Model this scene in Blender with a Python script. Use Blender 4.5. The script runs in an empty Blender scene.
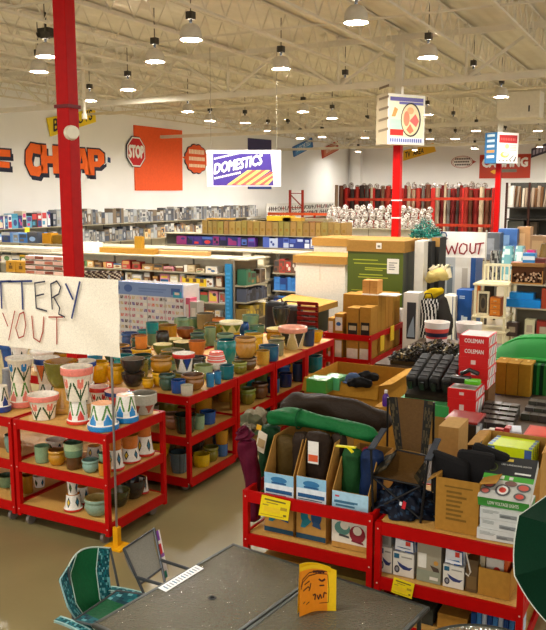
import bpy, math, random
from mathutils import Vector, Matrix
random.seed(7)
S = bpy.context.scene
COL = S.collection
R = math.radians
# ------------------------------------------------------------------ camera
F, HY, VX, H = 790.0, 195.0, 690.0, 3.6
PIT = math.atan((315 - HY) / F)
YAW = math.atan((VX - 273) * math.cos(PIT) / F)
_r = Vector((math.cos(YAW), math.sin(YAW), 0))
_f = Vector((-math.sin(YAW) * math.cos(PIT), math.cos(YAW) * math.cos(PIT), -math.sin(PIT)))
_u = _r.cross(_f)
EYE = Vector((0, 0, H))
def ray(px, py): return _f + _r * ((px - 273) / F) + _u * ((315 - py) / F)
def A(px, py, z):
    d = ray(px, py); return EYE + d * ((z - H) / d.z)
def fy(px, py, Y):
    d = ray(px, py); return EYE + d * (Y / d.y)
def fx(px, py, X):
    d = ray(px, py); return EYE + d * (X / d.x)
def fd(px, py, D): return EYE + ray(px, py) * D
def pr(p):
    v = Vector(p) - EYE; c = v.dot(_f)
    return (273 + F * v.dot(_r) / c, 315 - F * v.dot(_u) / c, c)
cam = bpy.data.objects.new('camera', bpy.data.cameras.new('camera'))
COL.objects.link(cam)
cam.matrix_world = Matrix(((_r.x, _u.x, -_f.x, 0), (_r.y, _u.y, -_f.y, 0), (_r.z, _u.z, -_f.z, H), (0, 0, 0, 1)))
cam.data.sensor_fit = 'HORIZONTAL'; cam.data.sensor_width = 36.0
cam.data.lens = 36.0 * F / 546.0
cam.data.clip_end = 300
S.camera = cam
S.view_settings.view_transform = 'Standard'; S.view_settings.look = 'None'
S.view_settings.gamma = 1.0; S.view_settings.use_curve_mapping = False
S.view_settings.exposure = 0.74
# ------------------------------------------------------------------ colours and materials
def lin(c): return c / 12.92 if c <= .04045 else ((c + .055) / 1.055) ** 2.4
def hx(s):
    s = s.lstrip('#'); return tuple(lin(int(s[i:i + 2], 16) / 255) for i in (0, 2, 4))
RED = hx('b20403'); DKRED = hx('640806'); WHITE = hx('ece9e2'); CREAM = hx('ead9b5'); BLACK = hx('1a1a1b'); CARD = hx('b98a45')
CARD2 = hx('a8792f'); OSB = hx('cf9f52'); YEL = hx('f2d010'); NAVY = hx('1c2c5e'); GREEN = hx('1d7a3a'); BLUE = hx('1a73c0'); ORANGE = hx('e85512')
def mat(name, rough=.5, metal=0., noise=.10, nscale=30., bump=0., bscale=80., sheen=0., coat=0., spec=.5, stretch=(1, 1, 1), base=None, wave=None):
    m = bpy.data.materials.new(name); m.use_nodes = True
    nt = m.node_tree; n = nt.nodes; l = nt.links
    b = n['Principled BSDF']; b.inputs['Roughness'].default_value = rough; b.inputs['Metallic'].default_value = metal
    b.inputs['Specular IOR Level'].default_value = spec
    b.inputs['Sheen Weight'].default_value = sheen; b.inputs['Coat Weight'].default_value = coat; b.inputs['Coat Roughness'].default_value = .08
    if base is None:
        a = n.new('ShaderNodeAttribute'); a.attribute_name = 'Col'; src = a.outputs['Color']
    else:
        a = n.new('ShaderNodeRGB'); a.outputs[0].default_value = (*base, 1); src = a.outputs[0]
    tc = n.new('ShaderNodeTexCoord'); mp = n.new('ShaderNodeMapping'); mp.inputs['Scale'].default_value = stretch
    l.new(tc.outputs['Object'], mp.inputs['Vector'])
    nz = n.new('ShaderNodeTexNoise'); nz.inputs['Scale'].default_value = nscale; nz.inputs['Detail'].default_value = 5
    l.new(mp.outputs[0], nz.inputs['Vector'])
    mr = n.new('ShaderNodeMapRange'); mr.inputs[1].default_value = .3; mr.inputs[2].default_value = .7
    mr.inputs[3].default_value = 1 - noise; mr.inputs[4].default_value = 1 + noise
    l.new(nz.outputs[0], mr.inputs[0])
    mx = n.new('ShaderNodeVectorMath'); mx.operation = 'SCALE'
    l.new(src, mx.inputs[0]); l.new(mr.outputs[0], mx.inputs['Scale']); l.new(mx.outputs[0], b.inputs['Base Color'])
    if bump:
        if wave:
            t2 = n.new('ShaderNodeTexWave'); t2.inputs['Scale'].default_value = bscale; t2.bands_direction = wave
            l.new(tc.outputs['Object'], t2.inputs['Vector']); o = t2.outputs['Fac']
        else:
            t2 = n.new('ShaderNodeTexNoise'); t2.inputs['Scale'].default_value = bscale; t2.inputs['Detail'].default_value = 3
            l.new(tc.outputs['Object'], t2.inputs['Vector']); o = t2.outputs[0]
        bp = n.new('ShaderNodeBump'); bp.inputs['Strength'].default_value = bump; bp.inputs['Distance'].default_value = .02
        l.new(o, bp.inputs['Height']); l.new(bp.outputs[0], b.inputs['Normal'])
    return m
M = dict(
    paint=mat('painted_steel', .45, 0, .07, 12, .03, 200, spec=.15), matte=mat('matte_paint', .75, 0, .05, 10),
    glaze=mat('ceramic_glaze', .16, 0, .12, 14, .04, 60, coat=.4), card=mat('cardboard', .88, 0, .08, 25, .05, 150, spec=.2),
    print=mat('printed_card', .45, 0, .04, 40), wood=mat('particle_board', .6, 0, .14, 60, .08, 180),
    plastic=mat('moulded_plastic', .3, 0, .05, 20), metal=mat('brushed_metal', .3, .85, .06, 40), dark=mat('dark_metal', .4, .4, .08, 40),
    fabric=mat('woven_fabric', .9, 0, .12, 90, .25, 400, spec=.15), nylon=mat('nylon_cloth', .6, 0, .10, 40, .25, 45, spec=.16),
    straw=mat('straw', .8, 0, .2, 90, .3, 120), film=mat('plastic_wrap', .12, 0, .06, 30, .15, 25, coat=.6),
    wallp=mat('painted_block_wall', .8, 0, .03, .6, .05, 6, base=hx('ebe9e4')),
    deck=mat('steel_roof_deck', .7, 0, .07, 1.2, .9, 1.05, base=hx('d8cfba'), wave='X'),
    roofsteel=mat('cream_painted_steel', .55, 0, .06, 3, base=hx('d4cbb6')),
)
def emit(name, col, s):
    m = bpy.data.materials.new(name); m.use_nodes = True; nt = m.node_tree
    for x in list(nt.nodes): nt.nodes.remove(x)
    o = nt.nodes.new('ShaderNodeOutputMaterial'); e = nt.nodes.new('ShaderNodeEmission')
    e.inputs[0].default_value = (*col, 1); e.inputs[1].default_value = s; nt.links.new(e.outputs[0], o.inputs[0]); return m
M['lamp'] = emit('lamp_glow', (1, .95, .88), 360.)
def glass(name, tint, rough, alpha_mix):
    m = bpy.data.materials.new(name); m.use_nodes = True; nt = m.node_tree; n = nt.nodes; l = nt.links
    b = n['Principled BSDF']; b.inputs['Base Color'].default_value = (*tint, 1); b.inputs['Roughness'].default_value = rough
    b.inputs['Transmission Weight'].default_value = alpha_mix; b.inputs['IOR'].default_value = 1.33; b.inputs['Specular IOR Level'].default_value = .3
    tc = n.new('ShaderNodeTexCoord'); v = n.new('ShaderNodeTexVoronoi'); v.inputs['Scale'].default_value = 50
    l.new(tc.outputs['Object'], v.inputs['Vector'])
    bp = n.new('ShaderNodeBump'); bp.inputs['Strength'].default_value = .6; bp.inputs['Distance'].default_value = .012
    l.new(v.outputs['Distance'], bp.inputs['Height']); l.new(bp.outputs[0], b.inputs['Normal']); return m
M['tglass'] = glass('pebbled_glass', hx('8a8672'), .15, .6)
# floor: worn sealed concrete
fl = mat('sealed_concrete', .32, 0, .16, .9, .04, 30, base=hx('827650'), spec=.45); M['floor'] = fl
# ------------------------------------------------------------------ mesh builder
_fonts = {}
def glyphs(s):
    if s not in _fonts:
        c = bpy.data.curves.new('tmp', 'FONT'); c.body = s; c.size = 1; c.resolution_u = 2
        o = bpy.data.objects.new('tmp', c); me = bpy.data.meshes.new_from_object(o)
        vs = [v.co.copy() for v in me.vertices]; fs = [list(p.vertices) for p in me.polygons]
        bpy.data.objects.remove(o); bpy.data.meshes.remove(me); bpy.data.curves.remove(c)
        xs = [v.x for v in vs]; ys = [v.y for v in vs]
        _fonts[s] = (vs, fs, min(xs), max(xs), min(ys), max(ys))
    return _fonts[s]
class MB:
    def __init__(s, o=(0, 0, 0)): s.v = []; s.f = []; s.c = []; s.m = []; s.o = Vector(o)
    def poly(s, pts, col, m=0):
        i = len(s.v); s.v += [Vector(p) for p in pts]; s.f.append(list(range(i, i + len(pts)))); s.c.append(col); s.m.append(m); return s
    def box(s, x0, x1, y0, y1, z0, z1, col, m=0, **k):
        i = len(s.v)
        s.v += [Vector(p) for p in ((x0, y0, z0), (x1, y0, z0), (x1, y1, z0), (x0, y1, z0), (x0, y0, z1), (x1, y0, z1), (x1, y1, z1), (x0, y1, z1))]
        for n, q in (('d', (3, 2, 1, 0)), ('t', (4, 5, 6, 7)), ('f', (0, 1, 5, 4)), ('r', (1, 2, 6, 5)), ('b', (2, 3, 7, 6)), ('l', (3, 0, 4, 7))):
            s.f.append([i + a for a in q]); s.c.append(k.get(n, col)); s.m.append(m)
        return s
    def bar(s, p, q, w, h, col, m=0, up=(0, 0, 1)):
        p = Vector(p); q = Vector(q); d = (q - p).normalized(); up = Vector(up)
        if abs(d.dot(up)) > .99: up = Vector((1, 0, 0))
        a = d.cross(up).normalized() * w / 2; b = a.cross(d).normalized() * h / 2; i = len(s.v)
        for e in (p, q): s.v += [e - a - b, e + a - b, e + a + b, e - a + b]
        for qd in ((0, 1, 5, 4), (1, 2, 6, 5), (2, 3, 7, 6), (3, 0, 4, 7), (3, 2, 1, 0), (4, 5, 6, 7)):
            s.f.append([i + t for t in qd]); s.c.append(col); s.m.append(m)
        return s
    def tube(s, pts, r, col, n=8, m=0, caps=True, up=(0, 0, 1)):
        pts = [Vector(p) for p in pts]; rs = r if isinstance(r, (list, tuple)) else [r] * len(pts); i0 = len(s.v)
        for k, p in enumerate(pts):
            d = (pts[min(k + 1, len(pts) - 1)] - pts[max(k - 1, 0)]).normalized(); u = Vector(up)
            if abs(d.dot(u)) > .98: u = Vector((1, 0, 0)) if abs(d.x) < .9 else Vector((0, 1, 0))
            a = d.cross(u).normalized(); b = a.cross(d)
            for j in range(n): t = 2 * math.pi * j / n; s.v.append(p + (a * math.cos(t) + b * math.sin(t)) * rs[k])
        for k in range(len(pts) - 1):
            for j in range(n):
                a = i0 + k * n + j; b = i0 + k * n + (j + 1) % n
                s.f.append([a, b, b + n, a + n]); s.c.append(col); s.m.append(m)
        if caps:
            s.f.append([i0 + j for j in range(n)][::-1]); s.c.append(col); s.m.append(m)
            e = i0 + (len(pts) - 1) * n; s.f.append([e + j for j in range(n)]); s.c.append(col); s.m.append(m)
        return s
    def grid(s, fn, nu, nv, cf, m=0, closed=False):
        i0 = len(s.v); w = nu if closed else nu + 1
        for j in range(nv + 1):
            for i in range(w): s.v.append(Vector(fn(i / nu, j / nv)))
        for j in range(nv):
            for i in range(nu):
                a = i0 + j * w + i; b = i0 + j * w + (i + 1) % w
                s.f.append([a, b, b + w, a + w]); s.c.append(cf((i + .5) / nu, (j + .5) / nv) if callable(cf) else cf)
                s.m.append(m((i + .5) / nu, (j + .5) / nv) if callable(m) else m)
        return s
    def lathe(s, prof, n, cf, cx=0, cy=0, m=0):
        L = [0]
        for a, b in zip(prof, prof[1:]): L.append(L[-1] + math.hypot(b[0] - a[0], b[1] - a[1]))
        K = len(prof) - 1
        def fn(u, v):
            k = min(int(round(v * K)), K); r, z = prof[k]; t = 2 * math.pi * u
            return (cx + r * math.cos(t), cy + r * math.sin(t), z)
        return s.grid(fn, n, K, cf, m, True)
    def prism(s, pts, p0, ax, ay, th, col, m=0, side=None):
        """2-D outline pts laid on the plane p0 + x*ax + y*ay, thickened by th along ax x ay"""
        ax = Vector(ax); ay = Vector(ay); nn = ax.cross(ay).normalized(); p0 = Vector(p0)
        a = [p0 + ax * x + ay * y for x, y in pts]; b = [q + nn * th for q in a]; i = len(s.v); n = len(a)
        s.v += a + b; s.f.append([i + k for k in range(n)][::-1]); s.f.append([i + n + k for k in range(n)]); s.c += [col, col]; s.m += [m, m]
        for k in range(n):
            s.f.append([i + k, i + (k + 1) % n, i + n + (k + 1) % n, i + n + k]); s.c.append(side or col); s.m.append(m)
        return s
    def text(s, t, p0, ax, ay, w, h, col, m=0, off=.004, shear=0., bold=.03):
        """lettering fitted to w x h with its lower left corner at p0"""
        vs, fs, x0, x1, y0, y1 = glyphs(t); ax = Vector(ax).normalized(); ay = Vector(ay).normalized(); nn = ax.cross(ay)
        p0 = Vector(p0) + nn * off; kx = w / max(x1 - x0, 1e-6); ky = h / max(y1 - y0, 1e-6)
        for j, (dx, dy) in enumerate(((0, 0), (1, 0), (0, 1), (1, 1), (-1, 0), (0, -1)) if bold else ((0, 0),)):
            i = len(s.v); e = nn * (j * .0002)
            for q in vs:
                y = (q.y - y0) * ky; s.v.append(p0 + e + ax * ((q.x - x0) * kx + shear * y + dx * h * bold) + ay * (y + dy * h * bold))
            for q in fs: s.f.append([i + k for k in q]); s.c.append(col); s.m.append(m)
        return s
    def stroke(s, pts, p0, ax, ay, wd, col, m=0, off=.004):
        """a painted brush stroke along 2-D points"""
        ax = Vector(ax); ay = Vector(ay); nn = ax.cross(ay).normalized(); p0 = Vector(p0) + nn * off
        for (x0, y0), (x1, y1) in zip(pts, pts[1:]):
            d = Vector((x1 - x0, y1 - y0)); L = d.length or 1e-6; e = Vector((-d.y, d.x)) / L * wd / 2; d = d / L * wd * .3
            q = [(x0 - d.x + e.x, y0 - d.y + e.y), (x0 - d.x - e.x, y0 - d.y - e.y), (x1 + d.x - e.x, y1 + d.y - e.y), (x1 + d.x + e.x, y1 + d.y + e.y)]
            s.poly([p0 + ax * a + ay * b for a, b in q], col, m)
        return s
    def xf(s, mtx, i0=0):
        for k in range(i0, len(s.v)): s.v[k] = mtx @ s.v[k]
        return s
    def mesh(s, name, mats, smooth=False):
        me = bpy.data.meshes.new(name); me.from_pydata([tuple(v - s.o) for v in s.v], [], s.f)
        for k in mats: me.materials.append(M[k])
        at = me.attributes.new('Col', 'FLOAT_COLOR', 'CORNER'); buf = []
        for p, c in zip(me.polygons, s.c): buf += [c[0], c[1], c[2], 1.0] * p.loop_total
        at.data.foreach_set('color', buf)
        me.polygons.foreach_set('material_index', s.m)
        if smooth:
            me.polygons.foreach_set('use_smooth', [True] * len(s.f))
            try: me.set_sharp_from_angle(angle=R(40))
            except Exception: pass
        me.update(); return me
    def build(s, name, parent=None, mats=('paint',), smooth=False, label=None, bev=0):
        o = bpy.data.objects.new(name, s.mesh(name, mats, smooth)); COL.objects.link(o)
        if parent is not None: o.parent = parent
        else: o.location = s.o
        if label: o['label'] = label
        if bev:
            b = o.modifiers.new('bevel', 'BEVEL'); b.width = bev; b.segments = 2; b.limit_method = 'ANGLE'
        return o
def tag(o, label=None, cat=None, group=None, kind=None):
    if label: o['label'] = label
    if cat: o['category'] = cat
    if group: o['group'] = group
    if kind: o['kind'] = kind
    return o
def thing(name, label, cat, loc=(0, 0, 0), rz=0, group=None):
    o = bpy.data.objects.new(name, None); COL.objects.link(o); o.location = loc; o.rotation_euler = (0, 0, rz); o.empty_display_size = .1
    return tag(o, label, cat, group)
def struct(o): o['kind'] = 'structure'; return o
_kids = {}
def kids(o):
    return [c for c in bpy.data.objects if c.parent == o] if o.name not in _kids else _kids[o.name]
def dup(o, loc=None, rz=None, label=None, group=None, scale=None, parent=None):
    c = o.copy(); COL.objects.link(c); c.parent = parent
    if loc is not None: c.location = loc
    if rz is not None: c.rotation_euler = (0, 0, rz)
    if scale is not None: c.scale = scale
    if label: c['label'] = label
    if group: c['group'] = group
    ks = kids(o); _kids[o.name] = ks; _kids[c.name] = [dup(k, parent=c) for k in ks]
    return c
ORD = 'zeroth first second third fourth fifth sixth seventh eighth ninth tenth eleventh twelfth thirteenth fourteenth fifteenth sixteenth seventeenth eighteenth nineteenth twentieth'.split()
TENS = {20: 'twenty', 30: 'thirty', 40: 'forty', 50: 'fifty', 60: 'sixty', 70: 'seventy', 80: 'eighty', 90: 'ninety'}
def ordw(n):
    if n <= 20: return ORD[n]
    if n >= 100: return 'hundredth' if n == 100 else 'hundred and ' + ordw(n - 100)
    t, u = divmod(n, 10); return (TENS[t * 10] + '-' + ORD[u]) if u else TENS[t * 10][:-1] + 'ieth'
_auto = []
def auto(o, base, ref, cat=None, group=None):
    """label finished at the end: things with the same base are counted from ref"""
    _auto.append((o, base, ref)); return tag(o, None, cat, group)
def finish_labels():
    d = {}
    for o, b, r in _auto: d.setdefault((b, r), []).append(o)
    for (b, r), os_ in d.items():
        if len(os_) == 1: os_[0]['label'] = b; continue
        os_.sort(key=lambda o: pr(o.location)[0])
        for k, o in enumerate(os_): o['label'] = '%s, %s from %s' % (b, ordw(k + 1), r)
def jit(c, a=.06): return tuple(max(0, x * (1 + random.uniform(-a, a))) for x in c)
# ------------------------------------------------------------------ the room
WX, BY, DZ = -23.0, 56.5, 7.75
struct(MB().box(WX - .3, 8, -6, BY + .3, -.2, 0, (1, 1, 1)).build('floor', None, ('floor',)))
struct(MB().box(WX - .25, WX, -6, BY + .25, 0, 8.2, (1, 1, 1)).build('wall_left', None, ('wallp',)))
struct(MB().box(WX, 8, BY, BY + .25, 0, 8.2, (1, 1, 1)).build('wall_back', None, ('wallp',)))
struct(MB().box(WX - .25, 8, -6, BY + .25, DZ, DZ + .12, (1, 1, 1)).build('ceiling', None, ('deck',)))
# the corner pier and duct at the far corner
struct(MB().box(-22.6, -21.9, BY - .5, BY, 0, DZ, (1, 1, 1)).build('trim_1', None, ('wallp',)))
# roof steel: girders across, joists along
GY = [7.4, 19.8, 32.2, 44.6]
STEEL = hx('c9b994')
def girder(Y):
    g = MB(); zt, zb = 7.5, 6.38; x0, x1 = WX + .05, 1.0
    for z, w in ((zt, .16), (zb, .14)): g.bar((x0, Y, z), (x1, Y, z), w, .14, STEEL)
    n = 12; st = (x1 - x0) / n; st = 1.68; x = -6.72 - st * 8
    k = 0
    while x < x1 - st:
        if k % 2 == 0: g.bar((x, Y, zt), (x + st, Y, zb), .07, .07, STEEL)
        else: g.bar((x, Y, zb), (x + st, Y, zt), .07, .07, STEEL); g.bar((x, Y, zb), (x, Y, zt), .05, .05, STEEL)
        x += st; k += 1
    o = g.build('roof_girder', None, ('roofsteel',)); return struct(o)
for Y in GY: girder(Y)
jm = MB(); Lj = 12.3
for z, w in ((0, .11), (-.62, .09)): jm.bar((0, 0, z), (0, Lj, z), w, .05, STEEL)
k = 0; y = .25
while y < Lj - .6:
    jm.tube([(0, y, -.02), (0, y + .38, -.6), (0, y + .76, -.02)], .016, STEEL, 4, caps=False); y += .76
jmesh = jm.mesh('roof_joist', ('roofsteel',))
for Y in [-5] + GY:
    x = WX + 1.1
    while x < 1:
        o = bpy.data.objects.new('roof_joist', jmesh); COL.objects.link(o); o.location = (x, Y + .05, DZ - .06); struct(o); x += 1.68
# bridging lines and pipes under the deck
for Y in (24, 28.2, 36.4, 40.5, 48.6, 52.5, 15.6, 11.5):
    struct(MB().bar((WX, Y, DZ - .66), (1, Y, DZ - .66), .04, .04, STEEL).build('roof_bridging', None, ('roofsteel',)))
sp = MB().tube([(WX + .4, 26.2, 6.9), (1, 26.2, 6.9)], .05, hx('d8ccb0'), 8)
sp.tube([(WX + .4, 38.6, 6.9), (1, 38.6, 6.9)], .05, hx('d8ccb0'), 8)
for n_, Yp in enumerate((26.2, 38.6)):
    tag(MB((0, Yp, 6.9)).tube([(WX + .4, Yp, 6.9), (1, Yp, 6.9)], .05, hx('d8ccb0'), 8).build('sprinkler_pipe'),
        'cream sprinkler pipe under the roof joists, %s girder' % ('just past the first' if n_ == 0 else 'beyond the second'), 'pipe')
# vertical white conduit near the first column, running down beside the yellow wall sign
pc = fy(84, 100, 18.9)
tag(MB((pc.x, pc.y, 5.9)).tube([(pc.x, pc.y, DZ - .1), (pc.x, pc.y, 5.9)], .05, hx('e0d6c0'), 8).tube([(pc.x, pc.y, 6.0), (pc.x, pc.y, 5.85)], .08, hx('e0d6c0'), 8).build('conduit', None, ('matte',)), 'thin white vertical pipe hanging beside the red column', 'pipe')
# ------------------------------------------------------------------ columns
def column(x, y, w, label, ztop=None, zred=None):
    t = thing('support_column', label, 'column', (x, y, 0)); h = w / 2
    zr = zred or DZ - .1
    MB((x, y, 0)).box(x - h, x + h, y - h, y + h, 0, zr, RED).build('shaft', t, ('paint',), bev=.012)
    if zred: MB((x, y, 0)).box(x - h * .9, x + h * .9, y - h * .9, y + h * .9, zr, 7.5, hx('d8ccb4')).build('upper_shaft', t, ('roofsteel',), label='cream upper shaft')
    MB((x, y, 0)).box(x - .22, x + .22, y - .22, y + .22, 0, .03, DKRED).build('base_plate', t)
    return t
c1 = column(-6.66, 7.46, .185, 'big red column rising through the pottery racks to the roof')
b_ = MB((-6.66, 7.46, 0))  .box(-6.77, -6.55, 7.35, 7.57, 4.62, 4.66, DKRED).build('strap', c1, ('dark',), label='dark steel strap')
MB((-6.66, 7.46, 0)).tube([(-6.565, 7.4, 4.33), (-6.48, 7.34, 4.33)], [.09, .075], hx('e9e0c8'), 16).build('junction_cover', c1, ('matte',), smooth=True, label='round cream cover')
c2 = column(-6.72, 19.8, .2, 'red column below the sign box with the pink oval picture', zred=5.9)
MB((-6.72, 19.8, 0)).box(-6.83, -6.61, 19.69, 19.91, 3.0, 3.03, WHITE).build('strap', c2)
MB((-6.72, 19.8, 0)).box(-6.83, -6.61, 19.69, 19.91, 3.45, 3.48, WHITE).build('strap', c2)
c3 = column(-6.72, 32.0, .2, 'far red column below the blue and white sign box', zred=5.6)
c4 = column(-2.55, 32.0, .2, 'distant red column at the edge of the picture, past the rug racks', zred=5.6)
# ------------------------------------------------------------------ ceiling lamps
def lamp_proto():
    t = thing('ceiling_lamp', '', 'ceiling lamp')
    prof = [(.05, .30), (.11, .285), (.16, .245), (.195, .17), (.215, .05), (.225, 0), (.21, .0), (.20, .05), (.18, .16), (.14, .23)]
    MB().lathe(prof, 20, hx('c9c0ae')).build('shade', t, ('matte',), smooth=True)
    MB().lathe([(0, .045), (.199, .04), (.2, .035), (0, .033)], 20, (1, 1, 1)).build('lens', t, ('lamp',), label='glowing lens')
    MB().box(-.07, .07, -.07, .07, .38, .52, hx('3f3a32')).tube([(0, 0, .29), (0, 0, .39)], .03, BLACK, 6).build('ballast_box', t, ('dark',), label='dark ballast box')
    MB().tube([(0, 0, .52), (0, 0, 1.16)], .012, hx('5a5348'), 5).build('hanger_rod', t, ('dark',))
    return t
LAMPS = [(191, 40, 0), (356, 23, 0), (281, 69, 0), (428, 58, 0), (46, 57, 0), (345, 89, 0), (188, 112, 0), (245, 123, 0), (303, 112, 0), (332, 118.5, 0),
         (288, 130.5, 0), (367, 127.5, 0), (473, 81, 0), (501, 97, 0), (453, 124, 0), (427, 115, 0), (476, 131, 0), (322, 137, 0), (430, 139, 0), (39, 72, 0), (128, 90, 0), (155, 62, 0), (398, 137, 0), (300, 138.5, 0), (365, 138, 0), (412, 140, 0), (455, 139, 0), (505, 136, 0), (538, 131, 0), (520, 112, 0), (268, 131, 0), (210, 121, 0), (90, 101, 0)]
lp = lamp_proto(); first = True
for px, py, _ in LAMPS:
    p = A(px, py, 6.55)
    o = lp if first else dup(lp); first = False; o.location = p
    auto(o, 'grey dome lamp hanging from the roof', 'the mural wall side', 'ceiling lamp', 'dome lamps under the roof')
# unseen lamps behind and beside the camera, added to light the near goods
HID = []
for X in (-19.5, -14.5, -9.5, -4.5, .5):
    for Y in (2.0, 13.0):
        if Y < 10 and X not in (-9.5, -4.5): continue
        q = pr((X, Y, 6.6))
        if q[2] > 0 and -15 < q[0] < 560 and q[1] > -25: continue
        HID.append((X, Y))
for X, Y in HID:
    o = dup(lp); o.location = (X, Y, 6.55); auto(o, 'unseen dome lamp added above the near sales floor', 'the mural wall side', 'ceiling lamp', 'dome lamps above the near floor')
for X in (-20.5, -16.5, -12.5, -8.5, -4.5):
    o = dup(lp); o.location = (X, 52.0, 6.55); auto(o, 'small dome lamp lighting the far back wall', 'the mural wall side', 'ceiling lamp', 'dome lamps along the back wall')
# soft light below every dome: what the lenses give off
# unit heater and small fittings
hp = fy(496, 119, 28)
t = thing('unit_heater', 'boxy cream unit heater hung from the roof near the far sign box', 'heater', (hp.x, 28, hp.z))
MB(hp).box(hp.x, hp.x + 1.42, 28, 28.8, hp.z, hp.z + .88, hx('d9cfb8')).build('casing', t, ('matte',), bev=.03)
MB(hp).box(hp.x + 1.05, hp.x + 1.1, 27.99, 28, hp.z + .2, hp.z + .4, BLACK).build('handle', t, ('dark',))
MB(hp).tube([(hp.x + .2, 28.4, hp.z + .88), (hp.x + .2, 28.4, DZ - .6)], .02, STEEL, 6).build('hanger', t)
MB(hp).tube([(hp.x + 1.2, 28.4, hp.z + .88), (hp.x + 1.2, 28.4, DZ - .6)], .02, STEEL, 6).build('hanger', t)
cp = A(46, 33, 7.25)
t = thing('security_camera', 'dark security camera under the roof beside the big red column', 'camera', cp)
MB(cp).box(cp.x - .16, cp.x + .16, cp.y - .1, cp.y + .1, cp.z - .1, cp.z + .1, hx('2a2723')).build('body', t, ('dark',))
MB(cp).tube([(cp.x, cp.y, cp.z + .1), (cp.x, cp.y, DZ - .05)], .02, hx('2a2723'), 6).build('bracket', t, ('dark',))
MB(cp).tube([(cp.x - .16, cp.y, cp.z), (cp.x - .24, cp.y - .05, cp.z - .02)], .05, BLACK, 8).build('lens', t, ('plastic',))
# ------------------------------------------------------------------ wall signs
PX, PY_, PZ = Vector((0, 1, 0)), None, Vector((0, 0, 1))   # along the left wall, facing +X
def wpt(px, py, off=.02): return fx(px, py, WX + off)
def wall_poly(mb, pix, col, off, th=.02, m=0):
    pts = [wpt(a, b) for a, b in pix]
    mb.prism([(p.y, p.z) for p in pts], (WX + off - th, 0, 0), (0, 1, 0), (0, 0, 1), th, col, m)
def wtext(mb, s, a, b, hgt, col, off, shear=0, up=(0, 0, 1)):
    p = wpt(*a); q = wpt(*b); d = q - p; d.x = 0
    mb.text(s, (WX + off, p.y, p.z), d, up, d.length, hgt, col, 0, .002, shear)
# orange block letters painted on the wall
ORG = hx('f0650f'); INK = hx('1d2036')
# fat block letters as outlines in a unit cell
BL = {
 'C': [(1, .96), (.35, 1), (.05, .75), (0, .35), (.25, 0), (.75, -.04), (1, .2), (.98, .34), (.62, .27), (.42, .3), (.36, .5), (.45, .7), (.95, .66)],
 'H': [(0, 1), (.34, 1), (.34, .62), (.66, .62), (.66, 1), (1, 1), (1, 0), (.66, 0), (.66, .36), (.34, .36), (.34, 0), (0, 0)],
 'E': [(0, 1), (1, 1), (1, .76), (.4, .76), (.4, .62), (.9, .62), (.9, .4), (.4, .4), (.4, .26), (1, .26), (1, 0), (0, 0)],
 'A': [(.3, 1), (.7, 1), (1, 0), (.68, 0), (.62, .2), (.42, .2), (.42, .42), (.56, .42), (.5, .72), (.36, .2), (.34, 0), (0, 0)],
 'P': [(0, 1), (.7, 1), (1, .85), (1, .5), (.7, .32), (.36, .32), (.36, .52), (.6, .55), (.6, .78), (.36, .78), (.36, 0), (0, 0)],
 'F': [(0, 1), (1, 1), (1, .74), (.42, .74), (.42, .58), (.95, .54), (.95, .32), (.42, .34), (.42, 0), (0, 0)],
}
def block(name, ch, x0, x1, yt, yb, label):
    p = wpt(x0, yb); q = wpt(x1, yt); base = (p + q) / 2; w = q.y - p.y; h = q.z - p.z
    mb = MB((WX, p.y, p.z))
    sh = .16
    mb.prism(BL[ch], (WX + .002, p.y + sh * .55, p.z - sh * 1.1), (0, w * 1.06, 0), (0, 0, h * 1.04), .01, INK)
    mb.prism(BL[ch], (WX + .014, p.y - .06, p.z - .06), (0, w * 1.04 + .1, 0), (0, 0, h * 1.02 + .1), .006, INK)
    mb.prism(BL[ch], (WX + .022, p.y, p.z), (0, w, 0), (0, 0, h), .006, ORG)
    return tag(mb.build('wall_letter', None, ('matte',)), label, 'wall letter', 'orange letters on the mural wall')
block('F', 'F', -14, 10, 150, 176, 'orange block letter F cut by the picture edge')
block('C', 'C', 26, 42, 144, 175, 'orange block letter C with navy shading on the white wall')
block('H', 'H', 41.5, 58, 146, 173, 'orange block letter H just before the red column')
block('E', 'E', 59, 72, 147, 173, 'orange block letter E behind the red column')
block('A', 'A', 73, 90, 149, 174, 'orange block letter A just past the red column')
block('P', 'P', 88.5, 104, 150, 175, 'orange block letter P ending the orange wall lettering')
mb = MB(); wall_poly(mb, [(104, 154), (107, 153), (107, 163), (104, 165)], hx('e8e8ee'), .02); wall_poly(mb, [(108, 157), (110.5, 158), (110.5, 163), (108, 162)], hx('23406e'), .022)
tag(mb.build('trademark_letters', None, ('matte',)), 'tiny trademark mark after the orange wall lettering', 'wall lettering')
# yellow sign
def slant_sign(name, pix, col, words_, label, cat, tc=BLACK, border=None, inset=None):
    mb = MB((WX + .05, wpt(*pix[0]).y, wpt(*pix[0]).z))
    wall_poly(mb, pix, border or col, .08, .06)
    if border:
        cx = sum(p[0] for p in pix) / 4; cy = sum(p[1] for p in pix) / 4
        wall_poly(mb, [(cx + (a - cx) * inset, cy + (b - cy) * inset) for a, b in pix], col, .085, .01)
    for w_, a, b, hh in words_:
        p = wpt(*a); q = wpt(*b); d = q - p; d.x = 0
        mb.text(w_, (WX + .09, p.y, p.z), d, (0, 0, 1), d.length, hh, tc, 0, .002)
    return tag(mb.build(name, None, ('print',)), label, cat)
slant_sign('aisle_sign', [(50, 136.5), (95, 122), (94, 108.5), (46, 118)], hx('f5d411'), [('B', (52.5, 131.5), (57, 130), .48), ('UYS', (77, 124), (91, 119.5), .42)], 'yellow slanted wall sign with black letters, crossed by the red column', 'sign')
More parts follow.
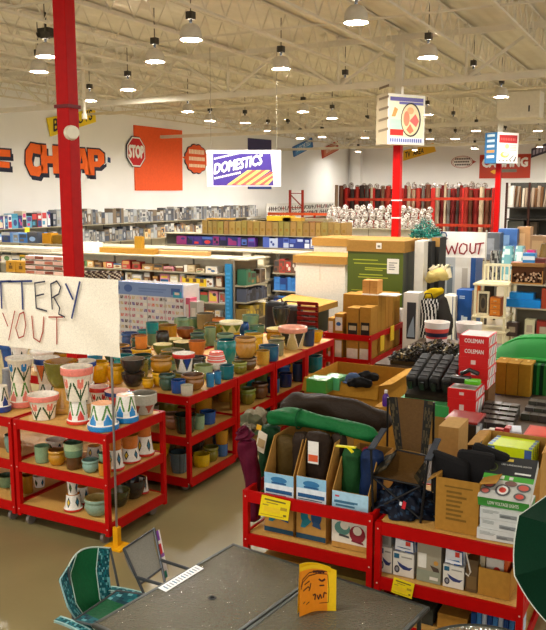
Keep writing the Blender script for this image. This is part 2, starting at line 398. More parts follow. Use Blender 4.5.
# orange panel with the stop sign
t = thing('wall_panel', 'large orange wall panel behind the red stop sign', 'sign', (WX, wpt(158, 190).y, wpt(158, 190).z))
mb = MB(t.location); wall_poly(mb, [(135, 190.5), (182, 190.5), (181.5, 130.5), (133.5, 125)], hx('e8561a'), .06, .06); mb.build('board', t, ('matte',))
def octa(px, py, r, col, off):
    c = wpt(px, py); k = r
    return [(c.y + k * math.cos(R(22.5 + 45 * i)) , c.z + k * math.sin(R(22.5 + 45 * i))) for i in range(8)]
sg = thing('stop_sign', 'red octagonal stop sign overlapping the orange wall panel', 'sign', (WX, wpt(135, 152).y, wpt(135, 152).z))
c = wpt(135, 152)
rr = abs(wpt(135, 136).z - wpt(135, 168).z) / 2
mb = MB(sg.location)
for k, col, off in ((1.04, INK, .085), (.99, WHITE, .095), (.9, hx('c4161c'), .105)):
    mb.prism(octa(135, 152, rr * k, col, off), (WX + off - .03, 0, 0), (0, 1, 0), (0, 0, 1), .03, col)
mb.build('plate', sg, ('matte',))
mb = MB(sg.location); mb.text('STOP', (WX + .11, c.y - rr * .78, c.z - rr * .36), (0, 1, 0), (0, 0, 1), rr * 1.5, rr * .74, WHITE, 0, .004, 0, .07); mb.build('lettering', sg, ('matte',), label='white STOP lettering')
# orange speech cloud sign
def cloud(cx, cy, rx, ry, n, bump_):
    return [(cx + rx * math.cos(t) * (1 + bump_ * abs(math.sin(n * t / 2))), cy + ry * math.sin(t) * (1 + bump_ * abs(math.sin(n * t / 2)))) for t in [2 * math.pi * i / 64 for i in range(64)]]
c = wpt(196, 159); mb = MB((WX, c.y, c.z))
mb.prism(cloud(c.y, c.z, 1.02, .72, 12, .1), (WX + .01, 0, 0), (0, 1, 0), (0, 0, 1), .04, INK); mb.prism(cloud(c.y, c.z, .97, .67, 12, .1), (WX + .055, 0, 0), (0, 1, 0), (0, 0, 1), .01, hx('e2551c'))
mb.prism([(c.y - .9, c.z + .12), (c.y - 1.35, c.z + .05), (c.y - .9, c.z - .12)], (WX + .05, 0, 0), (0, 1, 0), (0, 0, 1), .012, hx('e2551c'))
for j in range(3):
    x = c.y - .72
    while x < c.y + .7:
        w = random.uniform(.08, .16); mb.box(WX + .066, WX + .07, x, x + w, c.z + .25 - j * .34, c.z + .25 - j * .34 + .22 - j * .03, hx('f6d9b8')); x += w + .03
tag(mb.build('speech_cloud_sign', None, ('matte',)), 'orange cloud-shaped wall sign between the panel and the purple banner', 'sign')
slant_sign('aisle_sign', [(293.5, 157), (312.5, 147), (311.5, 137.5), (292, 147)], hx('2c86c4'), [('ASSORTED', (296, 152), (309.5, 144.5), .3)], 'blue slanted wall sign high near the far corner', 'sign', hx('d6e6ee'), hx('1c62a8'), .8)
slant_sign('aisle_sign', [(322, 158.5), (338, 150), (337, 140.5), (321, 149)], hx('cf7a55'), [('llllllll', (325, 153.5), (335, 148), .22)], 'red slanted wall sign nearest the far corner', 'sign', hx('eedcc8'), hx('b8391b'), .78)
# hanging purple banner
def facing(px, py, D): return fd(px, py, D)
D0 = 20.0
def cam_plane(px0, py0, px1, py1, D, heading=90):
    """vertical panel seen at the pixel rectangle, its face turned to heading degrees from the view line"""
    p = fd(px0, py1, D); h = R(heading) - YAW
    ax = Vector((math.sin(h), math.cos(h), 0))
    # width so that the far edge lands on px1
    d = ray(px1, py1); n = Vector((-ax.y, ax.x, 0)); k = (p - EYE).dot(n) / d.dot(n); q = EYE + d * k
    w = Vector((q.x - p.x, q.y - p.y, 0)).length
    lo, hi = 0, 6
    for _ in range(40):
        m_ = (lo + hi) / 2
        if pr(p + Vector((0, 0, m_)))[1] > py0: lo = m_
        else: hi = m_
    return p, ax, w, lo
p, ax, w, h = cam_plane(207, 150, 281, 186.5, D0); nn = ax.cross(PZ)
PURP = hx('3a2680')
t = thing('hanging_banner', 'white hanging banner with purple DOMESTICS print', 'banner', p)
mb = MB(p); mb.prism([(0, 0), (w, 0), (w, h), (0, h)], p - nn * .02, ax, PZ, .02, hx('d4d0d4')); mb.build('sheet', t, ('print',))
mb = MB(p); mb.prism([(w * .085, h * .03), (w * .9, h * .03), (w * .86, h * .9), (w * .085, h * .9)], p, ax, PZ, .004, PURP)
for k in range(9):
    a = .27 + k * .062
    col = hx('e8c26a') if k % 2 == 0 else hx('b85a48')
    mb.prism([(w * a, h * .05), (w * (a + .062), h * .05), (w * min(.9, a + .062 + .28), h * (.45 if k < 5 else .45 - (k - 4) * .06)), (w * min(.88, a + .28), h * (.45 if k < 5 else .47 - (k - 4) * .06))], p, ax, PZ, .006, col)
mb.text('DOMESTICS', p + ax * w * .1 + PZ * h * .34, ax + PZ * .2, PZ, w * .65, h * .28, hx('f6f2fa'), 0, .014, .1, .05)
for yy, x0, n, hh in ((.74, .1, 16, .05), (.2, .1, 14, .055)):
    for k in range(n):
        mb.prism([(w * (x0 + k * .026), h * (yy + k * .012)), (w * (x0 + k * .026 + .019), h * (yy + k * .012)), (w * (x0 + k * .026 + .019), h * (yy + k * .012 + hh)), (w * (x0 + k * .026), h * (yy + k * .012 + hh))], p, ax, PZ, .011, hx('efeaf6'))
mb.build('print', t, ('print',), label='purple DOMESTICS print with striped towels')
for a in (.06, .94):
    q = p + ax * w * a + PZ * h; MB(p).tube([q, (q.x, q.y, 7.2)], .006, hx('8a8272'), 4).build('wire', t, ('dark',))
# plain purple wall panel behind it
mb = MB((WX, wpt(248, 188).y, wpt(248, 188).z)); wall_poly(mb, [(248, 189), (271, 189), (271, 140), (248, 138)], hx('3a3460'), .05, .05); wall_poly(mb, [(248.5, 189), (271, 189), (271, 186), (248.5, 186)], hx('3a55a0'), .06, .02)
tag(mb.build('wall_panel', None, ('matte',)), 'dark purple wall panel partly hidden by the hanging white banner', 'sign')
# orange heart-tailed cut-out (plain disc, no picture)
c = fx(290, 166, WX)
# ------------------------------------------------------------------ signs on the back wall
def bpt(px, py): return fy(px, py, BY - .06)
def bsign(name, x0, y0, x1, y1, label, paint):
    p = bpt(x0, y1); q = bpt(x1, y0); w = q.x - p.x; h = q.z - bpt((x0 + x1) / 2, y1).z
    mb = MB(p); mb.prism([(0, 0), (w, 0), (w, h), (0, h)], (p.x, BY - .01, p.z), (1, 0, 0), (0, 0, 1), .05, paint); return mb, p, w, h
mb, p, w, h = bsign('camping', 479, 154, 531, 178.5, '', hx('b8330c'))
mb.text('CAMPING', (p.x + w * .06, BY - .06, p.z + h * .48), (1, 0, 0), PZ, w * .88, h * .36, hx('f2ece4'), 0, .01, 0, .07)
mb.prism([(w * .22, h * .28), (w * .3, h * .18), (w * .36, h * .24), (w * .36, h * .36), (w * .28, h * .36)], (p.x, BY - .06, p.z), (1, 0, 0), PZ, .01, hx('f0b41c'))
mb.prism([(w * .42, h * .25), (w * .74, h * .25), (w * .74, h * .38), (w * .42, h * .38)], (p.x, BY - .06, p.z), (1, 0, 0), PZ, .01, hx('77705f'))
tag(mb.build('camping_sign', None, ('print',)), 'large orange CAMPING sign on the back wall', 'sign')
c = bpt(462, 162); mb = MB(c)
for k, col, o_ in ((1, hx('a8402c'), .03), (.94, hx('f0ebe2'), .04), (.86, hx('a8402c'), .05), (.82, hx('f0ebe2'), .055)):
    mb.prism([(c.x + .78 * k * math.cos(a), c.z + .43 * k * math.sin(a)) for a in [2 * math.pi * i / 28 for i in range(28)]], (0, BY - o_ + .02, 0), (1, 0, 0), PZ, .02, col)
mb.prism([(c.x + .7, c.z + .15), (c.x + 1.0, c.z), (c.x + .7, c.z - .15)], (0, BY - .02, 0), (1, 0, 0), PZ, .02, hx('a8402c'))
for j in range(3):
    x = c.x - .55 + .06 * abs(j - 1)
    while x < c.x + .5: mb.box(x, x + .09, BY - .07, BY - .06, c.z + .16 - j * .2, c.z + .27 - j * .2, hx('4a3a34')); x += .12
tag(mb.build('oval_sign', None, ('print',)), 'white oval wall sign with a red rim beside the orange sign', 'sign')
p = bpt(403, 161); q = bpt(436, 150); mb = MB(p)
mb.prism([(0, 0), (q.x - p.x, q.z - p.z - .1), (q.x - p.x - .2, q.z - p.z + .5), (0, .75)], (p.x, BY - .03, p.z), (1, 0, 0), PZ, .03, hx('e6b21a'))
mb.text('TV', (p.x + .15, BY - .06, p.z + .22), Vector((1, 0, .25)), PZ, .4, .4, BLACK); mb.text('AREA', (p.x + .75, BY - .06, p.z + .36), Vector((1, 0, .25)), PZ, .8, .35, BLACK)
tag(mb.build('aisle_sign', None, ('print',)), 'yellow slanted sign with black letters beside the red column', 'sign')
p = bpt(531, 158); mb = MB(p); mb.prism([(0, 0), (1.5, .5), (1.5, 1.15), (0, .62)], (p.x, BY - .03, p.z), (1, 0, 0), PZ, .03, hx('3a3144'))
for k in range(6): mb.prism([(.1 + k * .22, .18 + k * .075), (.25 + k * .22, .24 + k * .075), (.25 + k * .22, .55 + k * .075), (.1 + k * .22, .5 + k * .075)], (p.x, BY - .061, p.z), (1, 0, 0), PZ, .01, hx('a79fb4'))
tag(mb.build('aisle_sign', None, ('print',)), 'dark slanted wall sign just past the orange camping sign', 'sign')
# ------------------------------------------------------------------ sign boxes on the columns
def sign_box(col, px0, py0, px1, py1, label, side, paint, Yc):
    cx, cy = col
    D = pr((cx, cy, 5))[2] - .6
    p, ax, w, h = cam_plane(px0, py0, px1, py1, D, 61); nn = ax.cross(PZ); dp = .46 if cy < 25 else .66
    t = thing('sign_box', label, 'sign', p)
    mb = MB(p); q = p - nn * dp
    mb.prism([(0, 0), (w, 0), (w, h), (0, h)], q, ax, PZ, dp, hx('efece2'), side=side); mb.build('casing', t, ('print',))
    mb = MB(p); paint(mb, p, ax, w, h); mb.build('poster', t, ('print',), label='printed poster face')
    return t, p, ax, nn, w, h, dp
def rectp(mb, p, ax, w, h, x0, y0, x1, y1, col, off=.004): mb.prism([(w * x0, h * y0), (w * x1, h * y0), (w * x1, h * y1), (w * x0, h * y1)], p, ax, PZ, off, col)
def ell(cx, cy, rx, ry, n=24): return [(cx + rx * math.cos(2 * math.pi * i / n), cy + ry * math.sin(2 * math.pi * i / n)) for i in range(n)]
def paint2(mb, p, ax, w, h):
    rectp(mb, p, ax, w, h, .04, .04, .97, .96, hx('efeccb'), .003)
    rectp(mb, p, ax, w, h, .06, .86, .95, .94, hx('6a64a8'), .005); rectp(mb, p, ax, w, h, .3, .8, .95, .85, hx('6a6ab0'), .005)
    rectp(mb, p, ax, w, h, .06, .3, .38, .5, hx('b8d8c4'), .005)
    mb.prism([(w * .1, h * .55), (w * .2, h * .55), (w * .27, h * .7), (w * .18, h * .74)], p, ax, PZ, .006, hx('ee9a50'))
    rectp(mb, p, ax, w, h, .07, .18, .42, .3, hx('d8261c'), .006)
    mb.prism([(w * x, h * y) for x, y in ell(.62, .5, .27, .34)], p, ax, PZ, .006, hx('2d2a28'))
    mb.prism([(w * x, h * y) for x, y in ell(.61, .5, .24, .31)], p, ax, PZ, .008, hx('f3dcae'))
    mb.prism([(w * x, h * y) for x, y in ell(.5, .52, .08, .15)], p, ax, PZ, .01, hx('ee8a6a'))
    mb.prism([(w * .58, h * .48), (w * .74, h * .62), (w * .84, h * .48), (w * .76, h * .36)], p, ax, PZ, .01, hx('e86a66'))
    mb.prism([(w * .5, h * .3), (w * .6, h * .42), (w * .7, h * .28), (w * .6, h * .22)], p, ax, PZ, .01, hx('e87a58'))
    mb.prism([(w * x, h * y) for x, y in ell(.6, .68, .09, .07)], p, ax, PZ, .01, hx('f0b080'))
    rectp(mb, p, ax, w, h, .05, .04, .97, .14, hx('dfe2f2'), .009)
    for k in range(15): rectp(mb, p, ax, w, h, .07 + k * .058, .05, .07 + k * .058 + .035, .12, hx('5868a8'), .012)
t, p, ax, nn, w, h, dp = sign_box((-6.72, 19.8), 387, 93, 424, 144, 'white sign box with a pink oval picture on the red column', hx('b9aa8c'), paint2, 19.8)
q = p - nn * dp
mb = MB(p); e = -nn
for k in range(5): mb.prism([(.1, .3 + k * .26), (.5, .34 + k * .26), (.5, .4 + k * .26), (.1, .36 + k * .26)], q - ax * .004, nn, PZ, -.004 if False else .004, hx('7a6a52'))
mb.build('side_print', t, ('print',))
def paint3(mb, p, ax, w, h):
    rectp(mb, p, ax, w, h, .03, .03, .97, .97, hx('f0eee6'), .003); rectp(mb, p, ax, w, h, .08, .66, .94, .92, hx('b01a1e'), .005)
    mb.prism([(w * x, h * y) for x, y in ell(.36, .28, .2, .1)], p, ax, PZ, .006, hx('e8b455')); mb.prism([(w * x, h * y) for x, y in ell(.4, .3, .13, .07)], p, ax, PZ, .008, hx('f3e2c0'))
    mb.prism([(w * x, h * y) for x, y in ell(.46, .55, .1, .08)], p, ax, PZ, .006, hx('f0cf90'))
    for k in range(5): rectp(mb, p, ax, w, h, .1 + k * .17, .06, .17 + k * .17, .1, hx('5a4a3c'), .006)
    mb.prism([(w * .56, h * .1), (w * .6, h * .1), (w * .8, h * .26), (w * .76, h * .26)], p, ax, PZ, .006, hx('3a3834'))
    mb.prism([(w * .8, h * .08), (w * .86, h * .08), (w * .92, h * .22), (w * .88, h * .22)], p, ax, PZ, .006, hx('3a3834'))
    for k in range(4): rectp(mb, p, ax, w, h, .6, .42 + k * .05, .9, .44 + k * .05, hx('b8b0a4'), .006)
    for k in range(9): rectp(mb, p, ax, w, h, .16 + k * .08, .74, .2 + k * .08, .82, hx('d66a62'), .007)
t, p, ax, nn, w, h, dp = sign_box((-6.72, 32.0), 496.5, 132, 517.5, 163, 'white and red sign box with blue sides on the far column', hx('1f6ea8'), paint3, 32)
q = p - nn * dp; mb = MB(p)
for k in range(5): mb.prism([(.12, .2 + k * .2), (.52, .2 + k * .2), (.52, .3 + k * .2), (.12, .3 + k * .2)], q - ax * .004, nn, PZ, .004, hx('cfe0ea') if k != 1 else hx('d89a50'))
mb.build('side_print', t, ('print',))
# ------------------------------------------------------------------ wheeled red carts
def cart(X0, X1, Y0, Y1, label, levels=(.24, .72, 1.2), boards=(1, 1, 1), group='red wheeled carts', zpost=None, rail=.105):
    t = thing('display_cart', label, 'cart', (X0, Y0, 0), 0, group); o = (X0, Y0, 0); pw = .05
    zt = zpost or levels[-1]
    for x in (X0, X1 - pw):
        for y in (Y0, Y1 - pw):
            MB(o).box(x, x + pw, y, y + pw, .11, zt, RED).build('post', t, ('paint',))
    for z, b in zip(levels, boards):
        m = MB(o)
        m.box(X0 + pw, X1 - pw, Y0 + .004, Y0 + .028, z - rail, z, RED); m.box(X0 + pw, X1 - pw, Y1 - .028, Y1 - .004, z - rail, z, RED)
        m.box(X0 + .004, X0 + .028, Y0 + pw, Y1 - pw, z - rail, z, RED); m.box(X1 - .028, X1 - .004, Y0 + pw, Y1 - pw, z - rail, z, RED)
        for x in (X0 + .02, X1 - .03):
            for y in (Y0 - .002, Y1 - .01): m.box(x, x + .012, y, y + .012, z - .06, z - .048, hx('d8b8a8'))
        m.build('shelf_frame', t, ('paint',))
        if b:
            MB(o).box(X0 + .03, X1 - .03, Y0 + .03, Y1 - .03, z - .03, z - .006, OSB).build('shelf_board', t, ('wood',))
    for x in (X0 + .12, X1 - .12):
        for y in (Y0 + .1, Y1 - .1):
            c = MB(o).box(x - .035, x + .035, y - .03, y + .03, .1, levels[0] - rail, hx('8a8a86')).build('caster', t, ('metal',))
            MB(o).tube([(x - .018, y - .02, .062), (x + .018, y - .02, .062)], .062, hx('6e655e'), 12).build('wheel', c, ('plastic',), label='grey rubber wheel')
    return t
ZL = (.24, .72, 1.2)
cart(-6.34, -5.06, 6.05, 7.08, 'red pottery cart standing at the aisle corner under the handwritten banner')
cart(-7.69, -6.37, 6.05, 7.08, 'red pottery cart cut by the picture edge under the handwritten banner')
YB = [7.69, 8.86, 9.95, 11.03, 12.12]
for k in range(4):
    cart(-6.60, -5.15, YB[k], YB[k + 1] - .02, 'red pottery cart in the long aisle row, %s behind the corner cart' % ORD[k + 1], (.17, .69, 1.2))
    cart(-8.08, -6.64 - (.0 if k else .06), YB[k] , YB[k + 1] - .02, 'red pottery cart in the inner row behind the column, %s from the banner' % ORD[k + 1], (.17, .69, 1.2))
# ------------------------------------------------------------------ pots
def prof_flared(rim=.22):      # unit pot: top radius .5, height 1
    o = [(.0, 0), (.34, 0)]
    n = 14
    for k in range(n + 1):
        v = k / n; z = v * (1 - rim); o.append((.34 + .10 * v ** 1.3, z))
    o += [(.49, 1 - rim), (.5, 1 - rim + .02), (.5, 1 - .04), (.49, 1.0), (.45, 1.0), (.43, .94), (.40, 1 - rim), (.33, .12), (0, .1)]
    return o
def resample(p, n):
    L = [0]
    for a, b in zip(p, p[1:]): L.append(L[-1] + math.hypot(b[0] - a[0], b[1] - a[1]))
    return p
def pot_mesh(name, prof, cf, n=48, flip=False, mats=('glaze',)):
    pr_ = [(r, 1 - z) for r, z in prof[::-1]] if flip else prof
    K = len(pr_) - 1
    def col(u, v):
        k = min(int(v * K), K - 1); a, b = pr_[k], pr_[k + 1]; r = (a[0] + b[0]) / 2; z = (a[1] + b[1]) / 2
        idx = (K - 1 - k) if flip else k
        return cf(u, (1 - z) if flip else z, idx)
    mb = MB(); mb.lathe(pr_, n, col)
    return mb.mesh(name, mats, True)
def outer(prof):   # index where the inside begins (after the lip)
    zm = max(range(len(prof)), key=lambda i: (prof[i][1], -i)); return zm
def painted(base, rimc, flow, leaf=hx('2f4a36'), rim=.22, reps=5, style='tulip', inner=None, floor=None, flip=False):
    pf = prof_flared(rim); zi = outer(pf)
    # denser body for the painting
    dense = []
    for a, b in zip(pf, pf[1:]):
        n = max(1, int(math.hypot(b[0] - a[0], b[1] - a[1]) / .02)); dense += [(a[0] + (b[0] - a[0]) * k / n, a[1] + (b[1] - a[1]) * k / n) for k in range(n)]
    dense.append(pf[-1]); zi = outer(dense)
    inner = inner or base
    def cf(u, z, k):
        if k >= zi: return inner
        if z < .004: return floor or base
        if z > 1 - rim: return rimc
        if z > 1 - rim - .03: return base
        v = z / (1 - rim); p = (u * reps) % 1 - .5
        if flip: v = 1 - v     # the picture stands upright on an upside-down pot
        if style == 'tulip':
            lo = .1 + abs(p) * 2.2
            if abs(p) < .46 and abs(v - (.06 + abs(p) * 1.5)) < .10 and .04 < v < .74: return leaf
            if abs(p) < .21:
                top = .88 - (.10 if abs(p) < .04 else 0) - abs(abs(p) - .1) * .5
                if .46 + abs(p) * .5 < v < top: return flow
                if abs(p) < .025 and v < .52: return leaf
        elif style == 'flower':    # upside-down pots: two leaves meeting at the top over a flower near the foot
            if abs(abs(p) * 1.8 - (1 - v) * .85) < .13 and .28 < v < .96 and abs(p) < .45: return leaf
            if abs(p) < .27 and .04 < v < .56 - abs(p) * 1.3: return flow
        elif style == 'diamond':
            q = abs(p) * 2
            if v > .15 and q < (v - .1) * .8 and q < .62: return flow[int(u * reps) % len(flow)]
            if v > .1 and q < (v - .02) * 1.0 and q < .75: return leaf
        elif style == 'leafy':
            q = abs(p) * 2
            d = abs(v - .5) / .42 + q / .52
            if d < .55: return flow[int(u * reps) % len(flow)]
            if d < .95: return leaf
        return base
    return pot_mesh('flower_pot', dense, cf, 130, flip)
def plain_prof(kind):
    if kind == 'cyl': b = [(0, 0), (.44, 0), (.46, .03), (.48, .5), (.49, .94), (.5, .97), (.5, 1), (.44, 1), (.43, .95), (.42, .15), (0, .12)]
    elif kind == 'round': b = [(0, 0), (.32, 0), (.38, .06), (.46, .25), (.49, .45), (.47, .66), (.44, .76), (.45, .8), (.5, .84), (.5, .97), (.48, 1), (.44, 1), (.42, .9), (.42, .5), (.3, .15), (0, .12)]
    elif kind == 'bowl': b = [(0, 0), (.26, 0), (.30, .05), (.40, .3), (.47, .62), (.5, .9), (.5, 1), (.46, 1), (.44, .85), (.36, .35), (.2, .15), (0, .12)]
    elif kind == 'tall': b = [(0, 0), (.36, 0), (.39, .04), (.46, .35), (.5, .65), (.47, .88), (.43, .93), (.45, .97), (.45, 1), (.40, 1), (.4, .9), (.42, .5), (.3, .1), (0, .08)]
    elif kind == 'ribbed': b = [(0, 0), (.36, 0), (.38, .04), (.42, .3), (.46, .6), (.49, .86), (.5, .88), (.5, 1), (.45, 1), (.44, .86), (.36, .2), (0, .12)]
    else: b = prof_flared()
    return b
_pm = {}
def plain(kind, c, c2=None, inner=None, flip=False):
    key = (kind, c, c2, inner, flip)
    if key not in _pm:
        pf = plain_prof(kind); zi = outer(pf)
        def cf(u, z, k):
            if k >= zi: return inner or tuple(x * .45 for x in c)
            if c2 and z > .68: return c2
            if kind == 'ribbed' and int(u * 48) % 4 == 0: return tuple(x * .6 for x in c)
            return c
        _pm[key] = pot_mesh('flower_pot', pf, cf, 40, flip)
    return _pm[key]
POTS = []
def elev(z, D): return math.atan((H - z) / D)
def pot(me, x0, x1, yt, yb, z, label, auto_ref=None, on=None, rb=.36, name='flower_pot', group=None, wmin=None):
    """me: unit mesh; pixel box of the pot; z: height of the surface it stands on, or on: the pot below"""
    cx = (x0 + x1) / 2; z = z + .001
    p = A(cx, yb, z); D = pr(p)[2]; w = (x1 - x0) * D / F; e = elev(z, D)
    if on is not None:
        z = on['top'] + .001; b = on['o'].location; D = pr((b.x, b.y, z))[2]; w = (x1 - x0) * D / F
        q = Vector((b.x, b.y, z)); px = pr(q)[0]; dx = (cx - px) * D / F; dx = max(-.03, min(.03, dx)); q += Vector((_r.x, _r.y, 0)) * dx; p = q
        hb = w * rb * math.sin(elev(z, D)) * F / D; hpx = (pr(p)[1] + hb) - yt
    else:
        f2 = Vector((_f.x, _f.y, 0)).normalized(); p = p + f2 * (w * rb); hpx = yb - yt
    h = (hpx * D / F - w * (.5 + rb) * math.sin(e)) / math.cos(e); h = max(h, .07 if not wmin else wmin)
    o = bpy.data.objects.new(name, me); COL.objects.link(o); o.location = p; o.scale = (w, w, h); o.rotation_euler = (0, 0, random.uniform(0, .6))
    if group: o['group'] = group
    o['category'] = 'pot'
    if auto_ref: auto(o, label, auto_ref)
    else: o['label'] = label
    r = dict(o=o, r=w / 2, top=p.z + h + .001, z=p.z, fixed=on is not None, base=on); POTS.append(r); return r
PK = hx('e8806f'); PKR = hx('e2604a'); CRM = hx('ebe1cc'); WH = hx('eeeae0'); LF = hx('34502e'); LFG = hx('4a8226'); BLU = hx('2385c8'); NV = hx('22408c')
MUS = hx('b8821a'); MUS2 = hx('a8761a'); SAGE = hx('84a07c'); SAGE2 = hx('6d9070'); TEAL = hx('128a8e'); TEAL2 = hx('0f6d78'); BRN = hx('7a4a22'); BRN2 = hx('5a3a1e'); OLV = hx('5e5a1e'); OLV2 = hx('77701f'); TERR = hx('c8702c')
DKP = hx('2c2b29'); DKO = hx('2c3324'); STL = hx('5c6e76'); YEP = hx('e0ac14'); LSG = hx('a9bf93'); COB = hx('1f4f96'); SKY = hx('2f7fae'); ORP = hx('e88a3a')
m_pink = painted(CRM, PK, PK, LF, inner=hx('f2e8da')); m_redflip = painted(WH, hx('d83a2a'), hx('d83a2a'), LFG, style='flower', flip=True, floor=hx('e9b98a'), rim=.14)
m_blueflip = painted(WH, BLU, BLU, LFG, style='flower', flip=True, floor=hx('f0a878'), rim=.2); m_pinkflip = painted(CRM, PK, PK, LFG, style='flower', flip=True, floor=CRM)
m_bluerim = painted(CRM, CRM, BLU, LF, inner=hx('f4efe6'), rim=.1); m_navydia = painted(CRM, NV, [hx('d86a2c'), hx('c83a2a'), hx('e8c23a')], LF, style='diamond', inner=hx('f4efe6'))
m_leafflip = painted(WH, hx('c83428'), [hx('e8c23a'), hx('2f6f8e'), hx('4c8a3a')], hx('2b3a34'), style='leafy', flip=True, rim=.14, floor=hx('c8823a'))
m_leafup = painted(WH, WH, [hx('2f6f8e'), hx('4c6a3a')], hx('2b3a34'), style='leafy', rim=.12)
m_redrim = painted(WH, hx('d0302a'), [NV, hx('3a3a3e')], LF, style='diamond', inner=hx('f4efe6')); m_blurimw = painted(WH, NV, [hx('e23a4a')], LF, style='diamond', inner=hx('f2c6b4'))
m_navyflip = painted(WH, NV, NV, LF, style='flower', flip=True, floor=CRM)
T1, M1, L1 = ZL[2], ZL[1], ZL[0]
G1 = 'pots on the corner cart top'
# corner cart, top
pink1 = pot(m_pink, 23, 55, 390, 421.5, T1, 'pink-rimmed tulip pot standing alone on the corner cart top')
rf = pot(m_redflip, 64.5, 88.5, 396, 424.5, T1, 'upside-down tulip pot with red rim under a pink-rimmed pot')
pot(m_pink, 63, 95, 362.5, 396, 0, 'pink-rimmed tulip pot standing on an upside-down red-rimmed pot', on=rf, rb=.34)
bf = pot(m_blueflip, 85, 117.5, 398.5, 431.8, T1, 'upside-down blue tulip pot with thick blue rim nearest the aisle corner')
pot(m_blueflip, 112, 138.5, 391, 423, T1, 'upside-down blue tulip pot beside the steel pole')
gw = pot(painted(hx('b9b2a2'), hx('b9b2a2'), [hx('a04a3a')], hx('b9b2a2'), style='diamond', rim=.5, inner=hx('8f897b')), 133, 160.5, 389, 415.5, T1, 'weathered grey-white pot with red rim marks at the cart end')
to = pot(plain('flared', hx('cf9f4a'), None, MUS, True), 48, 72, 384, 414, T1, 'upside-down ochre pot under a wide olive bowl')
pot(plain('bowl', OLV2, None, MUS2), 46, 80, 357.5, 387, 0, 'wide olive bowl with golden inside on the corner cart', on=to, rb=.3)
pf_ = pot(m_pinkflip, 6, 32, 377, 407.5, T1, 'upside-down pink-rimmed tulip pot under a cream pot')
pot(m_bluerim, 5, 33, 354, 380, 0, 'cream pot with a small blue flower on an upside-down tulip pot', on=pf_, rb=.34)
nf = pot(m_navyflip, 34, 58, 379, 402, T1, 'upside-down navy-rimmed pot under a navy diamond pot')
pot(m_navydia, 33, 59, 354.5, 382, 0, 'blue-rimmed pot with orange diamonds near the olive bowl', on=nf, rb=.34)
w_ = pot(m_leafup, 96, 118, 380, 405, T1, 'white leaf-painted pot under the navy diamond pot by the pole')
pot(m_navydia, 94, 121, 358, 385, 0, 'navy-rimmed pot with red and yellow diamonds beside the pole', on=w_, rb=.34)
pot(painted(WH, hx('c8302a'), hx('c8302a'), LF, inner=hx('eac8bc')), 88, 109, 384, 408, T1, 'red-rimmed white pot behind the upside-down blue tulip pot')
pot(m_blurimw, 119, 144, 382, 405, T1, 'navy-rimmed white pot with pink inside behind the blue tulip pots')
pot(m_navyflip, -12, 9, 383, 412.5, T1, 'upside-down navy-rimmed pot at the picture edge')
pot(plain('flared', hx('8a93a2'), None, hx('55606c'), True), 0, 13, 368, 398, T1, 'slate grey upside-down pot at the picture edge')
pot(m_leafup, 28, 53, 347, 372, T1, 'white leaf-painted pot at the back of the corner cart')
pot(plain('flared', COB, None, WH), 0, 29, 342, 372, T1, 'large blue pot with white inside behind the banner edge')
pot(plain('bowl', hx('2a86b8'), hx('2a86b8'), hx('bcd8dc')), 68, 101, 349, 372, T1, 'wide sky-blue bowl just under the banner')
pot(painted(WH, hx('c43a2c'), [NV], LF, style='leafy'), 18, 36, 362, 388, T1, 'red-rimmed leaf-painted pot between the cream pots')
pot(m_leafup, -14, 6, 346, 378, T1, 'leaf-painted white pot at the edge under the banner')
# corner cart, middle shelf
MG = 'on the corner cart middle shelf'
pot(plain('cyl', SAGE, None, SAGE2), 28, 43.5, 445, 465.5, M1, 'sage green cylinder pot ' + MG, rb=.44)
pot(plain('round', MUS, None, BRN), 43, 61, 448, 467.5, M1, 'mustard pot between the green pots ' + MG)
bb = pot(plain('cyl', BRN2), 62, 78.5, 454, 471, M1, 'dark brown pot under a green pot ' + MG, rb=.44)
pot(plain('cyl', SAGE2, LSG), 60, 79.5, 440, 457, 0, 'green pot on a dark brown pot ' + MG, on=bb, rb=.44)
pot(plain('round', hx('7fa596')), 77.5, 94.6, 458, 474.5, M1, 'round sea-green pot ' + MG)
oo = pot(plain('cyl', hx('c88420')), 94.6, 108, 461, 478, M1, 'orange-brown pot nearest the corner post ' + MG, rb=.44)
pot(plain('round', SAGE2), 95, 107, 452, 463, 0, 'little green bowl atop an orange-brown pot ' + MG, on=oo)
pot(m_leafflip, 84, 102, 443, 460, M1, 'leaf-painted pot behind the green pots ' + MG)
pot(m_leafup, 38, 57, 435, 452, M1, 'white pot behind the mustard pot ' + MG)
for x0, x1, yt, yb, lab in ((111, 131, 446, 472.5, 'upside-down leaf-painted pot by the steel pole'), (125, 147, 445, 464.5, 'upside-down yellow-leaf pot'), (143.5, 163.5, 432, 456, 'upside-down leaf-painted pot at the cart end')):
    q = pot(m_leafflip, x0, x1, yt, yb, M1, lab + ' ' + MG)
    pot(plain('cyl', TERR, None, MUS2), x0 + 2, x1 - 3, yt - 12, yt + 3, 0, 'terracotta pot on top of the ' + lab.replace('upside-down ', ''), on=q, rb=.4)
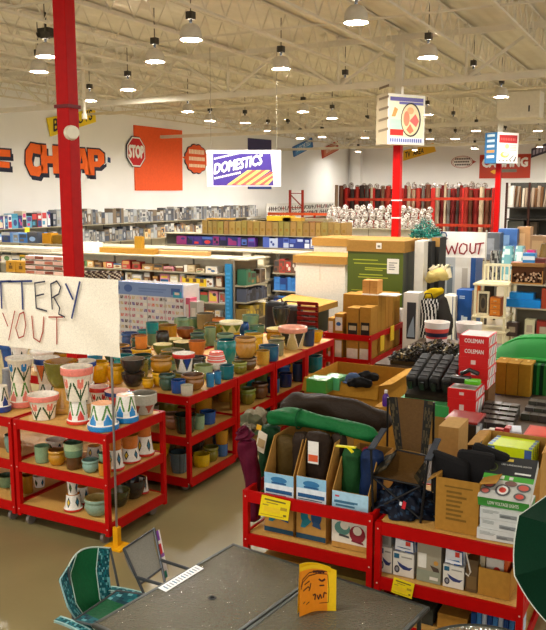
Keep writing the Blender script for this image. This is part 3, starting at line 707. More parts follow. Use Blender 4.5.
# corner cart, bottom shelf
BG = 'on the corner cart bottom shelf'
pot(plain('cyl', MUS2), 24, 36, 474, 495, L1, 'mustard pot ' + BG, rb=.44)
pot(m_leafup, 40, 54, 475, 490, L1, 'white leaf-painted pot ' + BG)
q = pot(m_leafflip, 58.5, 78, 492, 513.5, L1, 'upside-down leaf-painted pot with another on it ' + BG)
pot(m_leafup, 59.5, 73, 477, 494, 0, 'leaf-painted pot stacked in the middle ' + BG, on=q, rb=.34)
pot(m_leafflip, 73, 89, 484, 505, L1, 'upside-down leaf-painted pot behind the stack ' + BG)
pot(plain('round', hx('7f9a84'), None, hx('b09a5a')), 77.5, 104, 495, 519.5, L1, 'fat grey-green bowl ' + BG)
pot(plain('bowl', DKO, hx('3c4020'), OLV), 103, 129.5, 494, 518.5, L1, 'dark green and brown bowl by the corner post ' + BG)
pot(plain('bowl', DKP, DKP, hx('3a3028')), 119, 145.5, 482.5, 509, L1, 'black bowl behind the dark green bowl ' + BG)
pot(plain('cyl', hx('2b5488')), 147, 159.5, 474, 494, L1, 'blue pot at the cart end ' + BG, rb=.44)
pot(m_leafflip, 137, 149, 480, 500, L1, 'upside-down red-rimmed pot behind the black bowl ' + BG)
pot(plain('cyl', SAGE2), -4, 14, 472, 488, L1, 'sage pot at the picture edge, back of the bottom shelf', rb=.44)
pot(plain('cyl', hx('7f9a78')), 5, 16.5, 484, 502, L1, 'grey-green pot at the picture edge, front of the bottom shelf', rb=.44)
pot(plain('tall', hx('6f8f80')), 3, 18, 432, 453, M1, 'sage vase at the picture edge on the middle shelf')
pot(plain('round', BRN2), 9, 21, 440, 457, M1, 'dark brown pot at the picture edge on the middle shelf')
# the aisle row, top
M1, L1 = .69, .17
AT = 'on top of the pottery row'
def P(me, x0, x1, yt, yb, lab, z=T1, on=None, rb=.36): return pot(me, x0, x1, yt, yb, z, lab, 'the banner end', on, rb)
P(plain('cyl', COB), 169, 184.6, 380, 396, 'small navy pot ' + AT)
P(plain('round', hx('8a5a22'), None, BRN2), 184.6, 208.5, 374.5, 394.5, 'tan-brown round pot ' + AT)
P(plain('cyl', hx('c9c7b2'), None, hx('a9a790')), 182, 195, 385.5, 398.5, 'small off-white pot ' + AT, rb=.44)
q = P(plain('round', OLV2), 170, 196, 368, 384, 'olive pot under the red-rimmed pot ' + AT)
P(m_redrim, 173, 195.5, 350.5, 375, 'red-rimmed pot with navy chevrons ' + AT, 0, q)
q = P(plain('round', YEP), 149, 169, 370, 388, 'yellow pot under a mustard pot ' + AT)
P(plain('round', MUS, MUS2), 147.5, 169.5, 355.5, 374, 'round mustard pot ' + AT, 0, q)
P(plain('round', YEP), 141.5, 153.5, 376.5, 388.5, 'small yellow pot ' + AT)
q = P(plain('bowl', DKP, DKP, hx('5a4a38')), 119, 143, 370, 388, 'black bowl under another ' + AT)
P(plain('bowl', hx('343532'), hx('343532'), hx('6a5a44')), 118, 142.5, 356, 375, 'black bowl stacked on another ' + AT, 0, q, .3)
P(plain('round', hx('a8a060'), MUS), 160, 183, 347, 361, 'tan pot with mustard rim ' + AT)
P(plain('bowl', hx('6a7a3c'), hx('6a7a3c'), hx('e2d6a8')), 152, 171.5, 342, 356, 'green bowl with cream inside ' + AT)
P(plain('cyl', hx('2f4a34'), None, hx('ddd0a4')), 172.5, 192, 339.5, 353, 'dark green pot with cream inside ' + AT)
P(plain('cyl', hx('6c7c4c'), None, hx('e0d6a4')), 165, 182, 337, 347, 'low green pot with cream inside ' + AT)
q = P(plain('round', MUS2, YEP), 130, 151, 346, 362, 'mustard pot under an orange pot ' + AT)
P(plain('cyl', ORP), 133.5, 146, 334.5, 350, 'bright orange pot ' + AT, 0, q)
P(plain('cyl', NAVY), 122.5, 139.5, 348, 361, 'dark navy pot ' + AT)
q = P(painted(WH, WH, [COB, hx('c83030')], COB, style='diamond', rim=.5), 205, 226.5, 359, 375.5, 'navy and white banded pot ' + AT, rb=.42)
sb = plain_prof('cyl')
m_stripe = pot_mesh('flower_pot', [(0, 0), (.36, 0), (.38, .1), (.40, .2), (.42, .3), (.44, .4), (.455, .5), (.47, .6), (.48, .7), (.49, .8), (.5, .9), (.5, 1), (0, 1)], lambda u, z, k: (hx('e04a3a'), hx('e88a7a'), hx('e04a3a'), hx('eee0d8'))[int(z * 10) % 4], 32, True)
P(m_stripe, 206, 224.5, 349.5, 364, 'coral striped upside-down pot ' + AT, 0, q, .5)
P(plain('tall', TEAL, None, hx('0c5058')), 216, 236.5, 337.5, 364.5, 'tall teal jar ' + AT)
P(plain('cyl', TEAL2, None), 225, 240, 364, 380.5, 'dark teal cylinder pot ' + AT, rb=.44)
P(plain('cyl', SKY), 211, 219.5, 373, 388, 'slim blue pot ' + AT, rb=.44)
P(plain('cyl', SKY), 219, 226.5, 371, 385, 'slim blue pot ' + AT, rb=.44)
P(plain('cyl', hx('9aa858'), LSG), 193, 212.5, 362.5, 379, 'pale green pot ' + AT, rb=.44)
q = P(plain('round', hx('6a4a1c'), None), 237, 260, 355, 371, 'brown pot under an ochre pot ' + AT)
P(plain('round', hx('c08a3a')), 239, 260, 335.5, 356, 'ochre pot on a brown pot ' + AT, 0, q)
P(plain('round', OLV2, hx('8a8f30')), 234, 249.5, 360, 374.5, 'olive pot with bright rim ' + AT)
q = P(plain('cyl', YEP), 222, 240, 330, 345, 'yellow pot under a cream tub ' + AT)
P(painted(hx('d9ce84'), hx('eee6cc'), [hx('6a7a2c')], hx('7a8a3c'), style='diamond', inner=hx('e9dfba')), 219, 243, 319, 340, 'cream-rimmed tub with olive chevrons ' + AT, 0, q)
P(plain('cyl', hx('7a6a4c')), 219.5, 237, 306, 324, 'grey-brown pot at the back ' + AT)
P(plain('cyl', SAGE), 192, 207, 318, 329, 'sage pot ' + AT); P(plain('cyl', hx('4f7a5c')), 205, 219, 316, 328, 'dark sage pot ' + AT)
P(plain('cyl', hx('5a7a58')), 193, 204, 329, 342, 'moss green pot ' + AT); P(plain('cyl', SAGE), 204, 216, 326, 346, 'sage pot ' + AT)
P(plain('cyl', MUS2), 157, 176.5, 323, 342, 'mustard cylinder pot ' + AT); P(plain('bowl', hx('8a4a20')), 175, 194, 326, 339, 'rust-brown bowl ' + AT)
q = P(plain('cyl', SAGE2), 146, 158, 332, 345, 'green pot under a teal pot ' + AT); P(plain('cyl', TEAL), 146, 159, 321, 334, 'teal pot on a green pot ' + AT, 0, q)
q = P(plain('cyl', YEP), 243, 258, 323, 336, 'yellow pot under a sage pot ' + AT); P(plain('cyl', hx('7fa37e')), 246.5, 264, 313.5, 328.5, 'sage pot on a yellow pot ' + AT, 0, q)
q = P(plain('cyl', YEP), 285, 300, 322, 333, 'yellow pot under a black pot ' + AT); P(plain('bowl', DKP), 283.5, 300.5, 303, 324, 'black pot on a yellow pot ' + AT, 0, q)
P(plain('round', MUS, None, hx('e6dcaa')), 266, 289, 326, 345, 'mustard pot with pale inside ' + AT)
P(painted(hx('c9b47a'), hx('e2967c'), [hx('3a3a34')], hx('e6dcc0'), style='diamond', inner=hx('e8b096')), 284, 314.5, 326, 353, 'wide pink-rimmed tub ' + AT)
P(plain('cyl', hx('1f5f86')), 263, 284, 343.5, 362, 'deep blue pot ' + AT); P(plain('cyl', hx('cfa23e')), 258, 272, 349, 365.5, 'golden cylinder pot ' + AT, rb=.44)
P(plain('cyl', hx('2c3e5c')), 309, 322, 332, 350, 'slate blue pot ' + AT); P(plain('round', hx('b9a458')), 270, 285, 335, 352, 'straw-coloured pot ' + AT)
# the aisle row, lower shelves
MM = 'on the pottery row middle shelf'
P(plain('cyl', hx('8fb08a')), 199.5, 211.5, 414.5, 431, 'pale green pot ' + MM, M1, rb=.44); P(plain('cyl', COB), 202, 219, 409, 425, 'blue pot ' + MM, M1)
P(plain('ribbed', hx('2b3a2c')), 180.6, 204, 416, 440, 'dark ribbed pot ' + MM, M1); P(plain('round', hx('9a6a44')), 161, 180, 417, 436.5, 'round wicker-brown pot ' + MM, M1)
P(plain('cyl', hx('1f6a6e'), TEAL2), 308, 325, 354, 373, 'teal pot ' + MM, M1); P(plain('cyl', hx('2f5a86')), 272, 285.5, 377, 394, 'blue pot ' + MM, M1)
P(plain('round', OLV2, hx('7a8a34')), 239, 256, 386, 404.5, 'olive pot ' + MM, M1); P(plain('round', hx('6a4426')), 254, 271, 381, 399.5, 'brown pot ' + MM, M1)
P(plain('cyl', NAVY), 284, 298, 372, 388, 'navy pot ' + MM, M1); P(plain('cyl', MUS2), 229, 240, 392, 410, 'mustard pot ' + MM, M1)
P(plain('cyl', hx('2a3a5a')), 296, 308, 362, 382, 'slate pot ' + MM, M1)
LL = 'on the pottery row bottom shelf'
P(plain('ribbed', hx('52656c')), 167, 187.5, 449, 474.5, 'slate grey ribbed pot ' + LL, L1); P(plain('cyl', hx('d8b414')), 194, 211.5, 451, 468, 'bright yellow pot ' + LL, L1, rb=.44)
P(plain('round', OLV2), 205, 220.5, 444.5, 462.5, 'olive pot ' + LL, L1)
q = P(plain('cyl', hx('3a66a0')), 219, 231.5, 442, 457.5, 'blue pot ' + LL, L1, rb=.44); P(plain('cyl', hx('b8801c')), 218.5, 231.5, 428, 444, 'ochre pot on the blue pot ' + LL, 0, q, .44)
P(plain('cyl', hx('b8801c')), 236, 248, 425, 440, 'ochre pot ' + LL, L1); P(plain('round', hx('3a4a6a')), 212, 222, 434, 446, 'slate blue pot ' + LL, L1)
P(plain('bowl', BRN2), 248, 262, 415, 430, 'brown bowl ' + LL, L1)
# settle neighbours on one shelf: the farther one steps back along its sight line until they only touch
def settle():
    f2 = None
    base = [p for p in POTS if not p['fixed']]
    base.sort(key=lambda p: pr(p['o'].location)[2])
    for it in range(12):
        mv = False
        for i, a in enumerate(base):
            for b in base[i + 1:]:
                if abs(a['z'] - b['z']) > .1: continue
                d = (b['o'].location - a['o'].location); d.z = 0; need = (a['r'] + b['r']) * .985
                if d.length < need:
                    s_ = b['o'].location - EYE; s_.z = 0; s_.normalize()
                    step = (need - d.length) * .7 + .004
                    b['o'].location += s_ * step
                    side = Vector((-s_.y, s_.x, 0)); b['o'].location += side * (1 if d.dot(side) > 0 else -1) * step * .35; mv = True
        if not mv: break
    for p in POTS:
        if p['fixed']:
            b = p['base']['o']
            if (b.location.xy - p['o'].location.xy).length > .04:
                p['o'].location.x = b.location.x; p['o'].location.y = b.location.y
settle(); settle()
# keep the pots on the boards
def clampb():
    for p in POTS:
        if p['fixed']: continue
        o = p['o']; r = p['r']
        e = .05 if p['z'] < 1.1 else .01
        if o.location.y < 7.45: o.location.y = min(max(o.location.y, 6.06 + r + e), 7.07 - r - e); o.location.x = min(o.location.x, -5.07 - r - e)
        else: o.location.y = min(max(o.location.y, 7.71 + r + e), 12.08 - r - e); o.location.x = min(o.location.x, -5.16 - r - e)
        if p['z'] < 1.1:
            for lim in ((-6.355,) if o.location.y < 7.45 else (-6.62,)):
                o.location.x = max(o.location.x, -7.62 + r) if o.location.y < 7.45 else o.location.x
                if abs(o.location.x - lim) < r + .05: o.location.x = lim + (r + .055) * (1 if o.location.x > lim else -1)
    for p in POTS:
        b = p['base'] or p
        if b['z'] < 1.1:
            lim = b['z'] + .36; o = p['o']
            if p['top'] > lim:
                if p['fixed']:
                    z0 = o.location.z; nz = b['z'] + .36 - .14; b['o'].scale.z = nz - b['z'] - .002; b['top'] = nz; o.location.z = nz; o.scale.z = .135; p['z'] = nz; p['top'] = lim
                else: o.scale.z = lim - p['z']; p['top'] = lim
for k_ in range(4): clampb(); settle()
clampb()
for p in POTS:
    if p['fixed']: p['o'].location.xy = p['base']['o'].location.xy
# more pots filling the back of the row
FC = [MUS, MUS2, SAGE, SAGE2, TEAL, BRN, OLV2, COB, YEP, TERR, hx('6a7a3c'), hx('3a5a4a'), hx('8a8a6a'), DKP]
FN = ['mustard', 'dark mustard', 'sage', 'deep sage', 'teal', 'brown', 'olive', 'blue', 'yellow', 'terracotta', 'moss green', 'bottle green', 'stone grey', 'black']
nfill = 0
for att in range(2600):
    lvl = random.choice((T1, T1, T1, M1, L1))
    x = random.uniform(-7.95, -5.3) if lvl == T1 else random.uniform(-6.5, -5.35); y = random.uniform(7.85, 12.0)
    if abs(x + 6.66) < .25 and y < 7.75: continue
    r = random.uniform(.09, .15); h = random.uniform(.16, .30)
    if lvl != T1: h = min(h, .26)
    if any(abs(p['z'] - lvl) < .1 and math.hypot(p['o'].location.x - x, p['o'].location.y - y) < p['r'] + r + .005 for p in POTS): continue
    if any(abs(x - xx) < r + .01 for xx in (-6.62,)) and lvl != T1: continue
    i = random.randrange(len(FC)); kind = random.choice(('cyl', 'round', 'round', 'bowl', 'tall'))
    me = plain(kind, FC[i]); o = bpy.data.objects.new('flower_pot', me); COL.objects.link(o); o.location = (x, y, lvl + .001); o.scale = (2 * r, 2 * r, h)
    nm = {'cyl': 'straight', 'round': 'round', 'bowl': 'bowl-shaped', 'tall': 'jar-shaped'}[kind]
    tag(o, None, 'pot'); auto(o, '%s %s filler pot %s' % (FN[i], nm, {T1: AT, M1: MM, L1: LL}[lvl]).replace('filler ', 'glazed ') if False else '%s glazed %s pot %s' % (FN[i], nm, {T1: AT, M1: MM, L1: LL}[lvl]), 'the banner end')
    POTS.append(dict(o=o, r=r, top=lvl + h, z=lvl, fixed=False, base=None)); nfill += 1
    if nfill >= 95: break
# ------------------------------------------------------------------ handwritten banner on its pole
pb = A(118, 541, 0); PBX, PBY = -5.0, 6.1
t = thing('banner_stand', 'thin steel pole with a yellow foot at the pottery cart corner', 'sign stand', (PBX, PBY, 0))
MB(t.location).tube([(PBX, PBY, .02), (PBX, PBY, 2.82)], .012, hx('9a9a98'), 8).build('pole', t, ('metal',))
mb = MB(t.location); mb.box(PBX - .11, PBX + .11, PBY - .1, PBY + .1, 0, .02, hx('e0a010')).box(PBX - .03, PBX + .03, PBY - .03, PBY + .03, .02, .22, hx('e0a010')); mb.build('foot', t, ('paint',), label='yellow steel foot')
q = fy(120.5, 281, PBY - .02); z1, z0 = 2.79, 2.02; x1 = q.x; x0 = -7.6
t = thing('cloth_banner', 'handwritten cloth banner with blue and red letters hung over the pottery', 'banner', (x1, PBY - .03, z0))
def sag(u, v):
    x = x0 + (x1 - x0) * u; z = z0 + (z1 - z0) * v - .02 * math.sin(u * math.pi) * (1 - v)
    y = PBY - .05 + .012 * math.sin(u * 16 + v * 3) * (1 - v) + .008 * math.sin(v * 9 + u * 22)
    return (x, y, z)
MB(t.location).grid(sag, 60, 14, hx('faf0dc')).build('cloth', t, ('fabric',), smooth=True)
def bp2(px, py): p = fy(px, py, PBY - .07); return (p.x, p.z)
BLUI = hx('23356e'); REDI = hx('a83a22'); mb = MB(t.location); mr_ = MB(t.location)
def wr(m, strokes, col, wd=.026):
    for st in strokes: m.stroke([bp2(*q) for q in st], (0, PBY - .072, 0), (1, 0, 0), (0, 0, 1), wd, col, 0, .002)
wr(mb, [[(-9, 282), (11, 281)], [(1, 282), (2, 308)], [(9, 281.5), (32, 281)], [(22, 281), (23, 309)]], BLUI, .022)
wr(mb, [[(35, 283), (36.5, 308)], [(35, 283), (45, 281.5)], [(36, 296), (44, 294)], [(36.5, 308), (47, 311)], [(51, 284), (52.5, 309)], [(51, 284), (57, 281), (61, 287), (59, 294), (52, 298)], [(54, 297), (60, 308), (59, 314), (65, 317)]], hx('2a2a3e'), .016)
wr(mb, [[(66, 284), (73, 299)], [(80, 282), (72, 318)]], BLUI, .022)
wr(mr_, [[(3, 313), (8, 326)], [(15, 311), (9, 340)], [(20, 314), (24, 312), (26, 325), (24, 336), (19, 338), (16, 328), (20, 314)], [(32, 316), (34, 338), (40, 342), (43, 332), (44, 317)], [(49, 317), (63, 317)], [(57, 317), (57, 344)]], REDI, .014)
mb.build('lettering', t, ('matte',), label='blue brush lettering'); mr_.build('lettering', t, ('matte',), label='red brush lettering')
# ------------------------------------------------------------------ boxes, cartons and bags
def prints(mb, f, items, x0, x1, y0, y1, z0, z1, off=.0015):
    """printed areas on one face; u,v run from its lower left corner"""
    if f == 'f': o, ax, ay, W, Hh = Vector((x0, y0, z0)), Vector((1, 0, 0)), PZ, x1 - x0, z1 - z0
    elif f == 'r': o, ax, ay, W, Hh = Vector((x1, y0, z0)), Vector((0, 1, 0)), PZ, y1 - y0, z1 - z0
    elif f == 't': o, ax, ay, W, Hh = Vector((x0, y0, z1)), Vector((1, 0, 0)), Vector((0, 1, 0)), x1 - x0, y1 - y0
    nn = ax.cross(ay); k = 0
    for it in items:
        k += 1; p = o + nn * off * (1 + k * .35)
        if it[0] == 'T': _, s_, u, v, w, h, c = it; mb.text(s_, p + ax * W * u + ay * Hh * v, ax, ay, W * w, Hh * h, c, 0, .0006)
        elif it[0] == 'L':
            _, u, v, w, h, n, c = it   # lines of small print
            for j in range(n):
                L = w * random.uniform(.6, 1); y = v + h * (n - 1 - j) / n
                mb.poly([p + ax * W * u + ay * Hh * y, p + ax * W * (u + L) + ay * Hh * y, p + ax * W * (u + L) + ay * Hh * (y + h / n * .5), p + ax * W * u + ay * Hh * (y + h / n * .5)], c)
        elif it[0] == 'P': _, pts, c = it; mb.poly([p + ax * W * a + ay * Hh * b for a, b in pts], c)
        elif it[0] == 'E': _, u, v, a, b, c = it; mb.poly([p + ax * W * (u + a * math.cos(t)) + ay * Hh * (v + b * math.sin(t)) for t in [math.pi * 2 * i / 16 for i in range(16)]], c)
        else: u0, v0, u1, v1, c = it; mb.poly([p + ax * W * u0 + ay * Hh * v0, p + ax * W * u1 + ay * Hh * v0, p + ax * W * u1 + ay * Hh * v1, p + ax * W * u0 + ay * Hh * v1], c)
def pbox(name, label, cat, x0, x1, y0, y1, z0, z1, col, pr_=None, mats=('card',), group=None, ref=None, rz=0, tape=None, **k):
    o = Vector(((x0 + x1) / 2, (y0 + y1) / 2, z0)); a, b = (x1 - x0) / 2, (y1 - y0) / 2
    mb = MB(); mb.box(-a, a, -b, b, 0, z1 - z0, col, 0, **k)
    if tape: mb.box(-.03, .03, -b - .001, b + .001, z1 - z0, z1 - z0 + .001, tape)
    for f, items in (pr_ or {}).items(): prints(mb, f, items, -a, a, -b, b, 0, z1 - z0)
    ob = mb.build(name, None, mats); ob.location = o; ob.rotation_euler = (0, 0, rz)
    tag(ob, None, cat, group)
    if ref: auto(ob, label, ref)
    else: ob['label'] = label
    return ob
def fbox(px0, px1, pyt, pyb, Y, d, z0=None):
    """front face on the plane Y seen at that pixel box -> x0,x1,y0,y1,z0,z1"""
    m = (px0 + px1) / 2; zb = fy(m, pyb, Y).z if z0 is None else z0
    return fy(px0, (pyt + pyb) / 2, Y).x, fy(px1, (pyt + pyb) / 2, Y).x, Y, Y + d, zb, fy(m, pyt, Y).z
def carton(name, label, x0, x1, y0, y1, z0, z1, col=CARD, front=None, fl=.16, flaps='lrfb', pr_=None, group=None, inside=None):
    """open-topped corrugated box with its flaps folded out; front: lowered front edge"""
    o = Vector(((x0 + x1) / 2, (y0 + y1) / 2, z0)); t = thing(name, label, 'carton', o, 0, group)
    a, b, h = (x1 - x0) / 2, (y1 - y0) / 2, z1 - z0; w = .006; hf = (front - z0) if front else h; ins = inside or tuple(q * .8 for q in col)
    mb = MB(); mb.box(-a, a, -b, b, 0, .008, col); mb.box(-a, a, b - w, b, .008, h, col, f=ins)
    mb.box(-a, a, -b, -b + w, .008, hf, col, b=ins)
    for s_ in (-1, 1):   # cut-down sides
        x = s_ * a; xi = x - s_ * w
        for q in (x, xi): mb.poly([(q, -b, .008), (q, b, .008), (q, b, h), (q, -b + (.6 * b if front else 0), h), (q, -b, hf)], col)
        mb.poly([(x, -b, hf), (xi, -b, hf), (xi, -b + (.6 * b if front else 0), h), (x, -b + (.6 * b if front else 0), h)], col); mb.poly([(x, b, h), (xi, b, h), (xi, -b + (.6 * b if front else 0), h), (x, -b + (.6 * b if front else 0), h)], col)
    for f, items in (pr_ or {}).items(): prints(mb, f, items, -a, a, -b, b, 0, hf if f == 'f' else h)
    mb.build('body', t, ('card',))
    for f in flaps:
        m2 = MB(); an = R(random.uniform(25, 60)); c_, s_ = math.cos(an) * fl, math.sin(an) * fl
        q = {'l': [(-a, -b, h), (-a, b, h), (-a - c_, b, h - s_ * .4), (-a - c_, -b, h - s_ * .4)], 'r': [(a, -b, h), (a, b, h), (a + c_, b, h + s_ * .4), (a + c_, -b, h + s_ * .4)],
             'b': [(-a, b, h), (a, b, h), (a, b + c_ * .5, h + s_), (-a, b + c_ * .5, h + s_)], 'f': [(-a, -b, hf), (a, -b, hf), (a, -b - c_ * .6, hf - s_), (-a, -b - c_ * .6, hf - s_)]}[f]
        nn = (Vector(q[1]) - Vector(q[0])).cross(Vector(q[2]) - Vector(q[1])).normalized() * .006
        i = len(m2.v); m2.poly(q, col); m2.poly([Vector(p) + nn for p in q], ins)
        for k in range(4): m2.poly([q[k], q[(k + 1) % 4], Vector(q[(k + 1) % 4]) + nn, Vector(q[k]) + nn], col)
        m2.build('flap', t, ('card',))
    return t
def bag(pts, rad, col, name=None, seed=0, wr=.12, flat=1.0, n=28, col2=None, mb=None, folds=5, closed_ends=True):
    """a stuffed cloth bag lofted along pts, with folds running along it"""
    pts = [Vector(p) for p in pts]; rnd = random.Random(seed); N = 36
    ph = [rnd.uniform(0, 6.28) for _ in range(8)]
    def at(t):
        s_ = t * (len(pts) - 1); k = min(int(s_), len(pts) - 2); f = s_ - k; f2 = f * f * (3 - 2 * f)
        return pts[k].lerp(pts[k + 1], f), rad[k] + (rad[k + 1] - rad[k]) * f2
    mb = mb or MB(pts[0])
    def fn(u, v):
        p, r = at(v); q, _ = at(min(1, v + .02)); q0, _ = at(max(0, v - .02)); d = (q - q0).normalized()
        up = Vector((0, 0, 1)) if abs(d.z) < .8 else Vector((0, 1, 0))
        a = d.cross(up).normalized(); b = a.cross(d)
        e = 1.0
        if closed_ends: e = min(1, math.sqrt(max(0, min(v, 1 - v)) / .06 + .02))
        t = 2 * math.pi * u
        w = 1 + wr * (math.sin(t * folds + ph[0] + 2.5 * math.sin(v * 5 + ph[1])) * .5 + math.sin(t * 3 + v * 14 + ph[2]) * .35 + math.sin(v * 23 + t * 2 + ph[3]) * .3)
        return p + (a * math.cos(t) + b * math.sin(t) * flat) * r * w * e
    mb.grid(fn, n, N, col if not col2 else (lambda u, v: col2 if int(u * 6) % 3 == 0 else col), 0, True)
    return mb
def spot(px, py, Y): return fy(px, py, Y)
# ------------------------------------------------------------------ the two carts at the front
ZC = (.17, .62, 1.02); ZD = (.12, .50, .97); CX = (-3.33, -2.10, -0.90); CY0, CY1 = 5.80, 6.85
cart(CX[0], CX[1] - .01, CY0, CY1, 'red cart of bagged folding chairs with a yellow price card on its rail', ZC, (1, 1, 0))
cart(CX[1] + .01, CX[2], CY0, CY1, 'red cart holding the camp chair and small boxes behind the glass table', ZD)
def display_carton(px0, px1, pyt, pyb, label, back, pr_):
    x0, x1, y0, y1, z0, z1 = fbox(px0, px1, pyt, pyb, CY0 + .12, .62, ZC[1])
    return carton('display_carton', label, x0, x1, y0, y1, z0, z1 + back, CARD, front=z1, flaps='', pr_=pr_, group='tall cartons of bagged chairs'), (x0, x1, y0, y1, z0, z1)
BLUP = hx('8fc0dc'); BLUD = hx('2a5a8a'); TLC = hx('1f6f80')
pr1 = {'f': [(0, .62, 1, 1, hx('dfeaf0')), (0, .82, 1, 1, BLUP), ('E', .5, .9, .28, .05, hx('3a78a8')), (.25, .83, .75, .86, BLUD), (.05, .68, .95, .74, BLUD), ('L', .06, .62, .85, .05, 2, hx('40506a')), (0, .02, 1, .1, hx('27485e')),
             ('E', .35, .38, .2, .12, TLC), ('E', .5, .42, .1, .09, CARD), ('E', .68, .4, .18, .13, hx('2c4a6e')), ('P', [(.15, .2), (.3, .2), (.5, .3), (.45, .36), (.2, .3)], hx('2b7a86')), ('P', [(.55, .25), (.85, .22), (.8, .3), (.6, .33)], hx('35557a'))]}
d1, b1 = display_carton(264.5, 293.5, 474, 537, 'tall display carton nearest the maroon bag, holding brown bags', .28, pr1)
d2, b2 = display_carton(296.5, 326, 478, 545, 'tall display carton in the middle, holding a brown bag with a tag', .28, pr1)
pr3 = {'f': [(0, .1, 1, .62, hx('ddd5c4')), (0, .6, 1, 1, hx('a9d2e6')), ('L', .1, .74, .8, .14, 2, hx('4a7a96')), (.08, .9, .2, .93, hx('c24a5a')), (.06, .8, .62, .84, hx('3f6f8c')),
             ('E', .3, .36, .22, .12, hx('5f8f84')), ('E', .36, .42, .12, .08, hx('ddd5c4')), ('E', .72, .3, .22, .15, hx('8a2a34')), ('E', .72, .36, .12, .08, hx('ddd5c4')), ('P', [(.2, .22), (.5, .2), (.48, .24), (.22, .26)], hx('4a4a4a')), ('P', [(.55, .16), (.9, .13), (.88, .17), (.57, .19)], hx('7a2a34'))]}
d3, b3 = display_carton(332, 368, 493, 552, 'tall white-fronted carton holding green, red and navy bags', .24, pr3)
def stand_bag(box, u, v, r, ptop, col, label, seed, lean=0, flat=.8, tagged=None, cat='bag'):
    x0, x1, y0, y1, z0, z1 = box; x = x0 + (x1 - x0) * u; y = y0 + (y1 - y0) * v
    zt = fy(ptop[0], ptop[1], y).z
    o = Vector((x, y, z0 + .012)); t = thing('bagged_chair', label, cat, o, 0, 'bagged folding chairs')
    pts = [(x, y, z0 + .012), (x, y, z0 + .3), (x + lean * .5, y, (z0 + zt) / 2 + .15), (x + lean, y, zt - .08), (x + lean * 1.1, y + .02, zt)]
    bag(pts, [r * .9, r, r * 1.02, r, r * .75], col, seed=seed, wr=.10, flat=flat, mb=MB(o)).build('cover', t, ('nylon',), smooth=True)
    if tagged:
        p = Vector((x + lean, y - r * .9, zt - .12)); m = MB(o); m.prism([(-.05, -.14), (.05, -.14), (.05, .06), (-.05, .06)], p, (1, 0, 0), PZ, .004, tagged[0]); m.prism([(-.045, -.12), (.045, -.12), (.045, -.06), (-.045, -.06)], p + Vector((0, -.005, 0)), (1, 0, 0), PZ, .002, tagged[1]); m.build('swing_tag', t, ('print',), label='white swing tag')
    return t
BRB = hx('2a1e15'); OLB = hx('4a3814')
stand_bag(b1, .30, .45, .12, (276, 433), OLB, 'olive-brown bagged chair in the carton nearest the maroon bag', 1)
stand_bag(b1, .76, .45, .105, (291, 430), BRB, 'dark brown bagged chair beside the olive-brown one', 2, .03)
stand_bag(b2, .34, .4, .125, (309, 430), BRB, 'dark brown bagged chair with a white swing tag', 3, 0, .8, (WHITE, hx('d8582a')))
stand_bag(b2, .80, .55, .08, (328, 432), hx('30241a'), 'brown bagged chair behind the one with the white tag', 4, .02)
stand_bag(b3, .24, .4, .095, (341, 446), hx('1c4a24'), 'dark green bagged chair with a yellow ribbon', 5)
stand_bag(b3, .52, .58, .05, (353, 445), hx('8c1420'), 'narrow red bagged chair between green and navy bags', 6)
stand_bag(b3, .78, .42, .105, (366, 448), hx('16284c'), 'navy bagged chair in the white-fronted carton', 7)
p = fy(345, 447, 5.99); mb = MB(p); mb.bar(p + Vector((-.08, 0, .0)), p + Vector((.1, 0, .01)), .03, .012, hx('e6d81a')).bar(p + Vector((.02, 0, .01)), p + Vector((.08, -.02, -.03)), .025, .012, hx('e6d81a'))
mb.build('ribbon', None, ('plastic',)); tag(bpy.data.objects['ribbon'], 'short yellow ribbon lying on the dark green bag', 'ribbon')
# maroon bag and dark green bag at the end of the cart
o = Vector((fy(254, 520, 6.05).x, 6.05, ZC[1])); t = thing('bagged_umbrella', 'maroon bag standing at the aisle end of the chair cart', 'bag', o)
pts = [fy(254, 532, 6.05), fy(253.5, 505, 6.05), fy(252, 475, 6.05), fy(248, 452, 6.05), fy(246, 438, 6.05)]; pts[0].z = ZC[1]
bag(pts, [.06, .065, .075, .085, .085], hx('520824'), seed=11, wr=.14, mb=MB(o)).build('cover', t, ('nylon',), smooth=True)
bag([fy(244.5, 437, 6.05), fy(243, 430, 6.04), fy(241, 427, 6.04)], [.085, .06, .04], hx('520824'), seed=12, wr=.2, mb=MB(o), closed_ends=False).build('gathered_top', t, ('nylon',), smooth=True)
o = Vector((fy(268, 500, 6.45).x, 6.45, ZC[1])); t = thing('bagged_umbrella', 'dark green bag standing behind the maroon bag with a paper tag', 'bag', o)
pts = [fy(270, 520, 6.45), fy(270, 490, 6.45), fy(269, 460, 6.45), fy(270, 438, 6.45), fy(272, 424, 6.45)]; pts[0].z = ZC[1]
bag(pts, [.08, .09, .10, .10, .085], hx('123a20'), seed=13, wr=.14, mb=MB(o)).build('cover', t, ('nylon',), smooth=True)
q = fy(261, 440, 6.3); m = MB(o); m.prism([(-.06, -.1), (.03, -.13), (.07, .06), (-.02, .1)], q, (1, 0, 0), PZ, .004, hx('e8dcc4')); m.prism([(-.04, -.06), (.03, -.08), (.05, 0), (-.02, .02)], q + Vector((0, -.005, 0)), (1, 0, 0), PZ, .002, hx('b89a6a')); m.prism([(-.05, .1), (0, .09), (.01, .14), (-.04, .15)], q, (1, 0, 0), PZ, .004, hx('e0a818')); m.build('paper_tag', t, ('print',), label='white and yellow paper tag')
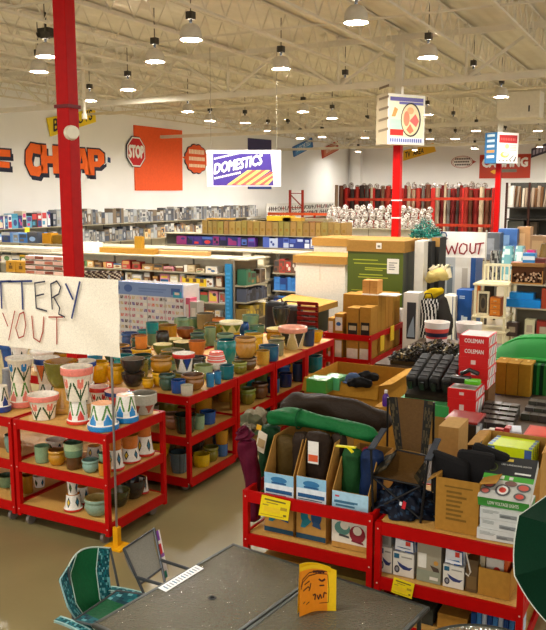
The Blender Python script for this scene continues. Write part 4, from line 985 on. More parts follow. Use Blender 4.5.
o = fy(252, 424, 6.62); t = tag(bag([fy(243, 425, 6.62), fy(250, 420, 6.62), fy(257, 421, 6.62), fy(262, 427, 6.62)], [.06, .10, .11, .05], hx('8a806a'), seed=17, wr=.3, col2=hx('5a5a44'), mb=MB(o)).build('cloth_bag', None, ('fabric',), smooth=True), 'crumpled grey-beige cloth bag lying behind the maroon bag', 'bag')
# long bags lying across
o = fy(300, 420, 6.36); t = thing('tent_bag', 'long bright green bag lying across the bagged chairs', 'bag', o)
bag([fy(267, 418, 6.36), fy(284, 416, 6.36), fy(305, 419, 6.36), fy(330, 424, 6.34), fy(355, 430, 6.32), fy(379, 437, 6.3)], [.075, .095, .085, .08, .085, .075], hx('13602f'), seed=21, wr=.16, flat=.85, folds=4, mb=MB(o)).build('cover', t, ('nylon',), smooth=True)
m = MB(o)
for px, py in ((300, 421), (345, 432)):
    c = fy(px, py - 2, 6.34); m.tube([c + Vector((.0, .098 * math.cos(a), .09 * math.sin(a))) for a in [2 * math.pi * i / 16 for i in range(17)]], .008, hx('0f4a26'), 6, caps=False)
m.build('strap', t, ('fabric',), label='dark green straps')
o = fy(330, 408, 6.72); t = thing('tent_bag', 'long dark brown bag lying behind the bright green bag', 'bag', o)
bag([fy(281, 407, 6.72), fy(298, 403, 6.72), fy(325, 405, 6.72), fy(355, 412, 6.72), fy(392, 424, 6.72)], [.07, .11, .12, .12, .11], hx('2c2118'), seed=22, wr=.16, flat=.9, folds=3, mb=MB(o)).build('cover', t, ('nylon',), smooth=True)
# yellow price cards on the rails
def price_card(pix, Y, label, red=True):
    pts = [fy(a, b, Y) for a, b in pix]; o = pts[0]; mb = MB(o); nn = Vector((0, -1, 0))
    q = [p + nn * .0 for p in pts]; mb.poly(q, hx('f4d80c')); mb.poly([p + Vector((0, .003, 0)) for p in q[::-1]], hx('f4d80c'))
    for k in range(len(q)): mb.poly([q[k], q[k] + Vector((0, .003, 0)), q[(k + 1) % len(q)] + Vector((0, .003, 0)), q[(k + 1) % len(q)]], hx('f4d80c'))
    def uv(u, v): a = q[0].lerp(q[1], u); b = q[3].lerp(q[2], u); return b.lerp(a, v) + nn * .002
    for u0, v0, u1, v1, c in ((.12, .8, .85, .88, hx('7a6a20')), (.2, .68, .6, .73, hx('a8902a')), (.08, .55, .28, .6, hx('a8902a')), (.7, .45, .92, .6, hx('b89a20')), (.06, .1, .86, .12, hx('9a7a20')), (.82, .16, .92, .26, hx('7a6a20')), (.15, .25, .7, .5, hx('f0cc20'))):
        mb.poly([uv(u0, v0), uv(u1, v0), uv(u1, v1), uv(u0, v1)], c)
    return tag(mb.build('price_card', None, ('print',)), label, 'price card')
price_card([(262, 494.5), (290.5, 501.5), (288, 521), (258.5, 515)], CY0 - .012, 'yellow price card hung on the rail before the brown bags')
price_card([(394, 577), (414.5, 584), (411.5, 599), (391, 592)], CY0 - .012, 'yellow price card hung under the shelf of striped boxes')
# ---- middle shelf of the second cart
def swoosh(): return [(0, 0, 1, 1, hx('c9c4b8')), (.02, .02, .98, .98, hx('d8d3c6')), ('P', [(.2, .62), (.45, .5), (.75, .42), (.95, .45), (.8, .3), (.5, .3), (.3, .42)], hx('28356a')), ('E', .2, .28, .13, .16, hx('33313a')), ('E', .2, .28, .07, .09, hx('8a8a92')), (.05, .74, .3, .94, hx('1a5a78')), (.4, .8, .9, .86, hx('9a958a'))]
sw = {'f': swoosh(), 'r': [(.02, .05, .98, .95, hx('bdb8aa'))]}
GS = 'pale boxes with a dark swoosh'
YM = CY0 + .10
def shelfbox(px0, px1, pyt, pyb, label, col, pp, d=.26, z0=ZD[1], name='product_box', Y=YM, **k):
    x0, x1, y0, y1, a, b = fbox(px0, px1, pyt, pyb, Y, d, z0); return pbox(name, label, 'box', x0, x1, y0, y1, z0, b, col, pp, ('print',), **k), (x0, x1, y0, y1, z0, b)
shelfbox(380, 392, 547, 568, 'pale swoosh box by the cart post', hx('cfcabd'), sw, group=GS)
_, bx_ = shelfbox(393, 414, 553, 576, 'pale swoosh box under the blue and white bag', hx('cfcabd'), sw, group=GS)
_, by_ = shelfbox(443, 464, 566, 587, 'pale swoosh box under the blue pack with the white tag', hx('cfcabd'), sw, group=GS)
shelfbox(379, 391, 529, 548, 'grey pack standing on the swoosh box by the cart post', hx('8f8f88'), {'f': [(.2, .2, .8, .6, hx('77776f'))]}, z0=fy(385, 548, YM).z)
def bluepack(b, px0, px1, pyt, label, seed):
    x0, x1 = fy(px0, 550, YM).x, fy(px1, 550, YM).x; z0 = b[5] + .002; zt = fy((px0 + px1) / 2, pyt, YM).z; o = Vector(((x0 + x1) / 2, YM + .1, z0)); t = thing('hammock_pack', label, 'pack', o)
    a = (x1 - x0) / 2
    def fn(u, v):
        t_ = 2 * math.pi * u; k = 1 - .25 * v; e = .9 + .1 * math.sin(5 * t_ + seed)
        return (o.x + a * k * math.copysign(abs(math.cos(t_)) ** .6, math.cos(t_)) * e, o.y + .09 * k * math.copysign(abs(math.sin(t_)) ** .6, math.sin(t_)) * e, z0 + (zt - z0) * v)
    cs = [hx('1c4f9a'), hx('2a6ab4'), hx('e6eaf0'), hx('1f57a4'), hx('163e80')]
    MB(o).grid(fn, 24, 6, lambda u, v: cs[int(u * 24) % 5], 0, True).poly([fn(i / 24, 1) for i in range(24)], hx('2a6ab4')).build('folded_cloth', t, ('fabric',), smooth=True)
    h = zt - z0; m = MB(o); m.prism([(-a * .75, .02), (a * .8, .02), (a * .75, h * .5), (-a * .7, h * .55)], (o.x, o.y - .1, z0), (1, 0, 0), PZ, .004, hx('e9ebee')); m.prism([(-a * .6, .05), (a * .6, .04), (a * .5, h * .22), (-a * .2, h * .2)], (o.x, o.y - .106, z0), (1, 0, 0), PZ, .002, hx('2c6aa8')); m.prism([(a * .15, h * .33), (a * .55, h * .33), (a * .55, h * .5), (a * .15, h * .5)], (o.x, o.y - .106, z0), (1, 0, 0), PZ, .002, hx('d8402c'))
    m.build('card', t, ('print',), label='white card with a blue wave')
    return t
bluepack(bx_, 392, 416, 529, 'blue and white striped pack nearest the cart post', 1)
bluepack(by_, 443, 465, 537, 'blue pack with a red mark beside the white cord', 2)
shelfbox(417, 441, 543, 579, 'beige box with a white label between the swoosh boxes', hx('9d947e'), {'f': [(0, 0, 1, .3, hx('8c917c')), (.05, .35, .4, .72, hx('e2ddd0')), ('P', [(.55, .45), (.7, .3), (.95, .3), (.9, .4)], hx('4a3a30')), ('E', .8, .52, .1, .06, hx('c08a3a')), (.55, .08, .9, .16, hx('d6d2c6'))]})
q0 = fy(465, 555, YM); t = tag(MB(q0).tube([fy(*a, YM) for a in ((464, 540), (466, 553), (469, 565), (470.5, 572), (468.5, 576), (465.5, 573))], .007, hx('d8d4c8'), 6).build('cord', None, ('fabric',)), 'white cord dangling beside the blue pack', 'cord')
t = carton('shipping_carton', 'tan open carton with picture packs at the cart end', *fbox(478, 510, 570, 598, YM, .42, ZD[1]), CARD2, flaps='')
shelfbox(466, 477.5, 560, 588, 'brown pack on the cart shelf beside the tan open carton', hx('5a4426'), {'f': [(.1, .1, .9, .5, hx('6f5630'))]})
x0, x1, y0, y1, z0, z1 = fbox(486, 504, 559, 584, YM + .06, .05)
pbox('picture_pack', 'white picture pack with a red spot standing in the tan carton', 'box', x0, x1, y0, y1, ZD[1] + .015, z1, hx('d9d2c6'), {'f': [(.1, .3, .9, .5, hx('7a5a44')), ('E', .6, .65, .2, .12, hx('c8281e')), (.15, .1, .6, .25, hx('6a7a9a'))]}, ('print',))
x0, x1, y0, y1, z0, z1 = fbox(503.5, 507, 556, 590, YM + .06, .2); pbox('picture_pack', 'orange pack edge at the end of the tan carton', 'box', x0, x1, y0, y1, ZD[1] + .015, z1, hx('cf5a1c'), None, ('print',))
x0, x1, y0, y1, z0, z1 = fbox(479.5, 484.5, 556, 590, YM + .05, .2); pbox('picture_pack', 'cream pack standing at the near end of the tan carton', 'box', x0, x1, y0, y1, ZD[1] + .015, z1, hx('b9ab8e'), {'f': [(.2, .2, .8, .8, hx('a89a7c'))]}, ('print',))
# ---- bottom shelf of both front carts
for k, (a, b, pt, c, nm) in enumerate(((470, 514, 604, hx('24467e'), 'blue and white striped cloths folded'),)):
    o = fy(492, 622, YM); t = thing('folded_cloth_stack', 'blue and white striped folded cloths on the cart bottom shelf', 'cloth', (o.x, YM + .15, ZD[0]))
    for j in range(9):
        x = o.x - .17 + j * .042; MB((o.x, YM + .15, ZD[0])).box(x, x + .038, YM + .02 + .01 * (j % 3), YM + .34, ZD[0], ZD[0] + .2 + .02 * (j % 2), (hx('24467e'), hx('3f78b0'), hx('b9c6d4'))[j % 3]).build('folded_cloth', t, ('fabric',), bev=.008)
for k, (a, b, h, c, lab) in enumerate(((-3.2, -2.75, .22, CARD2, 'flat tan carton under the chair cart'), (-2.7, -2.2, .2, hx('8a7a3c'), 'ochre carton on the chair cart bottom shelf'), (-1.95, -1.62, .14, hx('3a3a30'), 'dark low carton under the striped boxes'), (-1.58, -1.34, .13, CARD2, 'low tan carton before the striped cloths'))):
    pbox('shipping_carton', lab, 'carton', a, b, CY0 + .12, CY0 + .7, (ZC if k < 2 else ZD)[0], (ZC if k < 2 else ZD)[0] + h, c, {'f': [(.1, .3, .4, .7, hx('d8d0b8'))]} if k == 1 else None)
# ------------------------------------------------------------------ camp chair on the cart top
CT = ZD[2]
def pt(px, py, Y): return fy(px, py, Y)
o = Vector((fy(400, 500, 6.25).x, 6.25, CT)); t = thing('camp_chair', 'brown camping armchair with camouflage pockets standing on the red cart', 'chair', o)
BRC = hx('573c18'); CAM = hx('1a1810'); CAM2 = hx('453a24')
fl_, fr_, br_, bl_ = pt(372, 476, 5.98), pt(421, 486, 5.98), pt(426, 456, 6.42), pt(397, 450, 6.42)
def quadgrid(mb, a, b, c, d, nu, nv, cf, sagz=0, th=.012):
    for s_ in (0, -th):
        def fn(u, v):
            p = a.lerp(b, u).lerp(d.lerp(c, u), v); return p + Vector((0, 0, s_ - sagz * math.sin(u * math.pi) * math.sin(v * math.pi)))
        mb.grid(fn, nu, nv, cf)
    return mb
camo = lambda u, v: CAM2 if (math.sin(u * 21 + 4 * math.sin(v * 9)) * math.sin(v * 17 + 3 * math.sin(u * 11))) > .15 else CAM
quadgrid(MB(o), fl_, fr_, br_, bl_, 20, 10, lambda u, v: BRC, .05).build('seat', t, ('nylon',), smooth=True)
tl, tr, b2r, b2l = pt(388, 397, 6.62), pt(434, 402, 6.62), pt(427, 455, 6.46), pt(396, 449, 6.46)
def backc(u, v): return BRC if .2 < u < .78 else (BLACK if abs(u - .2) < .03 or abs(u - .78) < .03 else camo(u * 1.6, v * 1.6))
mb = MB(o)
for s_ in (0, .012):
    mb.grid(lambda u, v: b2l.lerp(b2r, u).lerp(tl.lerp(tr, u), v) + Vector((0, s_ + .03 * math.sin(u * math.pi), 0)), 36, 16, backc)
mb.build('backrest', t, ('nylon',), smooth=True)
m = MB(o); quadgrid(m, pt(421, 486, 5.96), pt(414, 476, 5.97), pt(424, 462, 6.2), pt(429, 468, 6.2), 8, 6, camo, -.01); m.build('cup_pocket', t, ('nylon',), label='camouflage cup pocket')
m = MB(o); quadgrid(m, pt(373, 475, 5.96), pt(386, 468, 5.97), pt(397, 452, 6.35), pt(381, 457, 6.3), 8, 6, camo, -.012); m.build('side_pocket', t, ('nylon',), label='camouflage side pocket')
GF = hx('151516')
for nm, a, b in (('arm', pt(371, 449, 5.95), pt(384, 429, 6.5)), ('arm', pt(428, 460, 5.95), pt(438, 439, 6.5))): MB(o).bar(a, b, .055, .02, hx('3c4048')).build('armrest', t, ('fabric',), bev=.006)
legs = [(pt(371, 449, 5.95), Vector((pt(377, 520, 6.05).x, 5.95, CT))), (pt(428, 460, 5.95), Vector((pt(424, 520, 6.05).x, 5.95, CT))), (tl, Vector((pt(384, 500, 6.6).x, 6.66, CT))), (tr, Vector((pt(430, 500, 6.6).x, 6.66, CT)))]
for a, b in legs: MB(o).tube([a, b], .011, GF, 8).build('leg', t, ('dark',))
for a, b in ((fl_, legs[1][1] + Vector((0, 0, .03))), (fr_, legs[0][1] + Vector((0, 0, .03)))): MB(o).tube([a, b], .01, GF, 8).build('cross_brace', t, ('dark',))
for a, b in ((fl_, bl_), (fr_, br_), (fl_, fr_), (bl_, br_)): MB(o).tube([a, b], .01, GF, 8).build('seat_rail', t, ('dark',))
o = Vector((fy(402, 505, 6.05).x, 6.12, CT)); t = thing('cloth_heap', 'dark navy cloth heaped under the camping armchair', 'cloth', o)
def heap(u, v):
    a = 2 * math.pi * u; r = math.sin(v * math.pi / 2); h = math.cos(v * math.pi / 2)
    w = 1 + .14 * math.sin(a * 5 + v * 9) + .1 * math.sin(a * 9 - v * 14)
    return (o.x + .25 * r * math.cos(a) * w, o.y + .2 * r * math.sin(a) * w, CT + .23 * h * (1 + .2 * math.sin(a * 4 + v * 11)) * (.75 + .25 * w))
MB(o).grid(heap, 64, 20, lambda u, v: hx('24384f') if math.sin(u * 80 + v * 33) > .75 else hx('0b1120'), 0, True).build('folds', t, ('nylon',), smooth=True)
m = MB(o); m.prism([(-.02, -.03), (.01, -.035), (.02, .025), (-.005, .035)], pt(404, 505, 5.9), (1, 0, 0), PZ, .004, hx('c8202c')); m.prism([(-.04, -.005), (-.02, -.01), (-.015, .02), (-.035, .025)], pt(404, 505, 5.9), (1, 0, 0), PZ, .004, hx('dfe3ea')); m.build('label_tag', t, ('print',), label='red and white label')
# carton with black cushions
x0, x1, y0, y1, z0, z1 = fbox(435.5, 479, 480, 526, 5.9, .5, CT)
PT_ = {'f': [('L', .25, .22, .5, .6, 7, hx('7a5a22')), (.2, .84, .85, .87, hx('7a5a22'))]}
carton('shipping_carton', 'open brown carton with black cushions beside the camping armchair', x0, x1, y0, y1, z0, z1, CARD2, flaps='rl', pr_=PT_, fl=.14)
for k, (dx, dy, lean) in enumerate(((.1, .16, .06), (.22, .22, .08), (.27, .36, .05))):
    o = Vector((x0 + dx, y0 + dy, CT + .02)); hh = (z1 - CT) + (.12, .2, .17)[k]
    mb = MB(o); mb.box(-.15, .15, -.045, .045, 0, hh, hx('1c1b1c')); 
    for q in mb.v: q.y += lean * q.z / hh; q.x += (-.05, .02, .07)[k] * q.z / hh; q.z *= .9 + .12 * (q.x < 0) * (k != 1); q += o
    ob = tag(mb.build('seat_cushion', None, ('fabric',), bev=.035), ('black cushion at the front of the brown carton', 'black cushion in the middle of the brown carton, tallest', 'black cushion at the back of the brown carton')[k], 'cushion')
pbox('shipping_carton', 'plain tan carton standing behind the black cushions', 'carton', *fbox(438, 458, 427, 468, 7.6, .4, .662), hx('b08a50'))
# stack of kits
x0, x1, y0, y1, z0, _ = fbox(478.5, 526, 512, 540, 5.88, .42, CT); hS = .085
for k in range(3):
    s_ = (-.02, .015, 0)[k]
    pbox('kit_box', 'white kit box in the stack at the cart end, %s' % ('lowest', 'second from the bottom', 'just below the tilted lid')[k], 'box', x0 + s_, x1 + s_, y0, y1, CT + k * (hS + .002), CT + k * (hS + .002) + hS, hx('cfd2cf'),
         {'f': [('L', .06, .5, .35, .34, 3, hx('9aa09c')), (.42, .25, .78, .6, hx('8a9090')), ('L', .44, .3, .3, .2, 2, hx('4a4a4a'))], 'r': [(0, 0, 1, 1, hx('3a8a3c')), (.2, .3, .8, .6, hx('2c2c2c'))]}, ('print',), rz=R((3, -2, 2)[k]), group='white kit boxes in a stack')
zt = CT + 3 * (hS + .002)
t = thing('kit_box', 'green-edged light kit box tilted on top of the white stack', 'box', ((x0 + x1) / 2, y0 + .02, zt + .003)); t.rotation_euler = (R(23), 0, R(2))
W_, L_ = (x1 - x0) * 1.08, .5; mb = MB(); mb.box(-W_ / 2, W_ / 2, 0, L_, 0, .085, hx('e6e6e0'), 0, f=hx('3f9a3a'), r=hx('d0d2cc'))
prints(mb, 't', [(0, .52, 1, 1, hx('22262c')), (0, .42, 1, .55, hx('4aa63c')), (0, 0, 1, .43, hx('c9cbc6')), ('T', 'LED LANDSCAPE LIGHTS', .3, .78, .6, .035, hx('c8cac8')), (.3, .88, .52, .94, hx('c8b04a')), (.6, .6, .92, .64, hx('e0e2de')), (.3, .45, .42, .53, hx('e6f0e0')), (.52, .45, .6, .52, hx('d8d8d0')), ('E', .14, .7, .1, .1, hx('5a6a2a')), ('E', .14, .7, .085, .085, hx('1c1f22')),
  ('E', .16, .3, .13, .09, hx('55585a')), ('E', .16, .3, .09, .06, hx('c05a52')), ('E', .12, .14, .1, .07, hx('6a6a6a')), ('E', .12, .14, .07, .05, hx('c86a60')), ('E', .45, .2, .15, .13, hx('5a5c60')), ('E', .45, .2, .11, .1, hx('e8e4e0')), ('E', .45, .2, .07, .06, hx('d8483c')), ('E', .58, .36, .12, .06, hx('7a5a56')), ('E', .84, .3, .14, .09, hx('5c5e60')), ('E', .84, .3, .1, .06, hx('c85a50')), ('E', .8, .1, .12, .08, hx('5c5e60')), ('E', .8, .1, .08, .05, hx('d05248'))], -W_ / 2, W_ / 2, 0, L_, 0, .085)
prints(mb, 'f', [('T', 'LOW VOLTAGE LIGHTS', .2, .3, .6, .4, hx('e6f2e0'))], -W_ / 2, W_ / 2, 0, L_, 0, .085)
mb.build('lid_box', t, ('print',))
# lime bag carton behind
x0, x1, y0, y1, z0, z1 = fbox(478, 541, 449, 476, 6.95, .5, .662)
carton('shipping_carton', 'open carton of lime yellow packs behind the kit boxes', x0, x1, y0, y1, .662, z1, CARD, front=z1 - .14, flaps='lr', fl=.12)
for k in range(4):
    q = z1 + .0 - k * .01
    pbox('lime_pack', 'lime yellow pack in the open carton behind the kit boxes', 'pack', x0 + .07, x1 - .09, y0 + .05 + k * .11, y0 + .14 + k * .11, .71, q, hx('c8e010'), {'f': [(0, .86, .16, .99, hx('3a6a9a')), (.84, .86, 1, .99, hx('3a5a9a')), (.1, .9, .15, .97, hx('d8e8f0'))], 't': [(0, .1, .1, .8, hx('5a7ab0')), (.92, .1, 1, .8, hx('48689a'))]}, ('plastic',), 'lime packs in the carton', 'the cushions side')
struct_support = None
# ------------------------------------------------------------------ glass tables in front
TR = R(-8); tc_, ts_ = math.cos(TR), math.sin(TR)
def glass_table(lx, w, L, label):
    cx, cy = -3.19 + lx * tc_, 5.39 + lx * ts_
    t = thing('patio_table', label, 'table', (cx, cy, 0), TR); zt = .72; fr = .03; DF = hx('3c403c')
    m = MB(); m.box(0, w, -fr, 0, zt - .03, zt, DF); m.box(0, w, -L, -L + fr, zt - .03, zt, DF); m.box(0, fr, -L + fr, -fr, zt - .03, zt, DF); m.box(w - fr, w, -L + fr, -fr, zt - .03, zt, DF)
    m.build('table_frame', t, ('dark',), bev=.006)
    g = MB(); hx_, hy_ = w / 2, -.80; rh = .022; n = 20   # pane with its umbrella hole
    x0, x1, y0, y1 = fr, w - fr, -L + fr, -fr
    ring = [(hx_ + rh * math.cos(2 * math.pi * i / n), hy_ + rh * math.sin(2 * math.pi * i / n)) for i in range(n)]
    def edge(a):
        c_, s_ = math.cos(a), math.sin(a); k = min([(q - b) / d for q, b, d in ((x1, hx_, c_), (x0, hx_, c_), (y1, hy_, s_), (y0, hy_, s_)) if abs(d) > 1e-6 and (q - b) / d > 0])
        return (hx_ + c_ * k, hy_ + s_ * k)
    an = sorted([2 * math.pi * i / n for i in range(n)] + [math.atan2(yy - hy_, xx - hx_) % (2 * math.pi) for xx in (x0, x1) for yy in (y0, y1)])
    for z in (zt - .004, zt - .010):
        for a, b in zip(an, an[1:] + [an[0] + 2 * math.pi]):
            q = [(hx_ + rh * math.cos(a), hy_ + rh * math.sin(a)), edge(a), edge(b), (hx_ + rh * math.cos(b), hy_ + rh * math.sin(b))]
            q = [(p[0], p[1], z) for p in q]; g.poly(q if z > zt - .005 else q[::-1], (1, 1, 1))
    g.build('glass_top', t, ('tglass',), label='pebbled glass top')
    MB().lathe([(.016, zt - .015), (.03, zt - .002), (.026, zt + .001), (.016, zt + .001), (.014, zt - .015)], 20, hx('121312'), hx_, hy_).build('hole_ring', t, ('matte',), label='dark ring of the umbrella hole')
    for x in (.05, w - .05):
        for y in (-.07, -L + .07): MB().tube([(x, y, 0), (x, y, zt - .03)], .016, DF, 10).build('leg', t, ('dark',))
    return t
glass_table(0, .885, 1.55, 'glass-topped patio table beside the green folding chair')
glass_table(.895, .885, 1.55, 'glass-topped patio table under the orange sale card')
q = A(470, 623, .72); fw = Vector((-_f.x, -_f.y, 0)).normalized(); c = q + fw * .46; DF = hx('3c403c')
t = thing('patio_table', 'round glass patio table at the bottom picture edge by the red cart', 'table', (c.x, c.y, 0))
MB().tube([(.45 * math.cos(2 * math.pi * i / 48), .45 * math.sin(2 * math.pi * i / 48), .705) for i in range(49)], .015, DF, 8, caps=False).build('table_rim', t, ('dark',))
MB().lathe([(0, .712), (.44, .712), (.44, .706), (0, .706)], 48, (1, 1, 1)).build('glass_top', t, ('tglass',), label='pebbled glass top')
for k in range(4): a = R(45 + 90 * k); MB().tube([(.42 * math.cos(a), .42 * math.sin(a), .7), (.34 * math.cos(a), .34 * math.sin(a), 0)], .013, DF, 8).build('leg', t, ('dark',))
# folded orange sale card
a0, a1 = A(302, 615, .722), A(334, 613, .722)
a0 = A(299.5, 617, .722); a1 = A(336, 611, .722)
t = thing('sale_card', 'folded yellow card with orange handwritten print standing on the glass', 'sale card', a0)
zt = .722 + .265; mid = (a0 + a1) / 2
ax = (a1 - a0); ax.z = 0; wd = ax.length; ax.normalize(); nb = Vector((ax.y, -ax.x, 0))
if nb.dot(EYE - a0) < 0: nb = -nb
def face(u, v): return a0 + ax * wd * u - nb * (.05 * math.sin(u * math.pi)) * (1.0) + PZ * (.36 * (1 - .16 * u) * v + .02 * math.sin(u * math.pi) * (v - .5))
OY = hx('f6c80c'); OO = hx('f2900e')
mb = MB(a0)
mb.grid(face, 20, 12, lambda u, v: OO if (u < .82 and v < .88 and v < .93 - .02) else OY)
mb.grid(lambda u, v: face(u, v) - nb * .003, 20, 12, OY)
def fs(pts, wdt, col):
    for (x0_, y0_), (x1_, y1_) in zip(pts, pts[1:]):
        d = Vector((x1_ - x0_, y1_ - y0_)); L = d.length; n_ = Vector((-d.y, d.x)) / L * wdt / 2
        mb.poly([face(x0_ + n_.x, y0_ + n_.y) + nb * .002, face(x0_ - n_.x, y0_ - n_.y) + nb * .002, face(x1_ - n_.x, y1_ - n_.y) + nb * .002, face(x1_ + n_.x, y1_ + n_.y) + nb * .002], col)
DB = hx('4a1c08')
for st, w2 in (([(.05, .55), (.1, .68), (.3, .78), (.55, .82), (.78, .84)], .02), ([(.05, .6), (.1, .74), (.3, .84), (.55, .88), (.78, .9)], .02), ([(.42, .84), (.46, .87), (.5, .84), (.54, .87), (.6, .84), (.66, .88), (.72, .86)], .05), ([(.16, .62), (.32, .67)], .025), ([(.12, .5), (.28, .56), (.34, .5)], .025), ([(.36, .62), (.33, .5), (.3, .47)], .03),
               ([(.58, .7), (.66, .66), (.74, .72)], .04), ([(.6, .56), (.72, .58)], .03), ([(.42, .36), (.5, .38), (.48, .26)], .035), ([(.54, .36), (.58, .26), (.62, .38), (.66, .28)], .03), ([(.7, .3), (.72, .42), (.78, .4)], .03), ([(.12, .24), (.18, .27)], .02), ([(.22, .2), (.32, .24)], .02), ([(.8, .84), (.83, .5), (.82, .2), (.6, .18)], .012)): fs(st, w2, DB)
mb.build('front_leaf', t, ('print',), smooth=False)
mb = MB(a0); bk = -nb * .10
def back(u, v):
    p = a0 + ax * wd * (u * .9) + PZ * (.31 * (1 - .18 * u)) ; q = a0 + ax * wd * u * .9 + bk; return q.lerp(p, v) if False else (a0 + ax * (wd * u * .85) + bk * (1 - v) * (.4 + .6 * u) + PZ * .385 * v * (1 - .14 * u) - nb * (.05 * math.sin(u * math.pi) + .006))
mb.grid(back, 12, 8, OY); mb.grid(lambda u, v: back(u, v) - nb * .002, 12, 8, hx('f4e6a0')); mb.build('back_leaf', t, ('print',))
# white leaflet on the glass
pts = [A(158, 588, .7215), A(166, 592, .7215), A(204, 569, .7215), A(196, 565, .7215)]; mb = MB(pts[0]); mb.prism([(0, 0), (1, 0), (1, 1), (0, 1)], pts[0], pts[1] - pts[0], pts[3] - pts[0], .001, hx('e9ecec'))
e1, e2 = pts[1] - pts[0], pts[3] - pts[0]
for k in range(12): u = .08 + k * .075; mb.prism([(.2, u), (.8, u), (.8, u + .03), (.2, u + .03)], pts[0] + PZ * .001, e1, e2, .0006, hx('8a929a') if k % 3 else hx('3a6a8a'))
tag(mb.build('leaflet', None, ('print',)), 'white printed leaflet lying along the table edge', 'leaflet')
# ------------------------------------------------------------------ green folding chair
TEALP = [hx('0d4a52'), hx('14606a'), hx('5f9aa0'), hx('0a3440'), hx('1c6a6a')]
def tealpat(u, v): k = int(abs(math.sin(u * 23 + 5 * math.sin(v * 11)) * 2.4 + abs(math.sin(v * 19 + 3 * math.sin(u * 17))) * 2.4)); return TEALP[k % 5]
GRC = hx('06522c')
X_ = -4.12
fX = lambda px, py, X=X_: fx(px, py, X)
o = Vector((X_ + .25, fX(95, 600).y, 0)); t = thing('camp_chair', 'green folding camp chair with teal patterned sides beside the glass table', 'chair', o)
LB, RB = [fX(91, 640, -3.9), fX(68, 608, -3.98), fX(59.5, 580, -4.1), fX(68, 567, -4.16)], [fX(128, 622, -3.9), fX(112, 600, -3.98), fX(109, 570, -4.1), fX(110, 548, -4.16)]
def curve(P, v):
    s_ = v * (len(P) - 1); k = min(int(s_), len(P) - 2); return P[k].lerp(P[k + 1], s_ - k)
def backf(u, v):
    p = curve(LB, v).lerp(curve(RB, v), u); return p + Vector((-.07 * math.sin(u * math.pi), 0, .06 * math.sin(u * math.pi) * max(0, v - .6) * 2.2))
def gcol(u, v): return GRC if .25 + .06 * v < u < .80 else tealpat(u * 1.3, v * 1.3)
mb = MB(o); mb.grid(backf, 44, 34, gcol); mb.grid(lambda u, v: Vector(backf(u, v)) + Vector((-.012, 0, 0)), 44, 34, GRC); mb.build('backrest', t, ('nylon',), smooth=True)
mb = MB(o); mb.tube([backf(i / 20, 1) for i in range(21)], .007, hx('b8c8bc'), 6); mb.tube([backf(0, i / 20) for i in range(21)], .007, hx('8ab0b0'), 6); mb.tube([Vector(backf(.27 + .05 * i / 20, i / 20)) + Vector((.004, 0, 0)) for i in range(21)], .004, hx('b8d0c4'), 5); mb.tube([Vector(backf(.80, i / 20)) + Vector((.004, 0, 0)) for i in range(21)], .004, hx('b8d0c4'), 5); mb.build('piping', t, ('fabric',), label='pale piping')
sl, sr = LB[0], RB[0]; zs = .40
seat = [Vector((-3.93, LB[1].y, zs)), Vector((-3.93, RB[1].y, zs)), Vector((-3.5, RB[1].y + .02, zs + .05)), Vector((-3.5, LB[1].y - .02, zs + .05))]
quadgrid(MB(o), *seat, 16, 10, lambda u, v: GRC if .25 < u < .75 else tealpat(u, v), .05).build('seat', t, ('nylon',), smooth=True)
def armp(a, b, w):
    a, b = Vector(a), Vector(b); d = (b - a); s_ = Vector((-d.y, d.x, 0)).normalized() * w / 2
    m = MB(o)
    for q in (0, -.014): m.grid(lambda u, v: (a - s_).lerp(b - s_, u).lerp((a + s_).lerp(b + s_, u), v) + Vector((0, 0, q + .01 * math.sin(u * 3.14))), 18, 5, lambda u, v: hx('9fc4c0') if v < .18 or v > .84 else tealpat(u * 1.2, v * .6))
    m.build('armrest', t, ('nylon',))
ra, rb2 = fX(109, 588, -4.05), fx(150, 597, -3.72); rb2 = A(150, 597, ra.z - .03)
armp(ra, rb2, .085); la = fX(57, 618, -4.05); lb2 = A(88, 632, la.z - .04); armp(la, lb2, .085)
for a, b in ((LB[3], (-3.95, LB[2].y, 0)), (RB[3], (-3.95, RB[2].y + .03, 0)), (rb2, (rb2.x - .05, rb2.y, 0)), (lb2, (lb2.x - .05, lb2.y, 0))): MB(o).tube([a, b], .011, hx('4a4f50'), 8).build('leg', t, ('dark',))
for a, b in ((seat[0], seat[3]), (seat[1], seat[2]), (seat[0], seat[1]), (seat[3], seat[2])): MB(o).tube([a, b], .009, hx('4a4f50'), 6).build('seat_rail', t, ('dark',))
# ------------------------------------------------------------------ grey mesh chair
tl_, tr_ = fx(123.6, 548.7, -4.02), fx(154, 528.5, -4.02); bl2, br2 = fx(139.7, 584.5, -3.80), fx(162, 568, -3.80)
o = Vector((-3.8, (tl_.y + tr_.y) / 2, 0)); t = thing('sling_chair', 'grey mesh sling chair with a bright tag behind the green chair', 'chair', o)
mb = MB(o)
for q in (0, -.008): mb.grid(lambda u, v: bl2.lerp(br2, u).lerp(tl_.lerp(tr_, u), v) + Vector((q - .03 * math.sin(v * math.pi), 0, 0)), 10, 10, hx('8d8b82'))
mb.build('backrest', t, ('fabric',), smooth=True)
DG = hx('3f4347')
def leg(a, b, nm='leg', r=.012): MB(o).tube([a, b], r, DG, 8).build(nm, t, ('dark',))
dn = lambda a, b: b + (b - a)
for a, b in ((tl_, bl2), (tr_, br2)):
    e = b + (b - a) * .35; leg(a, e, 'back_upright')
    zs2 = e.z; f_ = Vector((e.x + .42, e.y, zs2 + .03)); leg(e, f_, 'seat_rail')
    leg(Vector((e.x + .34, e.y, zs2)), Vector((e.x - .02, e.y, 0))); leg(Vector((e.x + .02, e.y, zs2)), Vector((e.x + .40, e.y, 0)))
    leg(b + (a - b) * .2, Vector((b.x + .36, b.y, b.z + .05)), 'armrest', .014)
